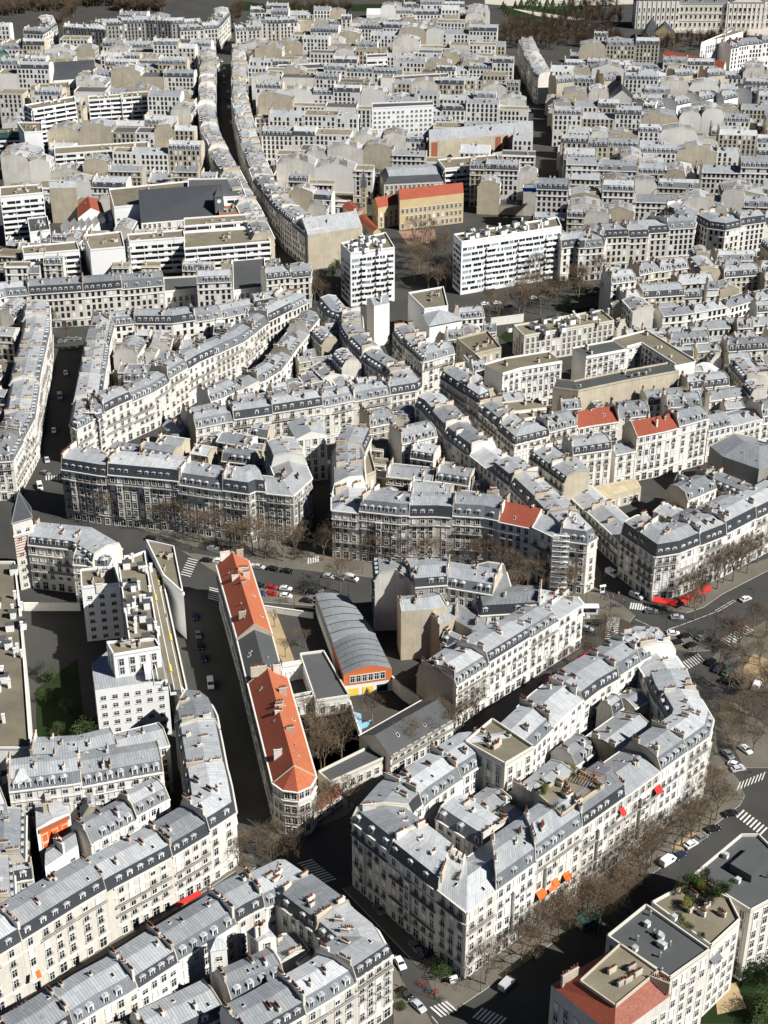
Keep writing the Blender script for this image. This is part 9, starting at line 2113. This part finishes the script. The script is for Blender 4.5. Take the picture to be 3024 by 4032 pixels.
for i, (t, lab) in enumerate(order_label(TREES, '%s bare winter tree from the left %s')):
    x, y, h, kind = t
    P = POLL[0] if kind == 'pollard' else BARE[i % 4]; s = h/12*rt.uniform(.9, 1.1) if kind == 'bare' else (h/10 if kind == 'pollard' else h/12*.7)
    if kind == 'pollard': lab = lab.replace('bare winter', 'heavily pruned')
    if kind == 'bush': lab = lab.replace('bare winter tree', 'low leafless bushy tree')
    o = thing('bare_tree', lab, 'tree', (x, y, 0), rt.uniform(0, 6.28), 'bare street trees'); o.scale = (s*(1.5 if kind == 'bush' else 1), s*(1.5 if kind == 'bush' else 1), s)
    put('trunk', P[0], o); put('crown', P[1], o)
for i, (t, lab) in enumerate(order_label(EV, '%s dark green leafy tree from the left %s')):
    x, y, h, w_ = t; o = thing('evergreen_tree', lab, 'tree', (x, y, -.1), rt.uniform(0, 6), 'evergreen trees'); o.scale = (w_, w_, h); P = LEAFY[i % 2]; put('trunk', P[0], o); put('crown', P[1], o)
for i, t in enumerate(sorted(RG, key=lambda t: t[0]/t[1])):
    x, y, z, h = t; o = thing('potted_shrub', '%s green shrub from the left on the roof gardens at lower right' % ordn(i+1), 'plant', (x, y, z), rt.uniform(0, 6), 'roof garden shrubs'); o.scale = (h*.8, h*.8, h); P = LEAFY[(i+1) % 3]; put('trunk', P[0], o); put('crown', P[1], o)
# far woods on the esplanade: a leafless mass nobody could count
mb = MB(); rw = random.Random(3)
def wood(x0, x1, y0, y1, n, skip=None):
    for _ in range(n):
        x, y = rw.uniform(x0, x1), rw.uniform(y0, y1); h = rw.uniform(9, 14); mb.tube((x, y, 0), (x, y, h*.5), .3, .2, 'bark', 3)
        for _ in range(46):
            a, b = rw.uniform(0, 6.28), rw.uniform(.1, 1.2); l = h*rw.uniform(.3, .6); s = Vector((x, y, h*rw.uniform(.3, .55))); e = s+Vector((math.cos(a)*math.sin(b), math.sin(a)*math.sin(b), math.cos(b)))*l; mb.tube(s, e, .14, .05, 'twig', 3)
for w_ in WOODS: wood(*w_)
o = put('bare_woodland', mb.mesh('bare_woodland')); o['kind'] = 'stuff'; tag(o, 'brown leafless tree masses along the far esplanade and palace gardens', 'trees')
# clipped cones in the palace garden
mb = MB(); r = random.Random(8)
for _ in range(420):
    z = r.random()**1.4; a = r.uniform(0, 6.28); R_ = (1-z)*.5*r.uniform(.8, 1.05); p = Vector((math.cos(a)*R_, math.sin(a)*R_, z+.05)); s = .05; mb.poly([tuple(p+Vector((s, 0, -s))), tuple(p+Vector((0, s, s))), tuple(p+Vector((-s, 0, -s)))], 'leaf', [(0, 0)]*3)
CONE = mb.mesh('crown'); mb = MB(); mb.tube((0, 0, 0), (0, 0, .2), .05, .04, 'bark', 4); CTR = mb.mesh('trunk')
for i, (x, y) in enumerate(CONES):
    o = thing('clipped_yew', 'dark clipped cone yew, %s along the gravel walks of the palace garden' % ordn(i+1), 'shrub', (x, y, 0), 0, 'clipped yews in the palace garden'); o.scale = (5, 5, 7); put('crown', CONE, o); put('trunk', CTR, o)

# ------------------------------------------------------------------ vehicles
def car_proto(kind, paint):
    W_ = 1.78
    if kind == 'van': prof = [(-2.4, .35), (-2.45, 1.0), (-2.4, 2.05), (-2.2, 2.2), (1.0, 2.2), (1.75, 1.3), (2.4, 1.1), (2.5, .6), (2.45, .35)]; W_ = 1.95
    else: prof = [(-2.1, .35), (-2.15, .8), (-2.0, .98), (-1.75, 1.0), (-1.3, 1.42), (.35, 1.46), (1.05, .98), (1.95, .82), (2.12, .6), (2.1, .35)]
    b = MB(); n = len(prof)
    def wd(z): return W_/2 if z < 1.0 else (W_/2-(z-1.0)*(.28 if kind == 'car' else .06))
    for s in (-1, 1): b.poly([(x, s*wd(z), z) for x, z in prof], 'paint_'+paint)
    for i in range(n-1):
        (x0, z0), (x1, z1) = prof[i], prof[i+1]; b.poly([(x0, -wd(z0), z0), (x0, wd(z0), z0), (x1, wd(z1), z1), (x1, -wd(z1), z1)], 'paint_'+paint)
    g = MB()
    if kind == 'car': ws = [((.42, 1.42), (1.0, 1.02)), ((-1.68, 1.04), (-1.32, 1.38))]; sd_ = [(-1.35, 1.02), (.9, 1.02), (.32, 1.38), (-1.15, 1.36)]
    else: ws = [((1.05, 2.12), (1.7, 1.36))]; sd_ = [(.2, 1.3), (1.45, 1.3), (.95, 2.0), (.2, 2.0)]
    for (x0, z0), (x1, z1) in ws:
        dx, dz = (.02, .03) if x1 > 0 else (-.02, .03); g.poly([(x0+dx, -wd(z0)+.1, z0+dz), (x0+dx, wd(z0)-.1, z0+dz), (x1+dx, wd(z1)-.06, z1+dz), (x1+dx, -wd(z1)+.06, z1+dz)], 'glass')
    for s in (-1, 1): g.poly([(x, s*(wd(z)+.015), z) for x, z in sd_], 'glass')
    wl = MB(); wl.tube((0, -.12, 0), (0, .12, 0), .33, .33, 'rubber', 10); wl.poly([(math.cos(t)*.2, .125, math.sin(t)*.2) for t in [k*math.pi/4 for k in range(8)]], 'paint_silver'); wl.poly([(math.cos(t)*.2, -.125, math.sin(t)*.2) for t in [k*math.pi/4 for k in range(8)]], 'paint_silver')
    hl = MB(); hl.box(0, 0, -.07, .07, .08, .3, 0, 'frame')
    return b.mesh('body'), g.mesh('window'), wl.mesh('wheel'), hl.mesh('headlight'), W_
CP = {}
CN = dict(black='black', grey='dark grey', silver='silver grey', white_paint='white', red_paint='dark red', blue_car='blue', navy='navy blue', green_paint='dark green')
cnt = {}
for t in sorted(CARS, key=lambda t: t[0]/t[1]):
    x, y, a, kind, col = t
    if (kind, col) not in CP: CP[kind, col] = car_proto(kind, col)
    b, g, wl, hl, W_ = CP[kind, col]
    key = (col, kind, whereis(x, y)); cnt[key] = cnt.get(key, 0)+1
    o = thing('parked_van' if kind == 'van' else 'parked_car', '%s %s, %s such from the left %s' % (CN[col], 'van' if kind == 'van' else 'car', ordn(cnt[key]), whereis(x, y)), kind, (x, y, .0), a, 'cars and vans in the streets')
    o.location.z = .0
    bo = put('body', b, o); put('window', g, o)
    if y < 700:
        for wx in (-1.35, 1.35):
            for wy in (-1, 1): put('wheel', wl, o, (wx, wy*(W_/2-.1), .33))
        for wy in (-.6, .6): put('headlight', hl, bo, (2.06 if kind == 'car' else 2.44, wy, .68))
# ------------------------------------------------------------------ people
def person_mesh(seed, coat, legs):
    r = random.Random(seed); st = r.uniform(.1, .3)
    V = [(0, 0, .95), (0, 0, 1.2), (0, 0, 1.42), (0, 0, 1.52), (0, 0, 1.66), (.1, 0, .9), (.12, st, .5), (.12, st*.9, .05), (-.1, 0, .9), (-.12, -st, .5), (-.12, -st*1.3, .08), (.2, 0, 1.4), (.26, -.08, 1.12), (.24, .1, .88), (-.2, 0, 1.4), (-.26, .08, 1.12), (-.24, .18, .9), (.12, st*.9+.16, .03), (-.12, -st*1.3+.16, .04)]
    E = [(0, 1), (1, 2), (2, 3), (3, 4), (0, 5), (5, 6), (6, 7), (0, 8), (8, 9), (9, 10), (2, 11), (11, 12), (12, 13), (2, 14), (14, 15), (15, 16), (7, 17), (10, 18)]
    R_ = [.16, .15, .17, .06, .12, .11, .075, .05, .11, .075, .05, .08, .055, .04, .08, .055, .04, .045, .045]
    me = bpy.data.meshes.new('person'); me.from_pydata(V, E, []); o = bpy.data.objects.new('tmp', me); COL.objects.link(o)
    m = o.modifiers.new('s', 'SKIN'); sv = me.skin_vertices[0].data
    for i, q in enumerate(R_): sv[i].radius = (q, q*.8)
    sv[0].use_root = True; o.modifiers.new('u', 'SUBSURF').levels = 1
    bpy.context.view_layer.update(); ev = o.evaluated_get(bpy.context.evaluated_depsgraph_get()); out = bpy.data.meshes.new_from_object(ev); bpy.data.objects.remove(o)
    out.name = 'person'; out.materials.clear()
    for n in (coat, legs, 'skin', 'rubber'): out.materials.append(MATS[n])
    for p in out.polygons:
        z = p.center.z; p.material_index = 3 if z > 1.68 or z < .1 else (2 if z > 1.5 else (0 if z > .88 else 1))
    return out
PM = [person_mesh(1, 'paint_black', 'paint_navy'), person_mesh(2, 'paint_blue_car', 'paint_black'), person_mesh(3, 'beige', 'paint_grey'), person_mesh(4, 'awning_red', 'paint_black')]
PL = ['black coat', 'blue jacket', 'beige coat', 'red jacket']
for i, (t, lab) in enumerate(order_label([(p[0], p[1], k) for k, p in enumerate(PEOPLE)], '%s person from the left %s')):
    o = put('person', PM[i % 4 if i % 4 < 3 or i % 8 == 3 else 0], None, (t[0], t[1], .13), i*1.3); tag(o, lab.replace('person', 'person in dark clothes' if i % 4 < 2 else 'person walking'), 'person', 'people at the junction')
# ------------------------------------------------------------------ street lamps
mb = MB(); mb.tube((0, 0, 0), (0, 0, 1), .09, .07, 'iron', 6); mb.tube((0, 0, 1), (0, 0, 8), .06, .045, 'iron', 5); LP = mb.mesh('pole')
mb = MB(); mb.tube((0, 0, 8), (1.1, 0, 8.3), .04, .04, 'iron', 4); mb.box(1.3, 0, 8.18, 8.36, .8, .32, 0, 'iron', None, True); LH = mb.mesh('lamp_head')
for i, (t, lab) in enumerate(order_label(LAMPS, '%s black street lamp from the left %s')):
    o = thing('street_lamp', lab, 'lamp', (t[0], t[1], 0), i*.9, 'street lamps'); o.scale = (1, 1, t[2]/8); put('pole', LP, o); put('lamp_head', LH, o)
# ------------------------------------------------------------------ hall with curved roof, school walls, awnings, palace
def curved_hall(name, label, A, Bq, C_, D_, H, rise, brick):
    """A-B near edge, D-C far edge; barrel roof across A-B"""
    root = thing(name, label, 'hall', ((A[0]+C_[0])/2, (A[1]+C_[1])/2, 0)); ox, oy = root.location.x, root.location.y
    A, Bq, C_, D_ = [Vector((p[0]-ox, p[1]-oy)) for p in (A, Bq, C_, D_)]; w, r = MB(), MB(); N = 10
    def arc(P, Q): return [((P+(Q-P)*i/N).x, (P+(Q-P)*i/N).y, H+rise*math.sin(math.pi*i/N)) for i in range(N+1)]
    n_, f_ = arc(A, Bq), arc(D_, C_)
    for i in range(N): r.poly([n_[i], n_[i+1], f_[i+1], f_[i]], 'zinc3', [(0, i), (0, i+1), (30, i+1), (30, i)])
    for k in range(1, 6):
        for i in range(N):
            a, b, c, d = [Vector(p) for p in (n_[i], n_[i+1], f_[i+1], f_[i])]; t = k/6; e = .006; up = Vector((0, 0, .04))
            r.poly([tuple(a+(d-a)*(t-e)+up), tuple(b+(c-b)*(t-e)+up), tuple(b+(c-b)*(t+e)+up), tuple(a+(d-a)*(t+e)+up)], 'iron')
    for P, Q, t in ((A, Bq, n_), (Bq, C_, None), (C_, D_, f_), (D_, A, None)):
        w.poly([(*P, 0), (*Q, 0), (*Q, H*.5), (*P, H*.5)], 'render')
        top = [(*P, H*.5), (*Q, H*.5), (*Q, H), (*P, H)]
        if t: top = [(*P, H*.5), (*Q, H*.5)]+[tuple(p) for p in (t[::-1] if t is n_ else t[::-1])][0:] if t is n_ else [(*D_, H*.5), (*C_, H*.5)]+f_[::-1]
        w.poly(top, brick)
    put('wall', w.mesh('wall'), root); put('roof', r.mesh('roof'), root)
    d = Bq-A; L = d.length; d.normalize(); out = Vector((d.y, -d.x)); rz = math.atan2(out.y, out.x)-math.pi/2
    if brick == 'orange_brick':
        for i in range(6):
            p = A+d*(L*(.18+.125*i)); put('window', WIN['plain'], root, (p.x+out.x*.02, p.y+out.y*.02, H*.5+1.0), rz)
        for i in range(3):
            p = A+d*(L*(.2+.3*i)); m = MB(); m.box(0, 0, 0, 2.6, L*.22, .1, 0, 'awning_yellow' if i < 2 else 'glass'); put('door', m.mesh('door'), root, (p.x+out.x*.05, p.y+out.y*.05, .2), rz)
for h in HALLS: curved_hall(*h)
def free_wall(label, pts, h, mat, name='garden_wall'):
    mb = MB()
    for (a, b) in zip(pts, pts[1:]):
        a, b = Vector(a), Vector(b); d = b-a; m = (a+b)/2; mb.box(m.x, m.y, 0, h, d.length+.3, .35, math.atan2(d.y, d.x), mat); mb.box(m.x, m.y, h, h+.12, d.length+.4, .5, math.atan2(d.y, d.x), 'render')
    tag(put(name, mb.mesh(name)), label, 'wall')
for w_ in WALLS: free_wall(*w_)
def awning(label, a, b, z, depth, drop, mat, stripes=False, group=None, cat='awning'):
    """cloth from a wall line a-b reaching out to the right of a->b"""
    a, b = Vector(a), Vector(b); d = b-a; L = d.length; m = (a+b)/2; mb = MB(); n = max(1, int(L/.5)) if stripes else 1
    for i in range(n):
        x0, x1 = -L/2+L*i/n, -L/2+L*(i+1)/n; mt = mat if i % 2 == 0 else 'frame'
        mb.poly([(x0, 0, 0), (x1, 0, 0), (x1, -depth, -drop), (x0, -depth, -drop)], mt); mb.poly([(x0, -depth, -drop), (x1, -depth, -drop), (x1, -depth, -drop-.3), (x0, -depth, -drop-.3)], mt)
    mb.poly([(-L/2, 0, -.03), (-L/2, -depth, -drop-.03), (L/2, -depth, -drop-.03), (L/2, 0, -.03)], mat)
    for x in (-L/2, L/2): mb.tube((x, 0, -.4), (x, -depth, -drop), .03, .03, 'iron', 4)
    o = put('awning', mb.mesh('awning'), None, (m.x, m.y, z), math.atan2(d.y, d.x)); tag(o, label, cat, group)
for a_ in AWN: awning(*a_)
# palace with its long regular front
def palace(x0, y0, x1, y1):
    a, b = Vector((x0, y0)), Vector((x1, y1)); d = (b-a); L = d.length; d.normalize(); ang = math.atan2(d.y, d.x)
    root = thing('palace', 'long pale stone palace front with slate roof and dormers at the upper right', 'palace', (x0, y0, 0), ang); w, r = MB(), MB(); H = 21; dp = 16
    w.box(L/2, dp/2, 0, H, L, dp, 0, 'stone2'); 
    for z in (6.3, 12.2, H-.5): w.box(L/2, 0, z, z+.5, L+.6, .9, 0, 'stone3', None, True)
    for x0_, x1_, pr_, hh in ((0, 36, 3, H+3), (L*.52, L*.52+34, 2, H+.8)):
        w.box((x0_+x1_)/2, -pr_/2+.01, 0, hh, x1_-x0_, pr_, 0, 'stone3')
        for k in range(9): w.box(x0_+2+k*(x1_-x0_-4)/8, -pr_-.15, .5, hh-1, .8, .4, 0, 'stone3')
    cx = L*.52+17; w.poly([(cx-14, -2.6, H+.9), (cx+14, -2.6, H+.9), (cx, -2.6, H+8)], 'stone3'); r.poly([(cx-15, -2.8, H+.9), (cx, -2.8, H+8.6), (cx, dp/2, H+8.6), (cx-15, dp/2, H+.9)], 'zinc_blue'); r.poly([(cx, -2.8, H+8.6), (cx+15, -2.8, H+.9), (cx+15, dp/2, H+.9), (cx, dp/2, H+8.6)], 'zinc_blue')
    r.poly([(-.5, -.5, H), (L+.5, -.5, H), (L+.5, dp*.4, H+8), (-.5, dp*.4, H+8)], 'zinc_blue'); r.poly([(-.5, dp*.4, H+8), (L+.5, dp*.4, H+8), (L+.5, dp+.5, H), (-.5, dp+.5, H)], 'zinc_blue')
    r.poly([(-1, -3.5, H+3), (37, -3.5, H+3), (30, 6, H+13), (6, 6, H+13)], 'zinc_blue'); r.poly([(37, -3.5, H+3), (37, dp, H+3), (30, 6, H+13)], 'zinc_blue'); r.poly([(-1, dp, H+3), (-1, -3.5, H+3), (6, 6, H+13)], 'zinc_blue')
    put('wall', w.mesh('wall'), root); ro = put('roof', r.mesh('roof'), root)
    m = MB(); m.poly([(-.8, -.06, 0), (.8, -.06, 0), (.8, -.06, 3.1), (-.8, -.06, 3.1)], 'glass'); m.box(0, -.05, 3.1, 3.4, 2.2, .3, 0, 'stone3', None, True); m.box(0, -.1, -.25, 0, 2.2, .35, 0, 'stone3', None, True); WM = m.mesh('window')
    m = MB(); m.box(0, 0, 0, 2.6, 1.9, 2.4, 0, 'stone3'); m.poly([(-.55, -1.22, .4), (.55, -1.22, .4), (.55, -1.22, 2.1), (-.55, -1.22, 2.1)], 'glass'); m.poly([(-1.2, -1.3, 2.6), (1.2, -1.3, 2.6), (0, -1.3, 3.5)], 'stone3'); DM = m.mesh('dormer')
    n = int(L/4.1); k = 0
    for i in range(n):
        x = 2.5+i*4.1; y = -3.2 if x < 36 else (-2.2 if L*.52 < x < L*.52+34 else 0)
        for z in (1.5, 8, 14.2):
            if k < 100: put('window', WM, root, (x, y, z)); k += 1
        if i % 3 == 1: put('dormer', DM, ro, (x, 1.2, H+.6))
palace(*PALACE)
# scaffold, kiosk, canopies, bikes, tarps
def scaffold(x, y, ang, L, H, label):
    root = thing('scaffold', label, 'scaffolding', (x, y, 0), ang)
    n = int(L/2.2)
    for i in range(n+1):
        for dy in (0, 1): m = MB(); m.tube((-L/2+i*L/n, -dy, 0), (-L/2+i*L/n, -dy, H), .06, .06, 'frame', 4); put('pole', m.mesh('pole'), root)
    for k in range(1, int(H/2)+1): m = MB(); m.box(0, -.5, k*2, k*2+.08, L, 1, 0, 'timber', 'frame', True); m.box(0, -1, k*2+.9, k*2+1, L, .06, 0, 'frame', None, True); put('platform', m.mesh('platform'), root)
scaffold(*SCAF)
def kiosk(x, y, ang, label, mat, cat='kiosk', w=4.2, d=2.4, h=2.6):
    root = thing('kiosk' if cat == 'kiosk' else 'canopy', label, cat, (x, y, .13), ang); m = MB(); m.box(0, 0, 0, h, w, d, 0, mat); m.poly([(-w*.4, -d/2-.02, .9), (w*.4, -d/2-.02, .9), (w*.4, -d/2-.02, h-.4), (-w*.4, -d/2-.02, h-.4)], 'glass'); put('body', m.mesh('body'), root)
    m = MB(); m.poly([(-w/2-.3, -d/2-.3, h), (w/2+.3, -d/2-.3, h), (w/2+.3, 0, h+.5), (-w/2-.3, 0, h+.5)], mat); m.poly([(w/2+.3, d/2+.3, h), (-w/2-.3, d/2+.3, h), (-w/2-.3, 0, h+.5), (w/2+.3, 0, h+.5)], mat); put('roof', m.mesh('roof'), root)
for k_ in KIOSKS: kiosk(*k_)
mf = MB()
for wx in (-.5, .5):
    P_ = [(wx+.33*math.cos(t), 0, .34+.33*math.sin(t)) for t in [k*math.pi/5 for k in range(10)]]
    for i in range(10): mf.tube(P_[i], P_[(i+1) % 10], .025, .025, 'rubber', 3)
WH = mf.mesh('wheel')
for col in ('awning_red', 'paint_grey'):
    mf = MB()
    for p, q in (((-.5, 0, .34), (-.1, 0, .8)), ((-.1, 0, .8), (.35, 0, .85)), ((.35, 0, .95), (.5, 0, .34)), ((-.5, 0, .34), (0, 0, .35)), ((0, 0, .35), (.35, 0, .8)), ((.35, -.25, 1), (.35, .25, 1)), ((-.1, 0, .8), (-.15, 0, .95))): mf.tube(p, q, .035, .035, col, 4)
    mf.box(-.15, 0, .93, 1.0, .26, .14, 0, 'rubber'); FRM = mf.mesh('frame')
    for i, (x, y, a) in enumerate(BIKES[0 if col == 'awning_red' else 1]):
        o = thing('bicycle', '%s shared bicycle, %s from the left in the rack by the bottom crossing' % ('red' if col == 'awning_red' else 'grey', ORD[i]), 'bicycle', (x, y, .13), a, 'bicycles parked at the bottom crossing'); put('frame', FRM, o); put('wheel', WH, o)
for i, (x, y, z) in enumerate(TARPS):
    m = MB(); m.box(0, 0, 0, .8, 9, 5, .05, 'tarp'); m.box(2, -2, 0, .5, 4, 3, .4, 'tarp'); tag(put('tarpaulin', m.mesh('tarpaulin'), None, (x, y, z)), '%s blue tarpaulin on a scaffolded roof right of centre' % ('left' if i == 0 else 'right'), 'tarpaulin')
for n_, lab, x, y, z, a, w_, d_ in PERG:
    m = MB()
    for i in range(9): m.box(-w_/2+i*w_/8, 0, 2.3, 2.42, .14, d_, 0, 'timber', None, True)
    for sx in (-1, 1):
        m.box(0, sx*d_/2, 2.15, 2.3, w_, .14, 0, 'timber', None, True)
        for q in (-1, 1): m.box(q*w_/2, sx*d_/2, 0, 2.15, .15, .15, 0, 'timber')
    tag(put(n_, m.mesh(n_), None, (x, y, z), a), lab, 'pergola')


# ------------------------------------------------------------------ camera, sun, sky
cd = bpy.data.cameras.new('Camera'); cam = bpy.data.objects.new('Camera', cd); COL.objects.link(cam)
cam.location = (0, 0, CAM_H); cam.rotation_euler = (math.radians(90-29), 0, 0)
cd.sensor_fit = 'HORIZONTAL'; cd.sensor_width = 36; cd.lens = 36*3324/1659; cd.clip_start = 1; cd.clip_end = 12000
SC.camera = cam
sd = bpy.data.lights.new('Sun', 'SUN'); sd.energy = 5.0; sd.angle = math.radians(.5); sd.color = (1, .985, .955)
so = bpy.data.objects.new('Sun', sd); COL.objects.link(so)
dv = Vector((math.cos(SUN_AZ)*math.cos(SUN_EL), math.sin(SUN_AZ)*math.cos(SUN_EL), math.sin(SUN_EL)))
so.rotation_euler = dv.to_track_quat('Z', 'Y').to_euler()
w = bpy.data.worlds.new('World'); SC.world = w; w.use_nodes = True; nt = w.node_tree
sk = nt.nodes.new('ShaderNodeTexSky'); sk.sky_type = 'NISHITA'; sk.sun_disc = False; sk.sun_elevation = SUN_EL; sk.sun_rotation = math.pi/2-SUN_AZ
bg = nt.nodes['Background']; bg.inputs[1].default_value = .05; sk.air_density = .35; sk.dust_density = .1; nt.links.new(sk.outputs[0], bg.inputs[0])
SC.view_settings.view_transform = 'Standard'; SC.view_settings.look = 'None'; SC.view_settings.exposure = EXPO; SC.view_settings.gamma = 1
SC.cycles.max_bounces = 4; SC.cycles.diffuse_bounces = 1; SC.cycles.glossy_bounces = 2; SC.cycles.use_denoising = True
